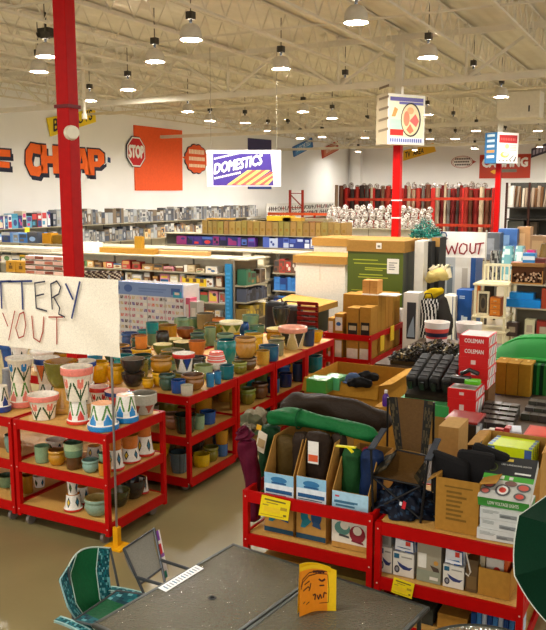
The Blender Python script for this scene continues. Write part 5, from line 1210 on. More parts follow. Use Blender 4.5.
e1, e2 = bl2 + (bl2 - tl_) * .35, br2 + (br2 - tr_) * .35
quadgrid(MB(o), e1, e2, e2 + Vector((.42, 0, .03)), e1 + Vector((.42, 0, .03)), 8, 8, hx('8d8b82'), .02, .008).build('seat', t, ('fabric',), smooth=True)
leg(tl_, tr_, 'top_rail', .009); leg(bl2, br2, 'cross_rail', .009)
mb = MB(o); h0, h1 = fx(156.5, 531, -4.0), fx(166, 578, -3.78)
mb.grid(lambda u, v: h0.lerp(h1, v) + Vector((0, .05 * (u - .15), 0)), 6, 14, lambda u, v: hx('7a3aa8') if v < .25 and u < .75 else (hx('d8242c') if .32 < v < .5 and u < .6 else (hx('1f8a78') if v > .86 and u < .6 else (hx('8a5ab0') if .5 < v < .56 else hx('ece8e6')))))
mb.build('hang_tag', t, ('print',), label='white hang tag with purple and red print')
# ------------------------------------------------------------------ dark green parasol at the picture edge
rc = fd(590, 562, 4.5); ra_ = .455; n8 = 8
fh = Vector((_f.x, _f.y, 0)).normalized(); axt = (-fh * .78 + PZ * .58 + _r * .05).normalized(); ap = rc + axt * .30
e1 = PZ.cross(axt).normalized(); e2 = axt.cross(e1)
t = thing('parasol', 'dark green parasol with white piping at the picture edge', 'parasol', (rc.x, rc.y, 0))
oo = Vector((rc.x, rc.y, 0)); rim = [rc + (e1 * math.cos(2 * math.pi * k / n8 + R(8)) + e2 * math.sin(2 * math.pi * k / n8 + R(8))) * ra_ for k in range(n8)]
mb = MB(oo)
for s_ in (0, -.006):
    for k in range(n8):
        a, b = rim[k], rim[(k + 1) % n8]
        mb.grid(lambda u, v: ap.lerp(a.lerp(b, u), v) + axt * (s_ - .05 * math.sin(u * math.pi) * v + .06 * math.sin(v * math.pi)), 8, 10, hx('022c1a'))
mb.build('canopy', t, ('fabric',), smooth=True)
mb = MB(oo)
for k in range(n8):
    a, b = rim[k], rim[(k + 1) % n8]; mb.tube([a.lerp(b, i / 8) - axt * .05 * math.sin(i / 8 * math.pi) for i in range(9)], .0035, hx('dfe6dc'), 5)
mb.build('piping', t, ('fabric',), label='white piping')
for k in range(n8): MB(oo).tube([ap - axt * .02, ap.lerp(rim[k], .5) + axt * .03, rim[k].lerp(rc, .02) - axt * .01], .006, hx('d8d8d0'), 5).build('rib', t, ('metal',))
MB(oo).tube([rc + axt * .02, Vector((rc.x, rc.y, .05))], .019, hx('d8d4c8'), 10).build('pole', t, ('paint',)); MB(oo).lathe([(0, 0), (.22, 0), (.22, .04), (.06, .08), (.03, .2), (0, .2)], 24, hx('2c2c2c'), rc.x, rc.y).build('base', t, ('plastic',), smooth=True)
# ------------------------------------------------------------------ shelving and small goods
SHW = hx('a1977e'); SHG = hx('8d8674')
def gondola(X0, X1, Y, levels, ztop, label, depth=.95, facing='f', shelf_d=.42, back=hx('e6dcc2'), strip=None, one=False, cat='shelving'):
    """double-sided shop shelving; shelves shown on the side that faces the aisle ('f': -Y, 'r': +X)"""
    t = thing('shop_shelving', label, cat, (X0, Y, 0)); o = (X0, Y, 0)
    if facing == 'f':
        MB(o).box(X0, X1, Y + shelf_d, Y + shelf_d + .05, .1, ztop - .03, back).build('back_panel', t, ('matte',))
        MB(o).box(X0, X1, Y, Y + (depth if not one else shelf_d + .05), ztop - .03, ztop, SHW).build('top_board', t, ('matte',))
        MB(o).box(X0, X1, Y + .02, Y + depth - .02, 0, .12, SHG).build('base', t, ('matte',))
        for z in levels: MB(o).box(X0 + .02, X1 - .02, Y + .01, Y + shelf_d, z - .03, z, SHW).build('shelf', t, ('matte',))
        n = max(1, round((X1 - X0) / 1.2))
        for k in range(n + 1):
            x = X0 + (X1 - X0 - .03) * k / n; MB(o).box(x, x + .03, Y + shelf_d - .03, Y + shelf_d, 0, ztop - .03, SHG).build('upright', t, ('matte',))
    else:
        MB(o).box(X0, X0 + .05, Y, X1, .1, ztop - .03, back).build('back_panel', t, ('matte',))
        MB(o).box(X0, X0 + shelf_d + .05, Y, X1, ztop - .03, ztop, SHW).build('top_board', t, ('matte',))
        MB(o).box(X0, X0 + shelf_d, Y, X1, 0, .12, SHG).build('base', t, ('matte',))
        for z in levels: MB(o).box(X0 + .05, X0 + shelf_d, Y + .02, X1 - .02, z - .03, z, SHW).build('shelf', t, ('matte',))
        n = max(1, round((X1 - Y) / 1.2))
        for k in range(n + 1):
            y = Y + (X1 - Y - .03) * k / n; MB(o).box(X0 + .05, X0 + .08, y, y + .03, 0, ztop - .03, SHG).build('upright', t, ('matte',))
    return t
_up = {}
def unit_pack(c1, c2, c3, style):
    key = (c1, c2, c3, style)
    if key not in _up:
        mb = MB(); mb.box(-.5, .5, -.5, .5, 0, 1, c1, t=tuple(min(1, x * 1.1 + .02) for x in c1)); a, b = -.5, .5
        I = {0: [(.1, .55, .9, .92, c2), (.1, .15, .6, .4, c3)], 1: [(0, .7, 1, 1, c2), ('E', .5, .38, .3, .22, c3)], 2: [(.05, .05, .95, .5, c2), (.15, .62, .85, .85, c3)], 3: [(0, 0, .3, 1, c2), (.4, .2, .9, .8, c3), (.5, .3, .8, .5, c1)],
             4: [('P', [(.1, .1), (.9, .1), (.9, .5), (.1, .9)], c2), ('E', .65, .7, .2, .14, c3)], 5: [(.1, .1, .9, .9, c2), ('E', .35, .6, .18, .14, c3), ('E', .65, .35, .2, .16, c3), (.2, .15, .5, .25, c1)]}[style]
        prints(mb, 'f', I, a, b, -.5, .5, 0, 1, .004); _up[key] = mb.mesh('product_pack', ('print',))
    return _up[key]
def goods(axis, a0, a1, fix, z, wr_, hr, dr, pal, label, ref, group, cat='package', name='product_pack', gap=(.0, .02), skip=0, fill=1.):
    """a row of packs standing along a shelf edge; axis 'x' faces -Y, axis 'y' faces +X"""
    p = a0; k = 0
    while p < a1:
        w = random.uniform(*wr_); h = random.uniform(*hr); d = random.uniform(*dr)
        if p + w > a1: break
        if random.random() < fill:
            c1, c2, c3 = random.choice(pal), random.choice(pal), random.choice(pal)
            o = bpy.data.objects.new(name, unit_pack(c1, c2, c3, random.randrange(6))); COL.objects.link(o); o.scale = (w, d, h)
            if axis == 'x': o.location = (p + w / 2, fix + d / 2, z + .001)
            else: o.location = (fix - d / 2, p + w / 2, z + .001); o.rotation_euler = (0, 0, R(90))
            tag(o, None, cat, group); auto(o, label, ref); k += 1
        p += w + random.uniform(*gap)
    return k
PV = [hx(c) for c in ('2c3e7a', 'c8447a', '3a8aa8', 'd8c8b0', '5a3a7a', 'e0e0e0', 'c03a3a', '2a2a34', '58a0c0')]
PSIL = [hx(c) for c in ('9a9ea2', 'aeaeaa', '6a7078', '4a4a4e', '8a8478', 'b8b6b0', '746450', '3a4250')]
PTAN = [hx(c) for c in ('b8a078', 'd8c8a0', '8a6a44', 'c89858', 'e0d4b8', '6a4a30')]
PBLU = [hx(c) for c in ('1c3a7a', '2a6ab0', '88a8d0', 'd8e0ea', '14245a', '5a8ac8')]
PMIX = [hx(c) for c in ('d8d0c0', 'b03a30', '2a5a8a', 'e0c040', '3a3a3a', '8a5a3a', 'c8c8c4', '5a7a4a', 'd88a9a', 'ece6d8')]
PPUR = [hx(c) for c in ('3a2a7a', '1c2a6a', '6a3a9a', '1a1a3a', '4a6ab8', '8a2a6a', 'c83a3a')]
# shelves along the mural wall
WSX = WX + .05
t = gondola(WSX, 40.5, 19.5, (.5, 1.05, 1.62), 2.38, 'long tan shelving running along the mural wall', facing='r', shelf_d=.95)
for lab, z, h0, h1, segs in (('on the top of the mural wall shelving', 2.38, .42, .66, ((19.6, 23.6, PV, 'colourful toy box'), (23.6, 40.4, PSIL, 'silver wrapped pack'))), ('on the second shelf of the mural wall shelving', 1.62, .4, .62, ((19.7, 23.4, PBLU, 'blue boxed pack'), (23.4, 29.5, PSIL, 'silver wrapped pack'), (29.5, 40.3, PTAN + PSIL, 'tan and grey pack')))):
    for a0, a1, pal, nm in segs: goods('y', a0, a1, WSX + .93, z, (.16, .3), (h0, h1), (.3, .5), pal, '%s %s' % (nm, lab.replace('of the mural wall shelving', 'along the mural wall')), 'the banner', 'packs on the mural wall shelving')
p = A(48, 229, 2.36); pbox('price_card', 'small yellow card on the edge of the mural wall shelving', 'price card', WSX + 1.0, WSX + 1.01, p.y - .12, p.y + .12, 2.2, 2.4, hx('f4e020'), None, ('print',))
# cut-out metal wall decor further along the wall shelving
y0_, y1_ = fx(213, 213, WSX + 1.0).y, fx(270, 210, WSX + 1.0).y
t = thing('decor_panel', 'long pale panel of dark metal letter decor above the brown cartons', 'wall decor', (WSX + 1.1, 41.2, 2.38))
G5 = gondola(WSX, 52, 41.0, (.5, 1.05, 1.62), 2.2, 'far end of the shelving along the mural wall under the letter decor', facing='r', shelf_d=.95, back=hx('8a7a4a'))
o = (WSX + 1.1, 41.2, 2.2); MB(o).box(WSX + .98, WSX + 1.0, 41.2, 51.4, 2.2, 3.1, hx('d9d6cc')).build('panel', t, ('matte',)); t.location = o
mb = MB(o); y = 41.5; rnd = random.Random(3)
while y < 51:
    w = rnd.uniform(.14, .4)
    for row in (0, 1):
        zb = 2.28 + row * .36 + (y - 41.2) * .012; k = rnd.randrange(4); c = hx('4a443e') if rnd.random() < .85 else hx('8a3028')
        if k == 0: mb.tube([(WSX + 1.02, y + w / 2 + w / 2 * math.cos(a), zb + .13 + .11 * math.sin(a)) for a in [2 * math.pi * i / 10 for i in range(11)]], .022, c, 4, caps=False)
        elif k == 1: mb.box(WSX + 1.0, WSX + 1.03, y, y + .06, zb, zb + .26, c).box(WSX + 1.0, WSX + 1.03, y, y + w * .8, zb, zb + .05, c)
        elif k == 2: mb.bar((WSX + 1.02, y, zb), (WSX + 1.02, y + w * .8, zb + .25), .05, .03, c)
        else: mb.box(WSX + 1.0, WSX + 1.03, y, y + w * .8, zb + .1, zb + .16, c).box(WSX + 1.0, WSX + 1.03, y + w * .3, y + w * .3 + .05, zb, zb + .26, c)
    y += w + .06
mb.build('letter_shapes', t, ('dark',), label='dark metal letter shapes')
# first white gondola
LV = (.45, .83, 1.2, 1.55, 1.86)
g1 = gondola(-13.6, -8.95, 15.0, LV, 2.2, 'cream gondola shelving behind the pottery, nearest the blister display')
g0 = gondola(-19.0, -13.65, 15.0, LV, 2.16, 'cream gondola shelving behind the red column and banner')
GR = 'the banner side'
for z, pal, nm, hr, w_, f_ in ((1.86, PTAN + PMIX, 'small boxed item', (.08, .2), (.14, .3), .85), (1.55, PTAN + PMIX, 'small tan pack', (.14, .27), (.12, .26), 1), (1.2, PMIX, 'boxed gift set', (.18, .26), (.16, .24), 1), (.83, PTAN + PMIX, 'mixed boxed item', (.14, .25), (.12, .22), 1), (.45, PMIX, 'small pack', (.12, .22), (.12, .2), 1)):
    goods('x', -13.5, -9.05, 15.05, z, w_, hr, (.12, .28), pal, '%s on the cream gondola %s shelf' % (nm, {1.86: 'highest', 1.55: 'second', 1.2: 'third', .83: 'fourth', .45: 'lowest'}[z]), GR, 'small goods on the cream gondola', gap=(.01, .08), fill=f_)
pbox('yellow_crate', 'row of yellow crates on the second shelf of the cream gondola', 'crate', *(fy(182, 275, 15.03).x, fy(206, 275, 15.03).x, 15.03, 15.2, 1.552, 1.72), hx('e0bc20'), {'f': [(.15, .5, .3, 1, hx('6a4a2a')), (.45, .5, .6, 1, hx('6a4a2a')), (.75, .5, .9, 1, hx('6a4a2a'))]}, ('plastic',))
goods('x', -18.9, -13.7, 15.05, 1.86, (.2, .4), (.15, .3), (.2, .3), PMIX, 'boxed item on the shelf behind the banner', GR, 'small goods behind the banner')
# light timber lengths lying on the gondola tops
for k, (a, b, yy, z, h, col, lab) in enumerate(((98, 152, 249, 2.2, .13, hx('a87a30'), 'long thin pine carton lying on the cream gondola top'), (150, 203, 252, 2.2, .09, hx('b89058'), 'flat pale carton lying on the cream gondola top'))):
    x0 = fy(a, yy, 15.25 + k * .1).x; x1 = fy(b, yy, 15.25 + k * .1).x; pbox('long_carton', lab, 'carton', x0, x1, 15.3 + k * .2, 15.5 + k * .2, z, z + h, col)
x0, x1 = fy(142, 240, 15.6).x, fy(149, 240, 15.6).x; pbox('small_carton', 'small upright golden carton on the pine carton', 'carton', x0, x1, 15.3, 15.42, 2.332, 2.62, hx('a87c20'))
x0, x1 = fy(0, 255, 15.1).x, fy(62, 255, 15.1).x; pbox('white_board', 'wide white board lying on the gondola behind the red column', 'board', -18.4, -14.2, 15.1, 15.85, 2.165, 2.25, hx('aca491'))
x0, x1 = fy(84, 252, 15.0).x, fy(98, 252, 15.0).x
pbox('white_board', 'short white box on the gondola top just past the red column', 'box', fy(85, 246, 15.6).x, fy(97.5, 246, 15.6).x, 15.4, 15.8, 2.202, 2.42, hx('e3ddd0'))
# photo boxes and mustard boxes on the gondola behind the banner
for k in range(2):
    x0, x1 = fy(6 + k * 10, 268, 14.6).x, fy(15.3 + k * 10, 268, 14.6).x
    pbox('mustard_box', 'mustard square box %s over the banner top' % ('nearest the picture edge', 'beside the pink photo boxes')[k], 'box', x0, x1, 14.6, 14.85, fy(10, 272, 14.6).z, fy(10, 261, 14.6).z, hx('b8841c'), {'f': [(.3, .3, .7, .6, hx('6a4a14')), ('E', .5, .75, .1, .1, hx('6a4a14'))]}, ('print',))
for r_ in range(4):
    for k in range(4):
        a = 25.5 + k * 9.4; x0, x1 = fy(a, 265, 14.6).x, fy(a + 8.9, 265, 14.6).x; zb = fy(40, 274.2 - r_ * 4.9, 14.6).z
        ob = pbox('photo_box', '', 'box', x0, x1, 14.6, 14.85, zb, zb + .085, hx('d8ccc0'), {'f': [(.03, .08, .97, .92, (hx('a8604a'), hx('c8988a'), hx('7a3a2a'), hx('d8b0a0'))[(k + r_ * 3) % 4])]}, ('print',), 'stacked photo boxes')
        auto(ob, 'pink-brown photo box over the banner, %s layer up' % ORD[r_ + 1], 'the mustard boxes')
pbox('display_shelf', 'pale shelf carrying the photo boxes over the banner', 'shelf', -15.2, -12.15, 14.5, 14.92, fy(40, 274.2, 14.6).z - .05, fy(40, 274.2, 14.6).z - .002, SHW, None, ('matte',))
for x in (-15.1, -12.3): pass
pl = MB((-15.2, 14.5, 0)); zt = fy(40, 274.2, 14.6).z - .05
for k in range(5): pbox('stacked_carton', 'plain carton column under the photo box shelf', 'carton', -15.1 + k * .58, -14.55 + k * .58, 14.5, 14.92, 0, zt - .002, CARD2, None, ('card',), 'cartons under the photo boxes', 'the mustard boxes')
# wicker baskets near the column
for k in range(3):
    a = 80 + k * 11.5; c = fy(a + 6, 281, 13.6); o = Vector((c.x, 13.7, fy(a, 284, 13.6).z)); mb = MB(o)
    def bk(u, v, o=o): t_ = 2 * math.pi * u; r = .2 + .03 * v; return (o.x + r * math.cos(t_), o.y + r * .8 * math.sin(t_), o.z + .28 * v)
    mb.grid(bk, 24, 10, lambda u, v: hx('c8b8a0') if (int(u * 24) + int(v * 10)) % 3 == 0 else hx('3a2018'), 0, True); mb.poly([(o.x + .2 * math.cos(i * .4), o.y + .16 * math.sin(i * .4), o.z + .01) for i in range(15)], hx('3a2018'))
    tag(mb.build('wicker_basket', None, ('straw',)), None, 'basket', 'dark wicker baskets'); auto(bpy.data.objects[-1] if False else [q for q in bpy.data.objects if q.name.startswith('wicker_basket')][-1], 'dark latticed wicker basket just behind the banner', 'the red column')
pbox('display_table', 'plain table under the wicker baskets behind the banner', 'table', fy(78, 281, 13.5).x, fy(116, 281, 13.5).x, 13.45, 13.95, 0, fy(90, 284, 13.6).z - .002, SHG, None, ('wood',))
# blister display
x0, x1 = fy(112, 300, 12.9).x, fy(183, 300, 12.9).x; zb, zt = .35, fy(150, 283, 12.9).z
t = thing('blister_display', 'wrapped display of small blister packs with a blue header', 'display', ((x0 + x1) / 2, 13.2, 0)); o = t.location
W_ = x1 - x0; zh = zt - .26
rnd = random.Random(5); cells = {}
PB = [hx(c) for c in ('d8a0a8', 'c87888', 'b05a70', 'e0c8b8', '8a4a5a', 'c8b088', 'e8e0d8', '6a5a9a', 'd8705a', '4a3a3a')]
def bl(u, v):
    i, j = int(u * 72), int(v * 40); k = (i // 4, j // 4)
    if i % 18 == 0: return hx('b8b4b8')
    if i % 4 and 1 <= j % 4 <= 2:
        c = cells.setdefault(k, rnd.choice(PB)); e = .05 if (i + j) % 3 else .4; return tuple(x * (1 - e) + .75 * e for x in c)
    return hx('d8d6d8')
mb = MB(o); mb.grid(lambda u, v: (x0 + W_ * u, 12.9 + .004 * math.sin(u * 40), zb + (zh - zb) * v), 144, 80, bl); mb.box(x0, x1, 12.92, 13.5, .02, zt - .03, hx('c9c4c4')); mb.build('blister_rows', t, ('film',))
mb = MB(o); mb.box(x0, x1, 12.88, 12.92, zh, zt, hx('7f98cc')); prints(mb, 'f', [('E', .08, .5, .05, .3, hx('4a66a8')), ('E', .25, .5, .06, .3, hx('4a66a8')), (.85, .2, .97, .7, hx('3a5aa0')), ('L', .4, .3, .4, .4, 2, hx('6a84bc'))], x0, x1, 12.88, 12.92, zh, zt); mb.build('header', t, ('print',), label='blue header card')
MB(o).box(x0, x1, 12.9, 13.5, 0, .02, CARD2).build('pallet', t, ('wood',))
for k, (a, b, yt, yb, c, lab) in enumerate(((183, 190, 298, 318, 'c85070', 'pink pack hanging at the end of the blister display'), (190, 197, 302, 318, 'a8a49a', 'grey wrapped pack at the end of the blister display'), (173, 181, 292, 298, '2a9ac0', 'turquoise tag on the corner of the blister display'))):
    xx0, xx1, a_, b_, c_, d_ = fbox(a, b, yt, yb, 12.86 if k == 2 else 13.0, .02 if k == 2 else .25); pbox('hanging_pack', lab, 'pack', xx0, xx1, a_, b_, c_ if k == 2 else .3, d_, hx(c), {'f': [(.2, .5, .8, .9, hx('d8d0c8'))]}, ('film',))
# end cap beside the blue upright
e1_ = gondola(-8.88, 16.1, 15.02, (.4, .85, 1.25, 1.62), 2.2, 'cream end shelf with books and yellow boxes facing the aisle', facing='r', shelf_d=.36, back=hx('7a6a50'))
x0, x1 = fy(225.5, 285, 14.95).x, fy(232, 285, 14.95).x
pbox('sign_strip', 'tall bright blue upright strip at the end of the cream gondola', 'sign', x0, x1, 14.93, 14.98, .6, fy(228, 264, 14.95).z, hx('1c7cb0'), {'f': [('L', .2, .1, .6, .8, 14, hx('3a9ad0'))]}, ('print',))
goods('y', 15.1, 16.05, -8.54, 1.62, (.1, .3), (.1, .4), (.15, .25), [hx(c) for c in ('5a4020', '3a2a1a', '6a5a4a', '8a6a3a', '2f6a4a')], 'brown item on the highest end shelf', 'the blue strip', 'goods on the end shelf')
goods('y', 15.06, 16.05, -8.53, 1.25, (.05, .08), (.24, .3), (.2, .25), [hx(c) for c in ('2a3040', '3a4660', '1c1c20', '4a5060', '2a2430')], 'dark book on the end shelf', 'the blue strip', 'dark books on the end shelf', cat='book', name='book', gap=(0, .005))
goods('y', 15.06, 16.05, -8.53, .85, (.12, .2), (.24, .3), (.2, .3), [hx(c) for c in ('d8c020', 'b89a30', '8a7030', 'c8a838', '6a5a20')], 'yellow box on the end shelf', 'the blue strip', 'yellow boxes on the end shelf', gap=(0, .01))
goods('y', 15.06, 16.05, -8.53, .4, (.2, .3), (.2, .32), (.2, .3), PTAN, 'tan box on the low end shelf', 'the blue strip', 'tan boxes on the end shelf', gap=(0, .01))
# second gondola: cream boxes and blue packs
xa, xb, xc, xd = fy(249, 280, 17.3).x, fy(271, 280, 17.3).x, fy(273, 280, 17.3).x, fy(299, 280, 17.3).x
gondola(-15.5, xb - .04, 17.3, (.3, .72, 1.12, 1.52, 1.86), 2.2, 'second cream gondola behind the end shelf, with cream boxes', back=hx('8a8070'))
gondola(xb + .02, xd, 17.3, (.3, .78, 1.26, 1.7), 2.2, 'gondola of blue packs just before the big white carton', back=hx('8a8070'))
for z in (.72, 1.12, 1.52, 1.86): goods('x', xa - .2, xb - .08, 17.34, z, (.24, .34), (.24, .30), (.2, .3), [hx(c) for c in ('ddd2b4', 'e6dcc4', 'c8bb98')], 'cream box %s of the next gondola' % {.72: 'low on the end', 1.12: 'third shelf', 1.52: 'second shelf', 1.86: 'top shelf'}[z].replace('third', 'on the third').replace('second shelf', 'on the second shelf').replace('top', 'on the top'), 'the end shelf side', 'cream boxes on the second gondola', gap=(.02, .12))
for z, pal, nm in ((1.26, PBLU[:2] + [hx('3a7ac0')], 'bright blue pack'), (.78, PBLU[:2] + [hx('3a7ac0')], 'bright blue pack'), (1.7, [hx('d8d0c4'), hx('6a4a3a'), hx('3a3a3a'), hx('b03a30')], 'black and white pack')):
    goods('x', xb + .06, xd - .04, 17.34, z, (.12, .17), (.3, .34), (.2, .3), pal, '%s, %s shelf before the white carton' % (nm, {1.26: 'middle', .78: 'low', 1.7: 'upper'}[z]), 'the cream boxes', 'packs before the white carton', gap=(0, .01))
# third gondola: purple boxes, brown cartons on top
X0_, X1_ = fy(160, 240, 24.2).x, fy(352, 240, 24.2).x
gondola(X0_, X1_, 24.2, (.5, 1.0, 1.4, 1.8), 2.22, 'far white gondola of purple boxes below the row of brown cartons', back=hx('5a5650'), depth=.9)
gondola(X0_ - 3, X0_ - .05, 24.2, (.5, 1.0, 1.4, 1.8), 2.22, 'far white gondola left of the purple boxes', back=hx('5a5650'), depth=.9) if False else None
xm = fy(262, 240, 24.2).x
goods('x', X0_ + .7, xm, 24.26, 1.8, (.25, .45), (.30, .37), (.2, .33), PPUR, 'purple or navy box on the far gondola', 'the mural wall', 'purple boxes on the far gondola', gap=(0, .02))
goods('x', xm, X1_ - .3, 24.26, 1.8, (.2, .3), (.31, .37), (.2, .33), [hx('d8dce8'), hx('4a62b8'), hx('b8c4e0'), hx('2a3a8a')], 'white and blue far box', 'the purple boxes', 'white and blue boxes on the far gondola', gap=(0, .02))
bx = fy(203, 232, 24.3).x; k = 0
while bx < X1_ - .25:
    w = random.uniform(.19, .27); h = .46 + random.uniform(-.02, .03)
    ob = pbox('brown_carton', '', 'carton', bx, bx + w - .025, 24.25, 24.7, 2.222, 2.222 + h, jit(hx('9a8048'), .14), {'f': [(.1, 0, .16, 1, hx('8a6428')), (.3, .3, .7, .5, hx('94702e'))]}, ('card',), 'brown cartons on the far gondola'); auto(ob, 'upright brown carton in the far row', 'the mural wall side'); bx += w
for k, (a, b, yt, c, lab) in enumerate(((268, 292, 217, 'e0b818', 'flat yellow pack lying on the brown carton row'), (284, 302, 219, 'c89a28', 'ochre pack lying on the brown carton row'), (306, 330, 220, '8a7a5a', 'grey-tan pack lying on the brown carton row'), (208, 232, 219.5, 'b88a30', 'flat tan sheet lying on the brown carton row'))):
    x0, x1 = fy(a, yt, 24.4).x, fy(b, yt, 24.4).x; pbox('flat_pack', lab, 'pack', x0, x1, 24.3 + .0, 24.65, 2.72, 2.72 + (.17, .12, .1, .06)[k], hx(c), None, ('print',))
# goods seen beyond the second gondola near the mural wall
goods('x', fy(2, 245, 18.6).x, fy(48, 245, 18.6).x, 18.6, 2.1, (.3, .5), (.22, .36), (.3, .4), PBLU + PSIL, 'blue pack over the white board', 'the picture edge', 'blue packs over the white board')
gondola(-21.3, fy(62, 250, 18.55).x, 18.55, (.5, 1.0, 1.5), 2.1, 'far cream gondola with blue packs at the picture edge')
xq = fy(42, 245, 18.6).x
for k in range(3): pbox('folded_cloth', 'folded golden cloth standing over the white board', 'cloth', xq + .42 * k + .0, xq + .42 * k + .36, 18.62, 18.95, 2.102, 2.42 - .05 * k, (hx('b8801c'), hx('7a5a1c'), hx('d8a8a0'))[k], None, ('fabric',), 'folded cloths over the white board', 'the blue packs')
# ------------------------------------------------------------------ far end: rugs, white bundles, racks
YR = 46.0
RUGC = [hx(c) for c in ('5a3424', '6a1c18', '3a2e28', '8a7058', '4a3e38', '8a2a20', 'a89478', '342824', '6a4e3c', '5a1a18', '94806a', '5e564e')]
rk = 0
def pallet_rack(px0, px1, n, zs, ztop, label):
    xa, xb = fy(px0, 200, YR - .7).x, fy(px1, 200, YR - .7).x
    t = thing('pallet_rack', label, 'rack', (xa, YR - .7, 0)); o = t.location
    for k in range(n + 1):
        x = xa + (xb - xa) * k / n
        MB(o).box(x - .06, x + .06, YR - .72, YR - .62, 0, ztop, hx('8c1a14')).build('upright', t)
    for z in zs: MB(o).box(xa, xb, YR - .78, YR - .72, z - .1, z + .06, hx('8a2612')).build('beam', t)
    return t
pallet_rack(346, 432, 3, (3.35, 1.9), 4.0, 'red pallet rack holding rolled rugs behind the white bundles')
pallet_rack(434, 493, 2, (3.4, 1.9), 4.0, 'red pallet rack of rolled rugs beside the far column')
px = 334
while px < 492:
    w = random.uniform(3.2, 6.2); D = pr(fy(px, 200, YR))[2]; r = w / 2 * D / F * .84
    if not (395 < px < 400):
        c = fy(px + w / 2, 200, YR); top = fy(px, random.uniform(184, 190), YR).z; col = random.choice(RUGC); lean = random.uniform(-.03, .03)
        mb = MB((c.x, YR, 1.1)); mb.tube([(c.x, YR, 1.1), (c.x + lean * .5, YR + .05, (1.1 + top) / 2), (c.x + lean, YR + .1, top)], r, col, 10)
        mb.tube([(c.x + lean, YR + .1, top), (c.x + lean, YR + .1, top + .003)], [r * .8, r * .5], tuple(x * .6 for x in col), 10)
        o = mb.build('rolled_rug', None, ('fabric',), smooth=True); tag(o, None, 'rug', 'rolled rugs standing in the red racks'); auto(o, 'rolled rug standing in the far red rack', 'the mural wall side'); rk += 1
    px += w
pbox('rug_platform', 'low platform under the rolled rugs in the far racks', 'platform', fy(332, 200, YR).x, fy(494, 200, YR).x, YR - .5, YR + .6, 0, 1.095, hx('5a4a3a'), None, ('wood',))
# plastic wrapped things on top of the rugs
WB = [hx(c) for c in ('b4aea6', 'c4beb4', '94887a', 'a49c92', '84786c', '6a4c44', 'd0cac0')]
def bundle_mesh(seed):
    rnd = random.Random(seed); mb = MB()
    ph = [rnd.uniform(0, 6) for _ in range(6)]
    def fn(u, v):
        a = 2 * math.pi * u; z = v; e = math.sin(math.pi * min(1, v * .9 + .1)) ** .35
        w = .5 * e * (1 + .12 * math.sin(3 * a + ph[0] + 5 * v) + .1 * math.sin(7 * a + ph[1] - 9 * v))
        return (w * math.copysign(abs(math.cos(a)) ** .7, math.cos(a)), w * math.copysign(abs(math.sin(a)) ** .7, math.sin(a)), z * (1 + .08 * math.sin(4 * a + ph[2])))
    tab = [[rnd.choice(WB[:2] + WB) if rnd.random() > .1 else hx('6a4a3a') for _ in range(16)] for _ in range(12)]
    mb.grid(fn, 16, 12, lambda u, v: tab[min(11, int(v * 12))][min(15, int(u * 16))], 0, True); return mb.mesh('wrapped_bundle', ('film',), True)
BM = [bundle_mesh(s_) for s_ in range(6)]
def bundle(x, y, z, w, h, label, ref, group):
    o = bpy.data.objects.new('wrapped_bundle', random.choice(BM)); COL.objects.link(o); o.location = (x, y, z); o.scale = (w * .86, w * .8, h); o.rotation_euler = (0, 0, random.uniform(0, 6)); tag(o, None, 'bundle', group); auto(o, label, ref)
for px in [342 + k * 6.4 for k in range(23)]:
    if 388 < px < 404: continue
    c = fy(px, 187, YR + .3); bundle(c.x, YR + .75, 3.98, .36, random.uniform(.2, .42), 'white wrapped bundle above the rolled rugs', 'the mural wall side', 'white bundles above the rugs')
pbox('upper_platform', 'tall partition behind the rugs carrying white bundles', 'partition', fy(336, 200, YR).x, fy(494, 200, YR).x, YR + .62, YR + 1.1, 0, 3.975, hx('8c1a14'), None, ('paint',))
YB2 = 35.0; xa, xb = fy(322, 215, YB2).x, fy(437, 215, YB2).x
gondola(xa, xb, YB2 - .05, (.6, 1.3), 2.05, 'far white fixture heaped with white wrapped bundles', back=hx('cfc8bc'))
for row, (z, dy) in enumerate(((2.05, 0), (2.42, .12), (2.78, .25))):
    x = xa + .15 + .12 * row
    while x < xb - .15:
        w = random.uniform(.28, .36); bundle(x, YB2 + .18 + dy, z, w, random.uniform(.36, .5) * (1 if row < 2 else random.uniform(.4, 1)), 'white wrapped bundle, %s layer of the far heap' % ('lowest', 'middle', 'topmost')[row], 'the mural wall side', 'white wrapped bundles'); x += w * 1.02
# bare rack frame and beams by the far corner
t = thing('rack_frame', 'bare red rack upright standing before the white wall', 'rack', (fy(296, 212, 43).x, 43, 0)); o = t.location
xl, xr = fy(290, 200, 43).x, fy(302.5, 200, 43).x
for x in (xl, xr): MB(o).box(x - .06, x + .06, 42.94, 43.06, 0, fy(296, 190, 43).z, hx('8c2a1c')).build('upright', t)
zt = fy(296, 190, 43).z
for z0, z1 in ((zt - .2, zt - .2), (zt - .25, zt - 1.0), (zt - 1.05, zt - 1.05)): MB(o).bar((xl, 43, z0), (xr, 43, z1), .07, .05, hx('8c2a1c')).build('brace', t)
pa, pb_ = fy(268, 213.5, 41), fy(338, 211.5, 41)
t = thing('pallet_rack', 'low orange rack beam run before the bare rack frame', 'rack', (pa.x, 41, 0)); o = t.location
MB(o).box(pa.x, pb_.x, 40.96, 41.04, 2.45, 2.6, hx('b04a24')).build('beam', t)
for k in range(4): x = pa.x + (pb_.x - pa.x) * k / 3; MB(o).box(x - .05, x + .05, 41.04, 41.14, 0, 2.6, hx('8c2a1c')).build('upright', t)
x0, x1 = fy(318, 207, 41).x, fy(326, 207, 41).x
for k, (a, b, yt, c, lab) in enumerate(((282, 300, 215, '6a5a30', 'dark tan carton under the low orange rack beam'), (302, 318, 214, '7a3a2a', 'reddish carton under the low orange rack beam'))): pbox('shipping_carton', lab, 'carton', fy(a, yt, 41.5).x, fy(b, yt, 41.5).x, 41.5, 42.2, 0, 2.3, hx(c))
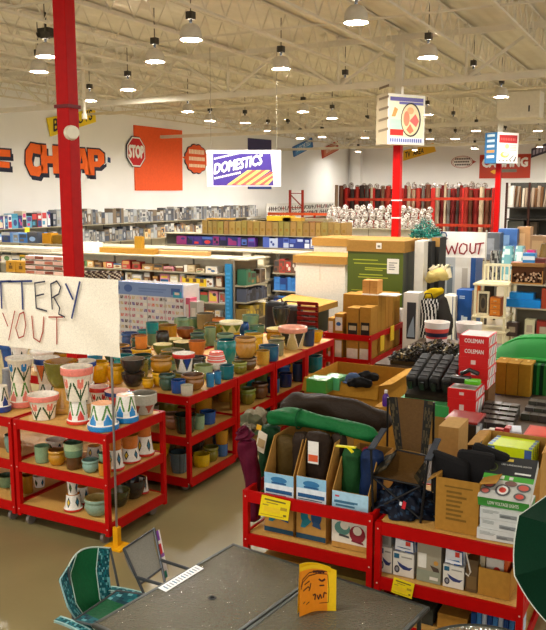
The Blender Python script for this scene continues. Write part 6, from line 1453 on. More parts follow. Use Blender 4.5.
# dark shelving at the far end past the column
xs0, xs1 = fy(506, 205, 40).x, fy(552, 205, 40).x
t = thing('steel_shelving', 'dark steel shelving past the far red column', 'shelving', (xs0, 40, 0)); o = t.location
for k in range(3): x = xs0 + (xs1 - xs0) * k / 2; MB(o).box(x - .05, x + .05, 40, 40.1, 0, 4.2, hx('3a2018')).build('upright', t)
for z in (.6, 1.5, 2.45, 3.0): MB(o).box(xs0, xs1, 40, 40.9, z - .06, z, hx('2e2a24')).build('shelf', t, ('dark',))
MB(o).box(xs0, xs1, 40.9, 40.95, 0, 4.2, hx('34322a')).build('back_panel', t, ('matte',))
for k in range(5): x = fy(507 + k * 4, 215, 39.9).x; pass
pbox('dark_cabinet', 'olive grey cabinet on the dark steel shelving', 'cabinet', fy(507.5, 215, 40.05).x, fy(524, 215, 40.05).x, 40.12, 40.8, 1.502, 2.35, hx('3c3d34'), {'f': [(0, .48, 1, .52, hx('26271f')), (0, .24, 1, .26, hx('2c2d25')), (0, .74, 1, .76, hx('2c2d25'))]}, ('matte',))
pbox('white_cabinet', 'tall white cabinet above the olive grey one', 'cabinet', fy(505.5, 195, 40.05).x, fy(513, 195, 40.05).x, 40.12, 40.6, 3.002, 4.05, hx('cfc9be'), {'f': [(.1, .1, .9, .9, hx('dcd6cc'))]}, ('matte',))
pbox('dark_case', 'dark brown case on the dark steel shelving', 'case', fy(527, 220, 40.05).x, fy(537, 220, 40.05).x, 40.12, 40.7, 1.502, 2.3, hx('3a2c18'), {'f': [('E', .5, .5, .25, .3, hx('5a4420'))]}, ('matte',))
for k in range(11):
    px = 514 + k * 3.1; c = fy(px, 195, 40.4); col = random.choice([hx('6a4a30'), hx('8a7a68'), hx('d8ccb8'), hx('a08a74'), hx('c8bca8')]); w = random.uniform(.05, .09)
    mb = MB((c.x, 40.4, 3.0)); ln = random.uniform(-.12, .14); mb.tube([(c.x, 40.4, 3.02), (c.x + ln, 40.5, fy(px, 189 - random.uniform(0, 3), 40.4).z)], w, col, 8); o = mb.build('rolled_mat', None, ('fabric',), smooth=True); tag(o, None, 'mat', 'rolled mats on the dark shelving'); auto(o, 'thin rolled mat on top of the dark steel shelving', 'the far red column')
# ------------------------------------------------------------------ big cartons in the middle
def bigbox(px0, px1, pyt, Y, d, zt, z0=0, **k):
    return fy(px0, pyt, Y).x, fy(px1, pyt, Y).x, Y, Y + d, z0, zt
zt = fy(320, 256, 16.0).z; x0, x1 = fy(294, 275, 16.0).x, fy(346, 275, 16.0).x
t = thing('tall_carton', 'big white carton with an overhanging brown lid', 'carton', ((x0 + x1) / 2, 16.5, 0)); o = t.location
mb = MB(o).box(x0 + .03, x1 - .03, 16.02, 17.2, 0, zt - .04, hx('e3dacb')); mb.box((x0 + x1) / 2 - .006, (x0 + x1) / 2 + .006, 16.015, 16.02, zt - .55, zt - .15, hx('c8bca8')); mb.build('body', t, ('card',))
MB(o).box(x0 - .02, x1 + .02, 15.98, 17.24, zt - .17, zt, hx('aa7d3c')).build('lid', t, ('card',), label='brown cardboard lid')
zt2 = fy(330, 231, 18.6).z; x0, x1 = fy(312, 240, 18.0).x, fy(352, 240, 18.0).x
t = thing('tall_carton', 'wide brown carton with pale sides behind the white carton', 'carton', ((x0 + x1) / 2, 18.6, 0)); o = t.location; zt2 = fy(330, 238, 18.0).z
MB(o).box(x0 + .04, fy(412, 240, 18).x - .04, 18.03, 19.3, 0, zt2 - .03, hx('d8cbb4')).build('body', t, ('card',)); MB(o).box(x0, fy(412, 240, 18).x, 18.0, 19.33, zt2 - .2, zt2, hx('a87a38')).build('lid', t, ('card',), label='brown cardboard lid')
# green carton
Yg = 15.2; x0, x1 = fy(347.5, 270, Yg).x, fy(403, 270, Yg).x; zt = fy(375, 240.5, Yg).z; zl = fy(375, 252, Yg).z
t = thing('tall_carton', 'tall green printed carton with a brown lid', 'carton', ((x0 + x1) / 2, Yg, 0)); o = t.location; GRB = hx('4c5a0a'); LT = hx('a8b02c')
mb = MB(o).box(x0, x1, Yg, Yg + .75, 0, zl, GRB, 0, r=hx('2a3418'))
prints(mb, 'f', [('L', .1, .86, .6, .03, 1, LT), (.12, .80, .84, .815, LT), ('L', .32, .70, .5, .06, 2, LT), ('L', .22, .62, .6, .03, 1, LT), (.2, .575, .74, .59, LT), ('L', .3, .5, .35, .04, 2, LT), (.08, .36, .92, .37, LT), (.72, .66, .93, .9, hx('e2ded2')), ('L', .75, .72, .15, .14, 4, hx('8a8a84'))], x0, x1, Yg, Yg + .75, zl - 1.25, zl)
prints(mb, 'r', [(.2, .1, .45, 1, hx('141510')), (.6, .4, .8, .8, hx('3a4420'))], x0, x1, Yg, Yg + .75, 0, zl); mb.build('body', t, ('print',))
mb = MB(o).box(x0 - .02, x1 + .03, Yg - .02, Yg + .8, zl, zt, hx('9c7436')); prints(mb, 'f', [(.52, .3, .61, .8, hx('e2ded2')), (.54, .4, .59, .6, hx('7a7468'))], x0 - .02, x1 + .03, Yg - .02, Yg + .8, zl, zt); mb.build('lid', t, ('card',), label='brown lid with a white sticker')
def slab(name, label, cat, px0, px1, pyt, Y, d, col, z0=0, mats=('card',), pr_=None, **k):
    x0, x1 = fy(px0, pyt, Y).x, fy(px1, pyt, Y).x; return pbox(name, label, cat, x0, x1, Y, Y + d, z0, fy((px0 + px1) / 2, pyt, Y).z, col, pr_, mats, **k)
slab('panel_carton', 'upright white panel beside the green carton', 'panel', 415, 424, 241, 15.6, .5, hx('dfd9cc'), mats=('matte',), pr_={'f': [(.2, .2, .8, .5, hx('c8c2b6'))]})
slab('panel_carton', 'upright black panel just past the white panel', 'panel', 424.8, 431.5, 241.5, 15.9, .4, hx('1c1c1c'), mats=('matte',))
slab('panel_carton', 'brown-topped upright panel with a black front', 'panel', 432, 440, 237.5, 16.2, .5, hx('232220'), mats=('matte',), pr_={'f': [(0, .93, 1, 1, hx('b08440'))]})
x0, x1, a, b, c_, d_ = fbox(345, 369, 238.5, 246, 17.0, .1)
pbox('print_panel', 'white upright carton with a dark printed picture by the striped tubs', 'carton', fy(403, 320, 14.4).x, fy(418, 320, 14.4).x, 14.4, 14.75, 0, fy(410, 293, 14.4).z, hx('d8d2c6'), {'f': [(.25, .5, .85, .9, hx('2a2c30')), ('P', [(.3, .52), (.8, .52), (.7, .75), (.4, .62)], hx('8a9aa8'))], 'r': [(0, 0, 1, 1, hx('c8c0b0'))]}, ('print',))
# teal tinsel heap
c = fy(414, 236, 17.6); mb = MB((c.x, 17.6, zt2 - .0)); rnd = random.Random(9)
for k in range(420):
    a = rnd.uniform(0, 6.28); r = .36 * math.sqrt(rnd.random()); h = .44 * (1 - (r / .4) ** 2) * rnd.random(); p = Vector((c.x + r * math.cos(a), 18.5 + r * .7 * math.sin(a), zt2 + .02 + h)); d = Vector((rnd.uniform(-1, 1), rnd.uniform(-1, 1), rnd.uniform(-.3, 1))).normalized() * .09
    mb.tube([p, p + d], .011, rnd.choice([hx('0d6a60'), hx('12806f'), hx('0a4a48'), hx('2a9a88')]), 3, caps=False)
mb.o = Vector((c.x, 18.5, zt2)); o = mb.build('tinsel_heap', None, ('plastic',)); tag(o, 'heap of dark teal tinsel on the wide brown carton', 'tinsel', kind='stuff')
# flat brown carton lying across
def topbox(name, label, pix, z, hgt, col, cat='carton'):
    q = [A(a, b, z) for a, b in pix]; mb = MB(q[0]); dn = Vector((0, 0, -hgt))
    mb.poly(q, col); n = len(q)
    for k in range(n): mb.poly([q[k] + dn, q[(k + 1) % n] + dn, q[(k + 1) % n], q[k]], col)
    mb.poly([p + dn for p in q][::-1], col); return tag(mb.build(name, None, ('card',)), label, cat)
topbox('flat_carton', 'big flat tan carton lying before the white carton', [(271, 303), (319, 306.5), (338, 301), (292, 294)], 1.38, .12, hx('b98a42'))
pbox('storage_bin', 'dark bin under the big flat tan carton', 'bin', -7.5, -6.6, 14.2, 15.2, 0, 1.255, hx('2a2420'), None, ('plastic',))
# black bags and red slats behind the pottery
for k, (a, yb_, w, h, lab) in enumerate(((273, 322, .21, .42, 'black rounded suitcase beside the flat tan carton'), (289, 322, .19, .36, 'black suitcase just behind the black pot'))):
    Y = 13.4; c = fy(a, 318, Y); o = Vector((c.x, Y, .9)); t = thing('suitcase', lab, 'suitcase', o); hh = fy(a, 302 + k * 4, Y).z - .9
    MB(o).box(o.x - w, o.x + w, Y, Y + .3, .9, .9 + hh, hx('1b1a1b')).build('shell', t, ('plastic',), bev=.08)
    MB(o).tube([(o.x - .15, Y + .1, .9 + hh), (o.x - .13, Y + .1, .97 + hh), (o.x + .13, Y + .1, .97 + hh), (o.x + .15, Y + .1, .9 + hh)], .015, BLACK, 6).build('handle', t, ('plastic',))
t = thing('slatted_crate', 'dark red slatted crate behind the black suitcases', 'crate', (fy(304, 315, 13.2).x, 13.2, .9)); o = t.location; xa, xb = fy(297, 315, 13.2).x, fy(317, 315, 13.2).x
for k in range(5): z = fy(305, 325 - k * 5, 13.2).z; MB(o).box(xa, xb, 13.2, 13.23, z, z + .06, hx('7a1410')).build('slat_front', t)
for x in (xa, xb - .05): MB(o).box(x, x + .05, 13.23, 13.27, .9, fy(305, 303, 13.2).z, hx('5a0e0c')).build('corner_post', t)
pbox('display_table', 'low dark table under the suitcases and the slatted crate', 'table', fy(262, 320, 13.2).x, fy(318, 320, 13.2).x, 13.1, 13.9, 0, .895, hx('3a2a20'), None, ('wood',))
# ------------------------------------------------------------------ red cart of tall cartons
DX0, DX1, DY0, DY1 = fy(323, 335, 13.05).x, fy(371, 337, 13.05).x, 13.05, 14.85
cart(DX0, DX1, DY0, DY1, 'red cart of tall cartons behind the end of the pottery row', (.24, .68, 1.12), (1, 0, 0))
def dcart(px0, px1, pyt, Y, d, lab, pp, col=CARD2, g='tall cartons in the red cart'):
    x0, x1 = fy(px0, 330, Y).x, fy(px1, 330, Y).x; return pbox('tall_carton', lab, 'carton', x0, x1, Y, Y + d, .245, fy((px0 + px1) / 2, pyt, Y).z, col, pp, ('card',), g)
lb = [(.12, .62, .9, .8, hx('2a2622')), (.2, .7, .8, .76, hx('b8a888')), (.12, .56, .9, .6, hx('2a2622')), (.05, .08, .95, .45, hx('d8cfc4')), ('L', .2, .2, .6, .06, 2, hx('4a4a4a'))]
Yc = DY0 + .08
dcart(328, 334, 318, Yc, .3, 'tall carton with a small dark screen print at the cart end', {'f': [(.1, .55, .9, .68, hx('3a3a44')), (.1, .72, .8, .95, hx('d8d0c4')), (.1, .2, .9, .45, hx('cfc8bc'))]})
dcart(334.5, 342.5, 314, Yc, .3, 'tall carton with white and blue labels in the red cart', {'f': [(.1, .75, .95, .95, hx('dcd6cc')), ('E', .5, .85, .3, .03, hx('2a5aa0')), (.1, .3, .9, .6, hx('d8d2c8'))]})
dcart(346.5, 358.5, 308, Yc, .36, 'tall carton with a dark label in the middle of the red cart', {'f': lb}); dcart(359.5, 370.5, 307.5, Yc, .36, 'tall carton with a dark label at the corner of the red cart', {'f': lb})
for k in range(3): pbox('tall_carton', 'tall plain carton in the red cart', 'carton', DX1 - .75, DX1 - .06, DY0 + .5 + k * .42, DY0 + .9 + k * .42, .245, 1.78 - k * .03, jit(CARD2, .1), {'r': [(.1, .1, .9, .3, hx('8a6420')), (.4, 0, .44, 1, hx('7a5618'))]}, ('card',), 'tall cartons in the red cart', 'the dark labels')
pbox('small_carton', 'two-part tan carton standing on the tall cartons', 'carton', fy(360, 290, 13.5).x, fy(375, 290, 13.5).x, 13.62, 13.9, 1.802, fy(366, 281, 13.5).z, hx('c08a48'), {'f': [(.48, 0, .52, 1, hx('8a5c28')), (0, .5, 1, .52, hx('a87838'))]})
pbox('foam_sheet', 'white foam sheet lying on the tall cartons', 'sheet', fy(354, 301, 13.2).x, fy(389, 301, 13.2).x, 13.58, 13.92, 1.782, 1.80, hx('e8e4da'), None, ('matte',))
for k, (a, b) in enumerate(((382, 343), (392, 333))):
    p = fx(a, b, DX1 + .02); mb = MB(p); mb.box(p.x, p.x + .012, p.y - .09, p.y + .09, p.z - .14, p.z + .14, hx('e6c012')); tag(mb.build('price_card', None, ('print',)), 'yellow card hanging on the side rail of the carton cart, %s one' % ('nearer', 'farther')[k], 'price card')
# small cartons and packs on the floor end
slab('white_box', 'white box stacked past the red carton cart', 'box', 389, 401, 309, 14.93, .24, hx('d9cfc8'), mats=('print',), pr_={'f': [(.1, .1, .9, .6, hx('e8d8d4')), (.2, .7, .8, .85, hx('b84a4a'))]})
# ------------------------------------------------------------------ the goods behind the front carts
def table(name, label, x0, x1, y0, y1, z, col=hx('4a3826')):
    t = thing('display_table', label, 'table', (x0, y0, 0)); o = t.location
    MB(o).box(x0, x1, y0, y1, z - .04, z - .002, col).build('table_top', t, ('wood',))
    for x in (x0 + .03, x1 - .09):
        for y in (y0 + .03, y1 - .09): MB(o).box(x, x + .06, y, y + .06, 0, z - .04, hx('2c2218')).build('leg', t, ('wood',))
    return t
table('t', 'dark table behind the front red carts, under the tool packs', -2.55, -.75, 6.92, 8.95, .66)
table('t', 'dark table carrying the red boxes and brown cartons', -2.45, -.75, 9.1, 11.3, .88)
table('t', 'dark table carrying the green sleds and striped tubs', -4.35, -.9, 11.9, 14.6, .9)
# big open carton on the floor
x1 = A(379, 386, .97).x; y0 = A(379, 386, .97).y; x0 = fy(304, 380, y0).x
carton('shipping_carton', 'large open carton on the floor behind the long brown bag', x0, x1, y0, y0 + 1.25, 0, .97, hx('b5832c'), flaps='rf', fl=.22, pr_={'f': [('L', .55, .6, .2, .1, 2, hx('7a5418'))]})
for k, (a, b, c, lab, w, h) in enumerate(((316, 384, '3f8a3a', 'green pack lying in the large open carton', .3, .1), (331, 381, '58b07a', 'pale green pack lying in the large open carton', .25, .08))):
    q = A(a, b, .98); pbox('garden_pack', lab, 'pack', q.x - w / 2, q.x + w / 2, q.y, q.y + .3, .85, .98 + h * .6, hx(c), {'t': [(.2, .2, .8, .8, hx('a8d8b0'))]}, ('film',))
q = A(353, 380, .99); t = thing('cap', 'dark blue cap lying in the large open carton', 'cap', (q.x, q.y, .97)); MB(t.location).lathe([(.0, 1.09), (.06, 1.085), (.1, 1.05), (.12, .98), (.11, .98)], 16, hx('3a4a66'), q.x, q.y).build('crown', t, ('fabric',), smooth=True)
MB(t.location).prism([(.12 * math.cos(a) * 1.0, .12 * math.sin(a) - .08 * (1 + math.cos(a * 2)) * 0) for a in [R(180 + 10 * i) for i in range(19)]], (q.x, q.y - .08, .975), (1, 0, 0), (0, 1, 0), .008, hx('2c3a54')).build('brim', t, ('fabric',))
for k, (a, b, ln) in enumerate(((359, 384, .3), (366, 378, .36))):
    q = A(a, b, 1.0); tag(bag([q + Vector((-.16, -.05, 0)), q + Vector((0, 0, .03)), q + Vector((.17, .08, 0))], [.05, .07, .05], hx('191818'), seed=30 + k, mb=MB(q), wr=.2).build('rubber_glove', None, ('fabric',), smooth=True), 'black crumpled cloth piece in the large open carton, %s' % ('nearer one', 'farther one')[k], 'cloth')
q = A(370, 396, 1.0)
c = A(386, 393, 1.05); t = thing('bottle', 'small purple bottle standing at the corner of the open carton', 'bottle', (c.x, c.y, .88)); c.z = .97
pbox('small_carton', 'tan carton beside the purple bottle', 'carton', c.x - .12, c.x + .2, c.y - .1, c.y + .25, 0, .878, CARD2)
MB(t.location).lathe([(0, .88), (.045, .88), (.045, 1.0), (.03, 1.03), (.02, 1.04), (.02, 1.07), (0, 1.07)], 14, hx('4a1c8a'), c.x, c.y).build('body', t, ('plastic',), smooth=True)
MB(t.location).lathe([(.022, 1.05), (.022, 1.09), (0, 1.09)], 12, WHITE, c.x, c.y).build('cap', t, ('plastic',), label='white cap')
# green-topped carton with black grill packs
q0 = A(396, 402, .98); bx0, by0 = q0.x, q0.y; bx1 = fy(449, 402, by0).x
pbox('shipping_carton', 'carton wrapped in green film under the black packs', 'carton', bx0, bx1, by0, by0 + .9, 0, 1.0, hx('9a7430'), {'f': [(0, .86, 1, 1, hx('2f9a4a'))], 't': [(0, 0, 1, 1, hx('2f9a4a')), (.1, .1, .9, .3, hx('58b878'))], 'r': [(0, .88, 1, 1, hx('b8a8a0'))]}, ('print',))
mb = MB((bx0, by0, 1.003)); mb.prism([(by0 + .2, 1.003), (by0 + .88, 1.003), (by0 + .88, 1.24), (by0 + .2, 1.05)], (bx0 + .05, 0, 0), (0, 1, 0), PZ, bx1 - bx0 - .1, hx('2a241a')); tag(mb.build('wedge_tray', None, ('card',)), 'dark sloping tray under the black ribbed packs', 'tray')
for k in range(4):
    xx = bx0 + .04 + k * (bx1 - bx0 - .06) / 4; w = (bx1 - bx0 - .06) / 4 - .015
    t = thing('tool_pack', '', 'pack', (xx + w / 2, by0 + .3, 1.003)); auto(t, 'long black ribbed pack on the green-topped carton', 'the open carton side'); t['group'] = 'black packs on the green-topped carton'; o = t.location
    dz = random.uniform(0, .04); mb = MB(o)
    mb.box(xx, xx + w, by0 + .1, by0 + .85, 1.003, 1.15 + dz, hx('161615')); mb.build('case', t, ('matte',), bev=.03)
    mb = MB(o)
    for j in range(5): mb.box(xx + .02, xx + w - .02, by0 + .17 + j * .12, by0 + .2 + j * .12, 1.15 + dz, 1.16 + dz, hx('2b2a28'))
    mb.build('rib', t, ('matte',), label='grey ribs'); MB(o).box(xx + w * .3, xx + w * .7, by0 + .06, by0 + .1, 1.01, 1.12, hx('141414')).build('handle', t, ('plastic',))
    t.location = (xx + w / 2, by0 + .46, 1.17); t.rotation_euler = (R(15), 0, 0)
# heap of dark shiny packs behind
rnd = random.Random(4); mb = MB((-3.3, 12.2, .9)); xa, xb = A(398, 350, 1.0).x, A(452, 352, 1.0).x; yb_ = 11.95
PD = [hx(c) for c in ('17150f', '2a2418', '3a3224', '8a7a58', '1c1c1e', '0e0e0e', '0e0e0e', '1a1712')]
for k in range(900):
    x = rnd.uniform(-4.1, -2.9); y = rnd.uniform(11.95, 12.9); h = .9 + .06 + .25 * rnd.random() * (1 - abs(x + 3.5) / .8)
    p = Vector((x, y, h)); d = Vector((rnd.uniform(-1, 1), rnd.uniform(-1, 1), rnd.uniform(-.2, .9))).normalized() * rnd.uniform(.04, .09); mb.bar(p, p + d, rnd.uniform(.015, .04), rnd.uniform(.015, .035), rnd.choice(PD))
mb.box(-4.1, -2.9, 11.95, 12.9, .9, .97, hx('14110c')); o = mb.build('hardware_heap', None, ('plastic',)); tag(o, 'heap of dark glinting hardware packs behind the black ribbed packs', 'hardware', kind='stuff')
# red boxes
CR = hx('d4080c'); DPT = .46
def redbox(px0, px1, pyt, pyb, Y, lab, prn, z0=None):
    x0, x1, a, b, zz, zt = fbox(px0, px1, pyt, pyb, Y, DPT, z0); mb = {'f': prn, 'r': [(0, .08, 1, .92, hx('d8d4d0')), ('P', [(.0, .2), (.2, .92), (.3, .92), (.1, .08)], CR), ('P', [(.35, .2), (.55, .92), (.65, .92), (.45, .08)], hx('8a8a8a')), ('P', [(.7, .2), (.88, .92), (.96, .92), (.8, .08)], CR)], 't': [(.05, .05, .95, .95, hx('b8b4b0'))]}
    return pbox('stove_box', lab, 'box', x0, x1, Y, Y + DPT, zz, zt, CR, mb, ('print',), 'red lantern boxes'), zt
Yr = 9.9; z = .882; x0 = fy(447.5, 400, 9.45).x
zz = .882
for k, (yt, yb) in enumerate(((399, 409), (389.5, 398.5))): _, zz = redbox(447.5, 476, yt, yb, 9.45, 'red box in the low pair before the tall red stack, %s one' % ('lower', 'upper')[k], [(.42, .4, .58, .7, hx('e8c8c0'))], zz + .001)
zz = .882; ys = (388, 378, 367.5, 357, 346.5, 336); ys = [387 - k * 10.1 for k in range(6)]
zz = fy(472, 388.5, Yr).z
pbox('shipping_carton', 'carton under the tall stack of red boxes', 'carton', fy(459, 395, Yr).x, fy(488, 395, Yr).x, Yr + .02, Yr + .44, .882, zz, hx('6a4a2a'))
for k in range(5):
    pp = [('T', 'COLEMAN', .18, .35, .64, .38, hx('f2e4e0'))] if k >= 3 else [(.42, .3, .58, .7, hx('eecac4'))]
    _, zz = redbox(458.5 + (.6 if k % 2 else 0), 488 + (.6 if k % 2 else 0), 0, 0, Yr, 'red box in the tall stack, %s' % ('lowest', 'second from the bottom', 'middle one', 'second from the top', 'topmost')[k], pp, zz + .001) if False else (None, zz)
    x0 = fy(458.5, 365, Yr).x + (.006 if k % 2 else 0); x1 = fy(488, 365, Yr).x + (.006 if k % 2 else 0); h = .136
    pbox('stove_box', 'red box in the tall stack, %s' % ('lowest', 'second from the bottom', 'middle one', 'second from the top', 'topmost')[k], 'box', x0, x1, Yr, Yr + DPT, zz + .001, zz + h, CR, {'f': pp, 'r': [(0, .08, 1, .92, hx('d8d4d0')), ('P', [(.0, .2), (.2, .92), (.3, .92), (.1, .08)], CR), ('P', [(.35, .2), (.55, .92), (.65, .92), (.45, .08)], hx('8a8a8a')), ('P', [(.7, .2), (.88, .92), (.96, .92), (.8, .08)], CR)], 't': [(.05, .05, .95, .95, hx('b8b4b0'))]}, ('print',), 'red lantern boxes'); zz += h
# black and lime tool on the low red pair
q = A(465, 388, 1.2); zt = fy(462, 389, 9.45).z + .03
t = thing('hand_tool', 'black and lime power tool lying on the low red boxes', 'tool', (fy(466, 389, 9.6).x, 9.65, zt)); o = t.location
MB(o).box(o.x - .2, o.x + .05, 9.58, 9.7, zt, zt + .09, hx('171717')).build('body', t, ('plastic',), bev=.02); MB(o).box(o.x - .02, o.x + .17, 9.56, 9.68, zt, zt + .07, hx('5fc020')).build('grip', t, ('plastic',), label='lime grip', bev=.02); MB(o).tube([(o.x - .1, 9.7, zt + .1), (o.x, 9.75, zt + .15), (o.x + .12, 9.72, zt + .12)], .03, hx('1a1a1a'), 8).build('handle', t, ('plastic',))
# black toolbox with red lid
x0, x1, a, b, z0, z1 = fbox(445, 476, 423, 440, 8.3, .4, .662); t = thing('tool_chest', 'black tool chest with a red lid behind the tan carton', 'tool chest', ((x0 + x1) / 2, 8.3, .662)); o = t.location
MB(o).box(x0, x1, 8.3, 8.7, .662, z1, hx('1a1212')).build('body', t, ('plastic',), bev=.012); MB(o).box(x0 - .015, x1 + .015, 8.285, 8.715, z1, z1 + .03, hx('8a0c0a')).build('lid', t, ('plastic',), bev=.01); MB(o).box(x0 + .03, x0 + .16, 8.28, 8.285, z1 - .06, z1 - .03, hx('c8b8a8')).build('badge', t, ('print',), label='pale badge')
for k in range(2): MB(o).box(x0 + .03, x1 - .03, 8.285, 8.3, .7 + k * .12, .79 + k * .12, hx('2c1a1a')).build('drawer', t, ('plastic',))
# brown carton trio on white and blue box
x0, x1, a, b, z0, z1 = fbox(494, 531, 363.5, 396, 10.88, .38)
pbox('product_box', 'flat blue and white box under the three brown cartons', 'box', fy(490, 400, 10.83).x, fy(531, 400, 10.83).x, 10.83, 11.28, .882, z0 - .002, hx('26262c'), {'f': [(0, .1, .28, .8, hx('1c44b8')), (0, .82, 1, 1, hx('d8d8d4')), ('L', .06, .3, .16, .3, 2, hx('6a8ae0')), ('E', .5, .4, .08, .2, hx('5a5a5c')), ('E', .75, .4, .08, .2, hx('5a5a5c'))]}, ('print',))
for k in range(3): w = (x1 - x0) / 3; pbox('brown_carton', 'brown carton of the trio beside the red stack', 'carton', x0 + k * w, x0 + (k + 1) * w - .008, 10.88, 11.26, z0, z1, jit(hx('9a701c'), .05), {'t': [(0, .45, 1, .5, hx('6a4a18')), ('E', .5, .7, .12, .1, hx('c8a868'))]}, ('card',), 'trio of brown cartons', 'the red stack')
# green sleds
for k, (dy, dz, lab) in enumerate(((0, 0, 'bright green plastic sled lying under another'), (0, .10, 'bright green plastic sled on top of another'))):
    Ys = 11.95 + dy; xl = fy(489, 355, 11.95).x; zb = .98 + dz; LN = 1.7; o = Vector((xl + .8, Ys + .45, zb)); t = thing('plastic_sled', lab, 'sled', o)
    def sled(u, v, xl=xl, Ys=Ys, zb=zb):
        w = min(1, (max(0, min(u, 1 - u)) / .22)) ** .5; a = (v - .5) * 2
        return (xl + LN * u, Ys + .46 + .46 * a * (.35 + .65 * w), zb + .30 * (1 - abs(a) ** 3.0) * (.25 + .75 * w) - .12 * max(0, u - .35) ** 1.4 + .12 * math.sin(u * math.pi))
    mb = MB(o); mb.grid(sled, 40, 24, hx('067a26')); mb.grid(lambda u, v: Vector(sled(u, v)) - Vector((0, 0, .012)), 40, 24, hx('067a26')); mb.build('hull', t, ('matte',), smooth=True)
    m = MB(o); m.tube([Vector(sled(i / 40, 0)) for i in range(41)], .03, hx('089030'), 8); m.tube([Vector(sled(i / 40, 1)) for i in range(41)], .03, hx('089030'), 8); m.tube([Vector(sled(i / 40, .3)) + Vector((0, 0, .004)) for i in range(3, 38)], .014, hx('0a9a36'), 6); m.build('rim', t, ('plastic',), smooth=True)
for k in range(4): c = fy(536 + k * 3.4, 396, 11.4); pbox('folded_tarp', 'dark green upright folded tarp below the green sleds', 'tarp', c.x, c.x + .04, 11.05, 11.2, .882, 1.3, (hx('0c3a1a'), hx('1f6a2a'), hx('0a2a14'), hx('2a6a2c'))[k], None, ('fabric',), 'folded tarps', 'the brown cartons')
# dark briquette packs in steps
kk = 0
for r_ in range(5):
    for c_ in range(4):
        px, py = 478 + c_ * 8.6 + r_ * 1.5, 424 - r_ * 4.2; Yq = 8.85 + r_ * .11 if False else 9.15 + r_ * .16; zq = .882 + r_ * .016
        x = fy(px, py, Yq).x; ob = pbox('briquette_pack', '', 'pack', x, x + .098, Yq, Yq + .15, .883, zq + .07, jit(hx('3a3530'), .15), {'t': [(.1, .1, .9, .9, hx('4c4640'))]}, ('plastic',), 'grey-brown packs in steps'); auto(ob, 'grey-brown pack in the stepped block', 'the red stack')
for r_ in range(3):
    for c_ in range(3):
        Yq = 9.7 + r_ * .17; x = fy(520 + c_ * 9 + r_, 408, 9.6).x; pbox('briquette_pack', 'grey-brown pack at the picture edge below the green tarps', 'pack', x, x + .1, Yq, Yq + .155, .883, .96 + r_ * .04, jit(hx('3a3530'), .15), {'t': [(.1, .1, .9, .9, hx('4c4640'))]}, ('plastic',), 'grey-brown packs by the tarps', 'the brown cartons')
# tool packs on the near table
PT2 = [hx(c) for c in ('2a3440', '8a9298', 'd8dcdc', '4a6a7a', 'a82a2a', '1c1c20', '6a7a80', 'c8c8c0')]
for r_ in range(3):
    Yq = 7.75 + r_ * .28; goods('x', fy(473, 440, Yq).x, fy(513, 440, Yq).x, Yq, .662, (.05, .09), (.2 + r_ * .1, .3 + r_ * .11), (.06, .12), PT2, 'small tool pack, %s row behind the lime packs' % ('front', 'middle', 'back')[r_], 'the tool chest', 'tool packs behind the lime packs', gap=(.0, .03))
for r_ in range(3): pbox('red_tray', 'bright red plastic tray in the pile at the picture edge, %s' % ('lowest', 'middle', 'topmost')[r_], 'tray', fy(518, 430, 8.1).x + .02 * r_, fy(552, 430, 8.1).x, 8.1 + r_ * .04, 8.5 + r_ * .04, .98 + r_ * .062, 1.03 + r_ * .062, hx('c41a10'), {'t': [(.08, .1, .92, .9, hx('d83a28'))]}, ('plastic',), 'red plastic trays')
pbox('shipping_carton', 'dark carton under the red trays at the picture edge', 'carton', fy(517, 438, 8.1).x, fy(552, 438, 8.1).x, 8.1, 8.6, .662, .978, hx('3a1410'), {'f': [('L', .1, .4, .5, .2, 1, hx('c8a8a0'))]})
pbox('blister_pack', 'white and blue slanted pack beside the red trays', 'pack', fy(506, 432, 8.35).x, fy(519, 432, 8.35).x, 8.35, 8.6, .662, 1.12, hx('c8d0dc'), {'f': [('P', [(0, .5), (1, .8), (1, .9), (0, .6)], hx('24407a')), (0, 0, 1, .3, hx('b82a28'))], 't': [(.1, .1, .9, .9, hx('d0d8e4'))]}, ('print',), rz=R(12))
pbox('shipping_carton', 'plain tan carton at the picture edge behind the lime packs', 'carton', fy(541, 445, 7.4).x, fy(560, 445, 7.4).x, 7.6, 8.0, .662, 1.02, CARD2)
# ------------------------------------------------------------------ tubs, banner and cartons of the middle right
def tub(px0, px1, pyt, pyb, Y, lab, cols, z0=.9):
    c = fy((px0 + px1) / 2, pyb, Y); w = abs(fy(px1, pyb, Y).x - fy(px0, pyb, Y).x) * .95; h = fy((px0 + px1) / 2, pyt + 3, Y).z - z0; n = len(cols); o = Vector((c.x, Y + w * .4, z0)); mb = MB(o)
    pf = [(0, z0), (w * .33, z0)] + [(w * (.33 + .17 * k / 16), z0 + h * k / 16) for k in range(1, 17)] + [(w * .47, z0 + h), (w * .45, z0 + h * .9), (0, z0 + h * .86)]
    K = len(pf) - 1
    def cf(u, v): k = int(v * K); return cols[min(n - 1, int((k - 1) / 16 * n))] if 1 <= k < 18 else hx('e6dcd4')
    mb.lathe(pf, 28, cf, o.x, o.y); ob = mb.build('plastic_tub', None, ('plastic',), smooth=True); return tag(ob, lab, 'tub')
tub(420.5, 447, 320, 342, 12.95, 'striped red, white and navy tub behind the hardware heap', [hx('c8403a'), hx('d8605a'), hx('2a2c4a'), hx('e8dcd8'), hx('cc4a48'), hx('1f2440'), hx('d85048'), hx('e8e0dc'), hx('e4dcd8')])
tub(452, 480, 321, 338, 13.2, 'pale tub with thin pink stripes behind the red stack', [hx('e0d0cc'), hx('d8a8a8'), hx('e6dcd8'), hx('c87a7a'), hx('e6dcd8'), hx('e6dcd8')])
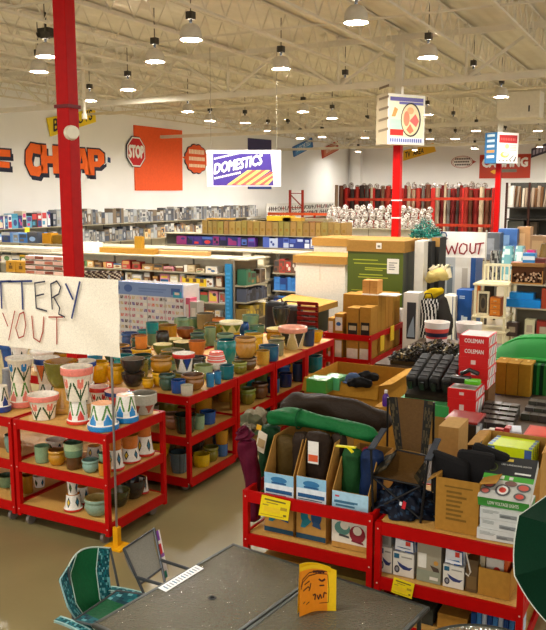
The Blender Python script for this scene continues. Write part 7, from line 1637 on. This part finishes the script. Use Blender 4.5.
# white banner with red words
Yb = 18.6; x0, x1 = fy(428, 245, Yb).x, fy(486.5, 245, Yb).x; z0, z1 = fy(470, 257.5, Yb).z, fy(470, 232, Yb).z
t = thing('cloth_banner', 'white banner with red handwritten letters over the blue cartons', 'banner', (x0, Yb, z0)); o = t.location
MB(o).grid(lambda u, v: (x0 + (x1 - x0) * u, Yb + .015 * math.sin(u * 14), z0 + (z1 - z0) * v + .05 * (1 - u) * (1 - v) * -.4), 30, 6, hx('eeeae4')).build('cloth', t, ('fabric',), smooth=True)
mb = MB(o)
def b2(px, py): p = fy(px, py, Yb - .02); return (p.x, p.z)
RI = hx('8a1c22')
for st in ([(445.5, 244), (448.5, 254), (452, 246), (455, 254), (458, 243)], [(462, 244), (459.5, 248), (460, 253), (464, 254), (467, 250), (467, 245), (463, 243.5)], [(470.5, 243.5), (470, 251), (472, 253.5), (475, 252), (476, 243.5)], [(476.5, 244), (484, 243)], [(480.5, 244), (478.5, 254)]): mb.stroke([b2(*q) for q in st], (0, Yb - .03, 0), (1, 0, 0), PZ, .035, RI)
mb.stroke([b2(445, 240), b2(447.5, 238.5)], (0, Yb - .03, 0), (1, 0, 0), PZ, .03, hx('4a1c2a')); mb.build('lettering', t, ('matte',), label='red brush lettering')
mb = MB(o)
for st in ([(430, 234), (433, 230), (436, 235)], [(440, 236), (442, 232), (446, 233), (447, 236)]): mb.stroke([b2(*q) for q in st], (0, Yb - .03, 0), (1, 0, 0), PZ, .03, hx('2a4a7a'))
mb.build('lettering', t, ('matte',), label='dark blue brush lettering')
for px in (429, 486): x = fy(px, 245, Yb + .03).x; MB(o).tube([(x, Yb + .03, 0), (x, Yb + .03, z1 + .05)], .02, hx('b8b4a8'), 8).build('pole', t, ('metal',))
Yw = 18.9
BC = hx('1c4a8a'); WB_ = hx('dcd8d0')
pbox('appliance_carton', 'tall blue and white appliance carton under the white banner', 'carton', fy(440, 285, Yw).x, fy(475, 285, Yw).x, Yw, Yw + .7, 0, fy(455, 254, Yw).z, WB_, {'f': [(0, 0, .16, 1, BC), (.86, 0, 1, 1, BC), (.11, .46, .42, .98, hx('b4bac0')), (.2, .5, .36, .86, hx('6a7680')), (.42, .48, .86, .95, hx('e2ded6')), (.62, .6, .78, .85, hx('b8b0a4')), (0, .42, 1, .47, BC)], 'r': [(0, 0, 1, 1, hx('2a5a98'))]}, ('print',))
pbox('appliance_carton', 'blue carton with white print below the appliance carton', 'carton', fy(456, 310, 18.2).x, fy(471.5, 310, 18.2).x, 18.2, 18.7, 0, fy(462, 290, 18.2).z, hx('174c94'), {'f': [('L', .2, .86, .5, .06, 2, hx('b8cce4')), (.35, .5, .5, .58, hx('d8e4f0')), (.45, .42, .75, .56, hx('d8e4f0'))], 'r': [(0, 0, 1, 1, hx('c8bca8'))]}, ('print',))
pbox('appliance_carton', 'white carton with a thin navy line before the blue carton', 'carton', fy(442, 310, 18.0).x, fy(455, 310, 18.0).x, 18.0, 18.6, 0, fy(448, 296, 18.0).z, hx('e2dccc'), {'f': [(.78, 0, .84, 1, hx('23366a'))]}, ('print',))
# soft goods hanging by the panels
c = fy(438, 279, 15.7); o = Vector((c.x, 15.7, c.z - .15)); t = thing('plush_toy', 'cream and yellow plush piece with fringed crest beside the black panels', 'plush', o)
mb = bag([fy(427, 281, 15.7), fy(433, 276, 15.6), fy(441, 274, 15.6), fy(450, 277, 15.7)], [.07, .12, .13, .08], hx('d8c27a'), seed=41, wr=.1, mb=MB(o)); mb.build('body', t, ('fabric',), smooth=True)
mb = MB(o)
for k in range(9): p = fy(431 + k * 2.4, 269 - abs(k - 4) * -.3, 15.62); mb.tube([p + Vector((0, 0, -.15)), p + Vector((random.uniform(-.03, .06), -.02, .02)), p + Vector((random.uniform(-.02, .1), -.03, .10))], [.045, .045, .015], hx('ece0bc'), 8)
mb.build('crest', t, ('fabric',), smooth=True, label='pale fringed crest')
bag([fy(413, 303, 15.3), fy(422, 299, 15.2), fy(432, 293, 15.2), fy(444, 290, 15.3)], [.06, .09, .10, .06], hx('b89a12'), seed=42, wr=.14, mb=MB(o)).build('lower_body', t, ('fabric',), smooth=True, label='mustard yellow lower body')
c = fy(428, 318, 14.6); z0 = .9; o = Vector((c.x, 14.75, z0)); t = thing('tote_bag', 'black and white striped tote behind the striped tub', 'bag', o); zt = fy(430, 300, 14.6).z
mb = MB(o); xa, xb = fy(420, 310, 14.6).x, fy(436, 310, 14.6).x
for s_ in (14.55, 14.75): mb.grid(lambda u, v: (xa + (xb - xa) * u, s_ + .05 * math.sin(u * 3.1) * (1 if s_ > 14.6 else -1), z0 + (zt - z0) * v), 24, 12, lambda u, v: hx('e4e0d8') if math.sin((u * 1.2 + (v - .5) ** 2) * 26) > .2 else hx('1a1a1a'))
mb.build('body', t, ('fabric',)); MB(o).tube([(xa + .06, 14.6, zt), (xa + .1, 14.6, zt + .12), (xb - .1, 14.6, zt + .12), (xb - .06, 14.6, zt)], .012, BLACK, 6).build('handle', t, ('fabric',))
c = fy(444, 310, 14.7); tag(bag([Vector((c.x, 14.8, .92)), Vector((c.x, 14.8, 1.2)), Vector((c.x - .08, 14.85, fy(440, 296, 14.8).z))], [.13, .15, .07], hx('2e2a26'), seed=44, mb=MB((c.x, 14.8, .92))).build('duffel_bag', None, ('fabric',), smooth=True), 'dark grey upright bag beside the striped tote', 'bag')
table('t', 'dark table under the striped tote and the plush piece', -6.1, -4.4, 14.9, 15.35, .9) if False else None
# ------------------------------------------------------------------ white etagere and grey gondola at the picture edge
Ye = 17.6; xa, xb = fy(474, 300, Ye).x, fy(506, 300, Ye).x; zt = fy(490, 284, Ye).z
t = thing('shelf_unit', 'cream open shelf unit with a small drawer chest on it', 'shelving', (xa, Ye, 0)); o = t.location; CRM2 = hx('d8cba4')
for x in (xa, xb - .05):
    for y in (Ye, Ye + .75): MB(o).box(x, x + .05, y, y + .05, 0, zt, CRM2).build('post', t, ('matte',))
for py in (284, 316.5, 331): z = fy(490, py, Ye).z; MB(o).box(xa - .03, xb + .03, Ye - .03, Ye + .83, z - .04, z, CRM2).build('shelf', t, ('matte',))
z = fy(490, 316.5, Ye).z + .003
x0, x1 = fy(489, 310, Ye).x, fy(500, 310, Ye).x; zc = fy(494, 300, Ye).z
z2 = fy(490, 331, Ye).z
t2 = thing('drawer_chest', 'small orange-brown chest of drawers on the cream shelf unit', 'chest', (x0, Ye + .05, z)); o2 = t2.location; zc = z + .42
MB(o2).box(x0, x1, Ye + .05, Ye + .35, z, zc, hx('a85a14')).build('body', t2, ('wood',))
for k in range(3):
    d = MB(o2).box(x0 + .015, x1 - .015, Ye + .03, Ye + .05, z + .03 + k * .13, z + .14 + k * .13, hx('c87418')).build('drawer', t2, ('wood',)); MB(o2).box((x0 + x1) / 2 - .03, (x0 + x1) / 2 + .03, Ye + .01, Ye + .03, z + .075 + k * .13, z + .095 + k * .13, hx('d8c8a0')).build('handle', d, ('metal',))
pbox('framed_art', 'framed dark patterned panel on the cream shelf unit', 'frame', fy(476, 310, Ye).x, fy(487.5, 310, Ye).x, Ye + .1, Ye + .16, z, zt - .18, hx('d8cca8'), {'f': [(.14, .1, .86, .9, hx('3a3020')), ('E', .5, .5, .3, .35, hx('5a4c34')), ('E', .5, .5, .18, .22, hx('2c2418'))]}, ('wood',))
pbox('amber_jar', 'orange jar group behind the framed panel', 'jar', fy(476, 295, Ye + .4).x, fy(480, 295, Ye + .4).x, Ye + .4, Ye + .5, z, zt - .06, hx('c0601c'), None, ('plastic',))
pbox('dark_ornament', 'dark ornament behind the small chest on the cream shelf unit', 'ornament', fy(484, 295, Ye + .4).x, fy(494, 295, Ye + .4).x, Ye + .4, Ye + .6, z, zt - .08, hx('3a342e'), {'f': [('E', .3, .6, .25, .2, hx('c8c0b4')), ('E', .7, .3, .25, .2, hx('8a5a2a'))]}, ('plastic',))
# cream crate on top
x0, x1 = fy(484, 270, Ye + .2).x, fy(510, 270, Ye + .2).x; h = fy(497, 265, Ye + .2).z - zt; t = thing('window_box', 'cream openwork crate on top of the shelf unit', 'crate', (x0, Ye + .2, zt + .003)); o = t.location; C3 = hx('e2dab8')
for z in (zt, zt + h - .03): MB(o).box(x0, x1, Ye + .2, Ye + .22, z, z + .03, C3).box(x0, x1, Ye + .58, Ye + .6, z, z + .03, C3).box(x0, x0 + .02, Ye + .22, Ye + .58, z, z + .03, C3).box(x1 - .02, x1, Ye + .22, Ye + .58, z, z + .03, C3).build('ring', t, ('matte',))
for k in range(4): x = x0 + (x1 - x0 - .03) * k / 3; MB(o).box(x, x + .03, Ye + .2, Ye + .22, zt + .03, zt + h - .03, C3).build('slat', t, ('matte',)); MB(o).box(x, x + .03, Ye + .58, Ye + .6, zt + .03, zt + h - .03, C3).build('slat', t, ('matte',))
MB(o).box(x0 + .02, x1 - .02, Ye + .22, Ye + .58, zt + .001, zt + .02, C3).build('floor_board', t, ('matte',))
# grey gondola
Yn = 18.0; xa, xb = xb + .07, fy(566, 300, Yn).x; z1, z2, z3 = fy(525, 284, Yn).z, fy(525, 308, Yn).z, fy(525, 338, Yn).z
gondola(xa, xb, Yn, (z3, z2), z1, 'grey-backed gondola with the blue bin at the picture edge', back=hx('6e6858'), depth=1.0)
pbox('blue_bin', 'bright blue folded plastic bin on the grey-backed gondola', 'bin', fy(504, 302, Yn - .05).x, fy(540, 302, Yn - .05).x, Yn + .02, Yn + .36, z2 + .003, fy(520, 299.5, Yn).z, hx('0f7fd0'), None, ('plastic',))
pbox('blue_bin', 'bright blue lid lying on the blue bin', 'lid', fy(509, 297, Yn).x, fy(533, 297, Yn).x, Yn + .05, Yn + .34, fy(520, 299.4, Yn).z, fy(520, 293, Yn).z, hx('1488d8'), None, ('plastic',))
pbox('rust_box', 'rust red box beside the blue bin at the picture edge', 'box', fy(541, 300, Yn).x, fy(552, 300, Yn).x, Yn + .05, Yn + .35, z2 + .003, fy(545, 289, Yn).z, hx('9a3414'), None, ('print',))
for k, (a, b, yt, c, lab) in enumerate(((506, 517, 323, '4a3a34', 'dark pack on the low shelf of the grey-backed gondola'), (524, 534, 320, 'c8c4a0', 'cream jar box on the low shelf of the grey-backed gondola'), (536, 552, 322, '8a2418', 'red pack on the low shelf of the grey-backed gondola'))): pbox('boxed_item', lab, 'box', fy(a, 330, Yn).x, fy(b, 330, Yn).x, Yn + .05, Yn + .3, z3 + .003, fy((a + b) / 2, yt, Yn).z, hx(c), {'f': [(.2, .3, .8, .7, hx('a89a84'))]}, ('print',))
# leopard ottoman
x0, x1 = fy(511, 275, Yn).x, fy(543, 275, Yn).x; zt = fy(527, 267, Yn).z; t = thing('storage_ottoman', 'leopard print storage box on top of the grey-backed gondola', 'storage box', (x0, Yn, z1)); o = t.location
mb = MB(o); mb.box(x0, x1, Yn + .03, Yn + .45, z1, zt, hx('4a2c18')); rnd = random.Random(2)
prints(mb, 'f', [('E', rnd.uniform(.06, .94), rnd.uniform(.1, .7), .035, .07, rnd.choice([hx('1a0e08'), hx('b89878')])) for _ in range(46)] + [(0, 0, .03, .8, hx('a8783c')), (.97, 0, 1, .8, hx('a8783c')), (0, 0, 1, .08, hx('a8783c'))], x0, x1, Yn + .03, Yn + .45, z1, zt); mb.build('body', t, ('fabric',)); MB(o).box(x0 - .02, x1 + .02, Yn + .01, Yn + .47, zt, zt + .08, hx('8a6238')).build('lid', t, ('fabric',), label='tan lid', bev=.01)
for k, (a, b, yt, c, c2, lab) in enumerate(((523, 535, 253, '2a7ab8', 'd8e4ec', 'white and blue pack on the leopard print box'), (511, 522, 262, '8a2420', '6a1a18', 'dark red pack on the leopard print box'), (535.5, 546, 258, '6a2420', '4a1a18', 'dark red tin at the end of the leopard print box'))): pbox('boxed_item', lab, 'box', fy(a, 262, Yn + .2).x, fy(b, 262, Yn + .2).x, Yn + .15, Yn + .4, zt + .082, fy(a, yt, Yn + .2).z, hx(c), {'f': [(0, .3, 1, .7, hx(c2))]}, ('print',))
# piles behind the shelf unit
Yp = 22.0; zb = 1.3
table('t', 'long low table under the patterned packs beyond the shelf units', fy(486, 250, Yp).x, fy(556, 250, Yp).x, Yp - .05, Yp + 1.2, zb)
for k, (a, b, yt, c, c2, lab, mt_) in enumerate(((488, 500, 251, '8a8a84', '2a2a2a', 'zebra striped pack beside the white banner', 0), (500, 513, 246, '6aa8b0', 'c8e0dc', 'teal patterned bag nearest the zebra pack', 1), (513, 524, 246, '7ab4b8', 'd8ece8', 'teal patterned bag beside the pink pack', 1), (524, 536, 250, 'c02a72', 'e88ab8', 'pink pack beyond the leopard print box', 0), (537, 556, 244, '6a5220', '4a3a18', 'brown bag at the picture edge beyond the leopard print box', 2))):
    x0, x1 = fy(a, 260, Yp).x, fy(b, 260, Yp).x; o = Vector(((x0 + x1) / 2, Yp + .25, zb)); zt = fy(a, yt, Yp).z; mb = MB(o)
    tb = [[random.random() for _ in range(14)] for _ in range(12)]
    cf = (lambda u, v, c=c, c2=c2: hx(c2) if math.sin((u * 4 + v) * 14) > .1 else hx(c)) if k == 0 else (lambda u, v, c=c, c2=c2, tb=tb, k=k: hx(c2) if tb[min(11, int(v * 12))][min(13, int(u * 14))] > (.55 if k < 3 else .85) else hx(c))
    def fn(u, v): t_ = 2 * math.pi * u; e = (1 - .25 * v ** 3); return (o.x + (x1 - x0) / 2 * e * math.copysign(abs(math.cos(t_)) ** .5, math.cos(t_)), o.y + .22 * e * math.copysign(abs(math.sin(t_)) ** .5, math.sin(t_)), zb + (zt - zb) * v)
    mb.grid(fn, 28, 12, cf, 0, True).poly([fn(i / 28, 1) for i in range(28)], hx(c)); tag(mb.build('patterned_pack', None, ('film',)), lab, 'pack')
for k, (a, b, yt, Y, z0, c, c2, lab) in enumerate(((498, 517, 229, 25.5, 1.6, '3a6ab0', '88b0e0', 'blue pack under the dark steel shelving'), (517, 530, 227, 25.8, 1.6, 'b88a58', 'd8b080', 'tan wooden box under the dark steel shelving'), (486, 500, 233, 25.0, 1.6, '5a6068', '8a9098', 'grey wrapped pack just past the banner top'), (530, 552, 236, 25.6, 1.6, '8a6a48', 'a88a60', 'long tan pack at the picture edge under the dark shelving'))): pbox('boxed_item', lab, 'box', fy(a, 240, Y).x, fy(b, 240, Y).x, Y, Y + .5, z0, fy((a + b) / 2, yt, Y).z, hx(c), {'f': [(.1, .2, .6, .8, hx(c2))]}, ('print',))
table('t', 'long table under the blue and tan packs near the far column', fy(484, 240, 25.5).x, fy(556, 240, 25.5).x, 24.95, 26.4, 1.6)
# ------------------------------------------------------------------ light
w_ = bpy.data.worlds.new('store_air'); S.world = w_; w_.use_nodes = True
bg = w_.node_tree.nodes['Background']; bg.inputs[0].default_value = (1, .95, .87, 1); bg.inputs[1].default_value = .8
S.cycles.use_denoising = True
S.cycles.max_bounces = 8; S.cycles.sample_clamp_indirect = 4.0
finish_labels()
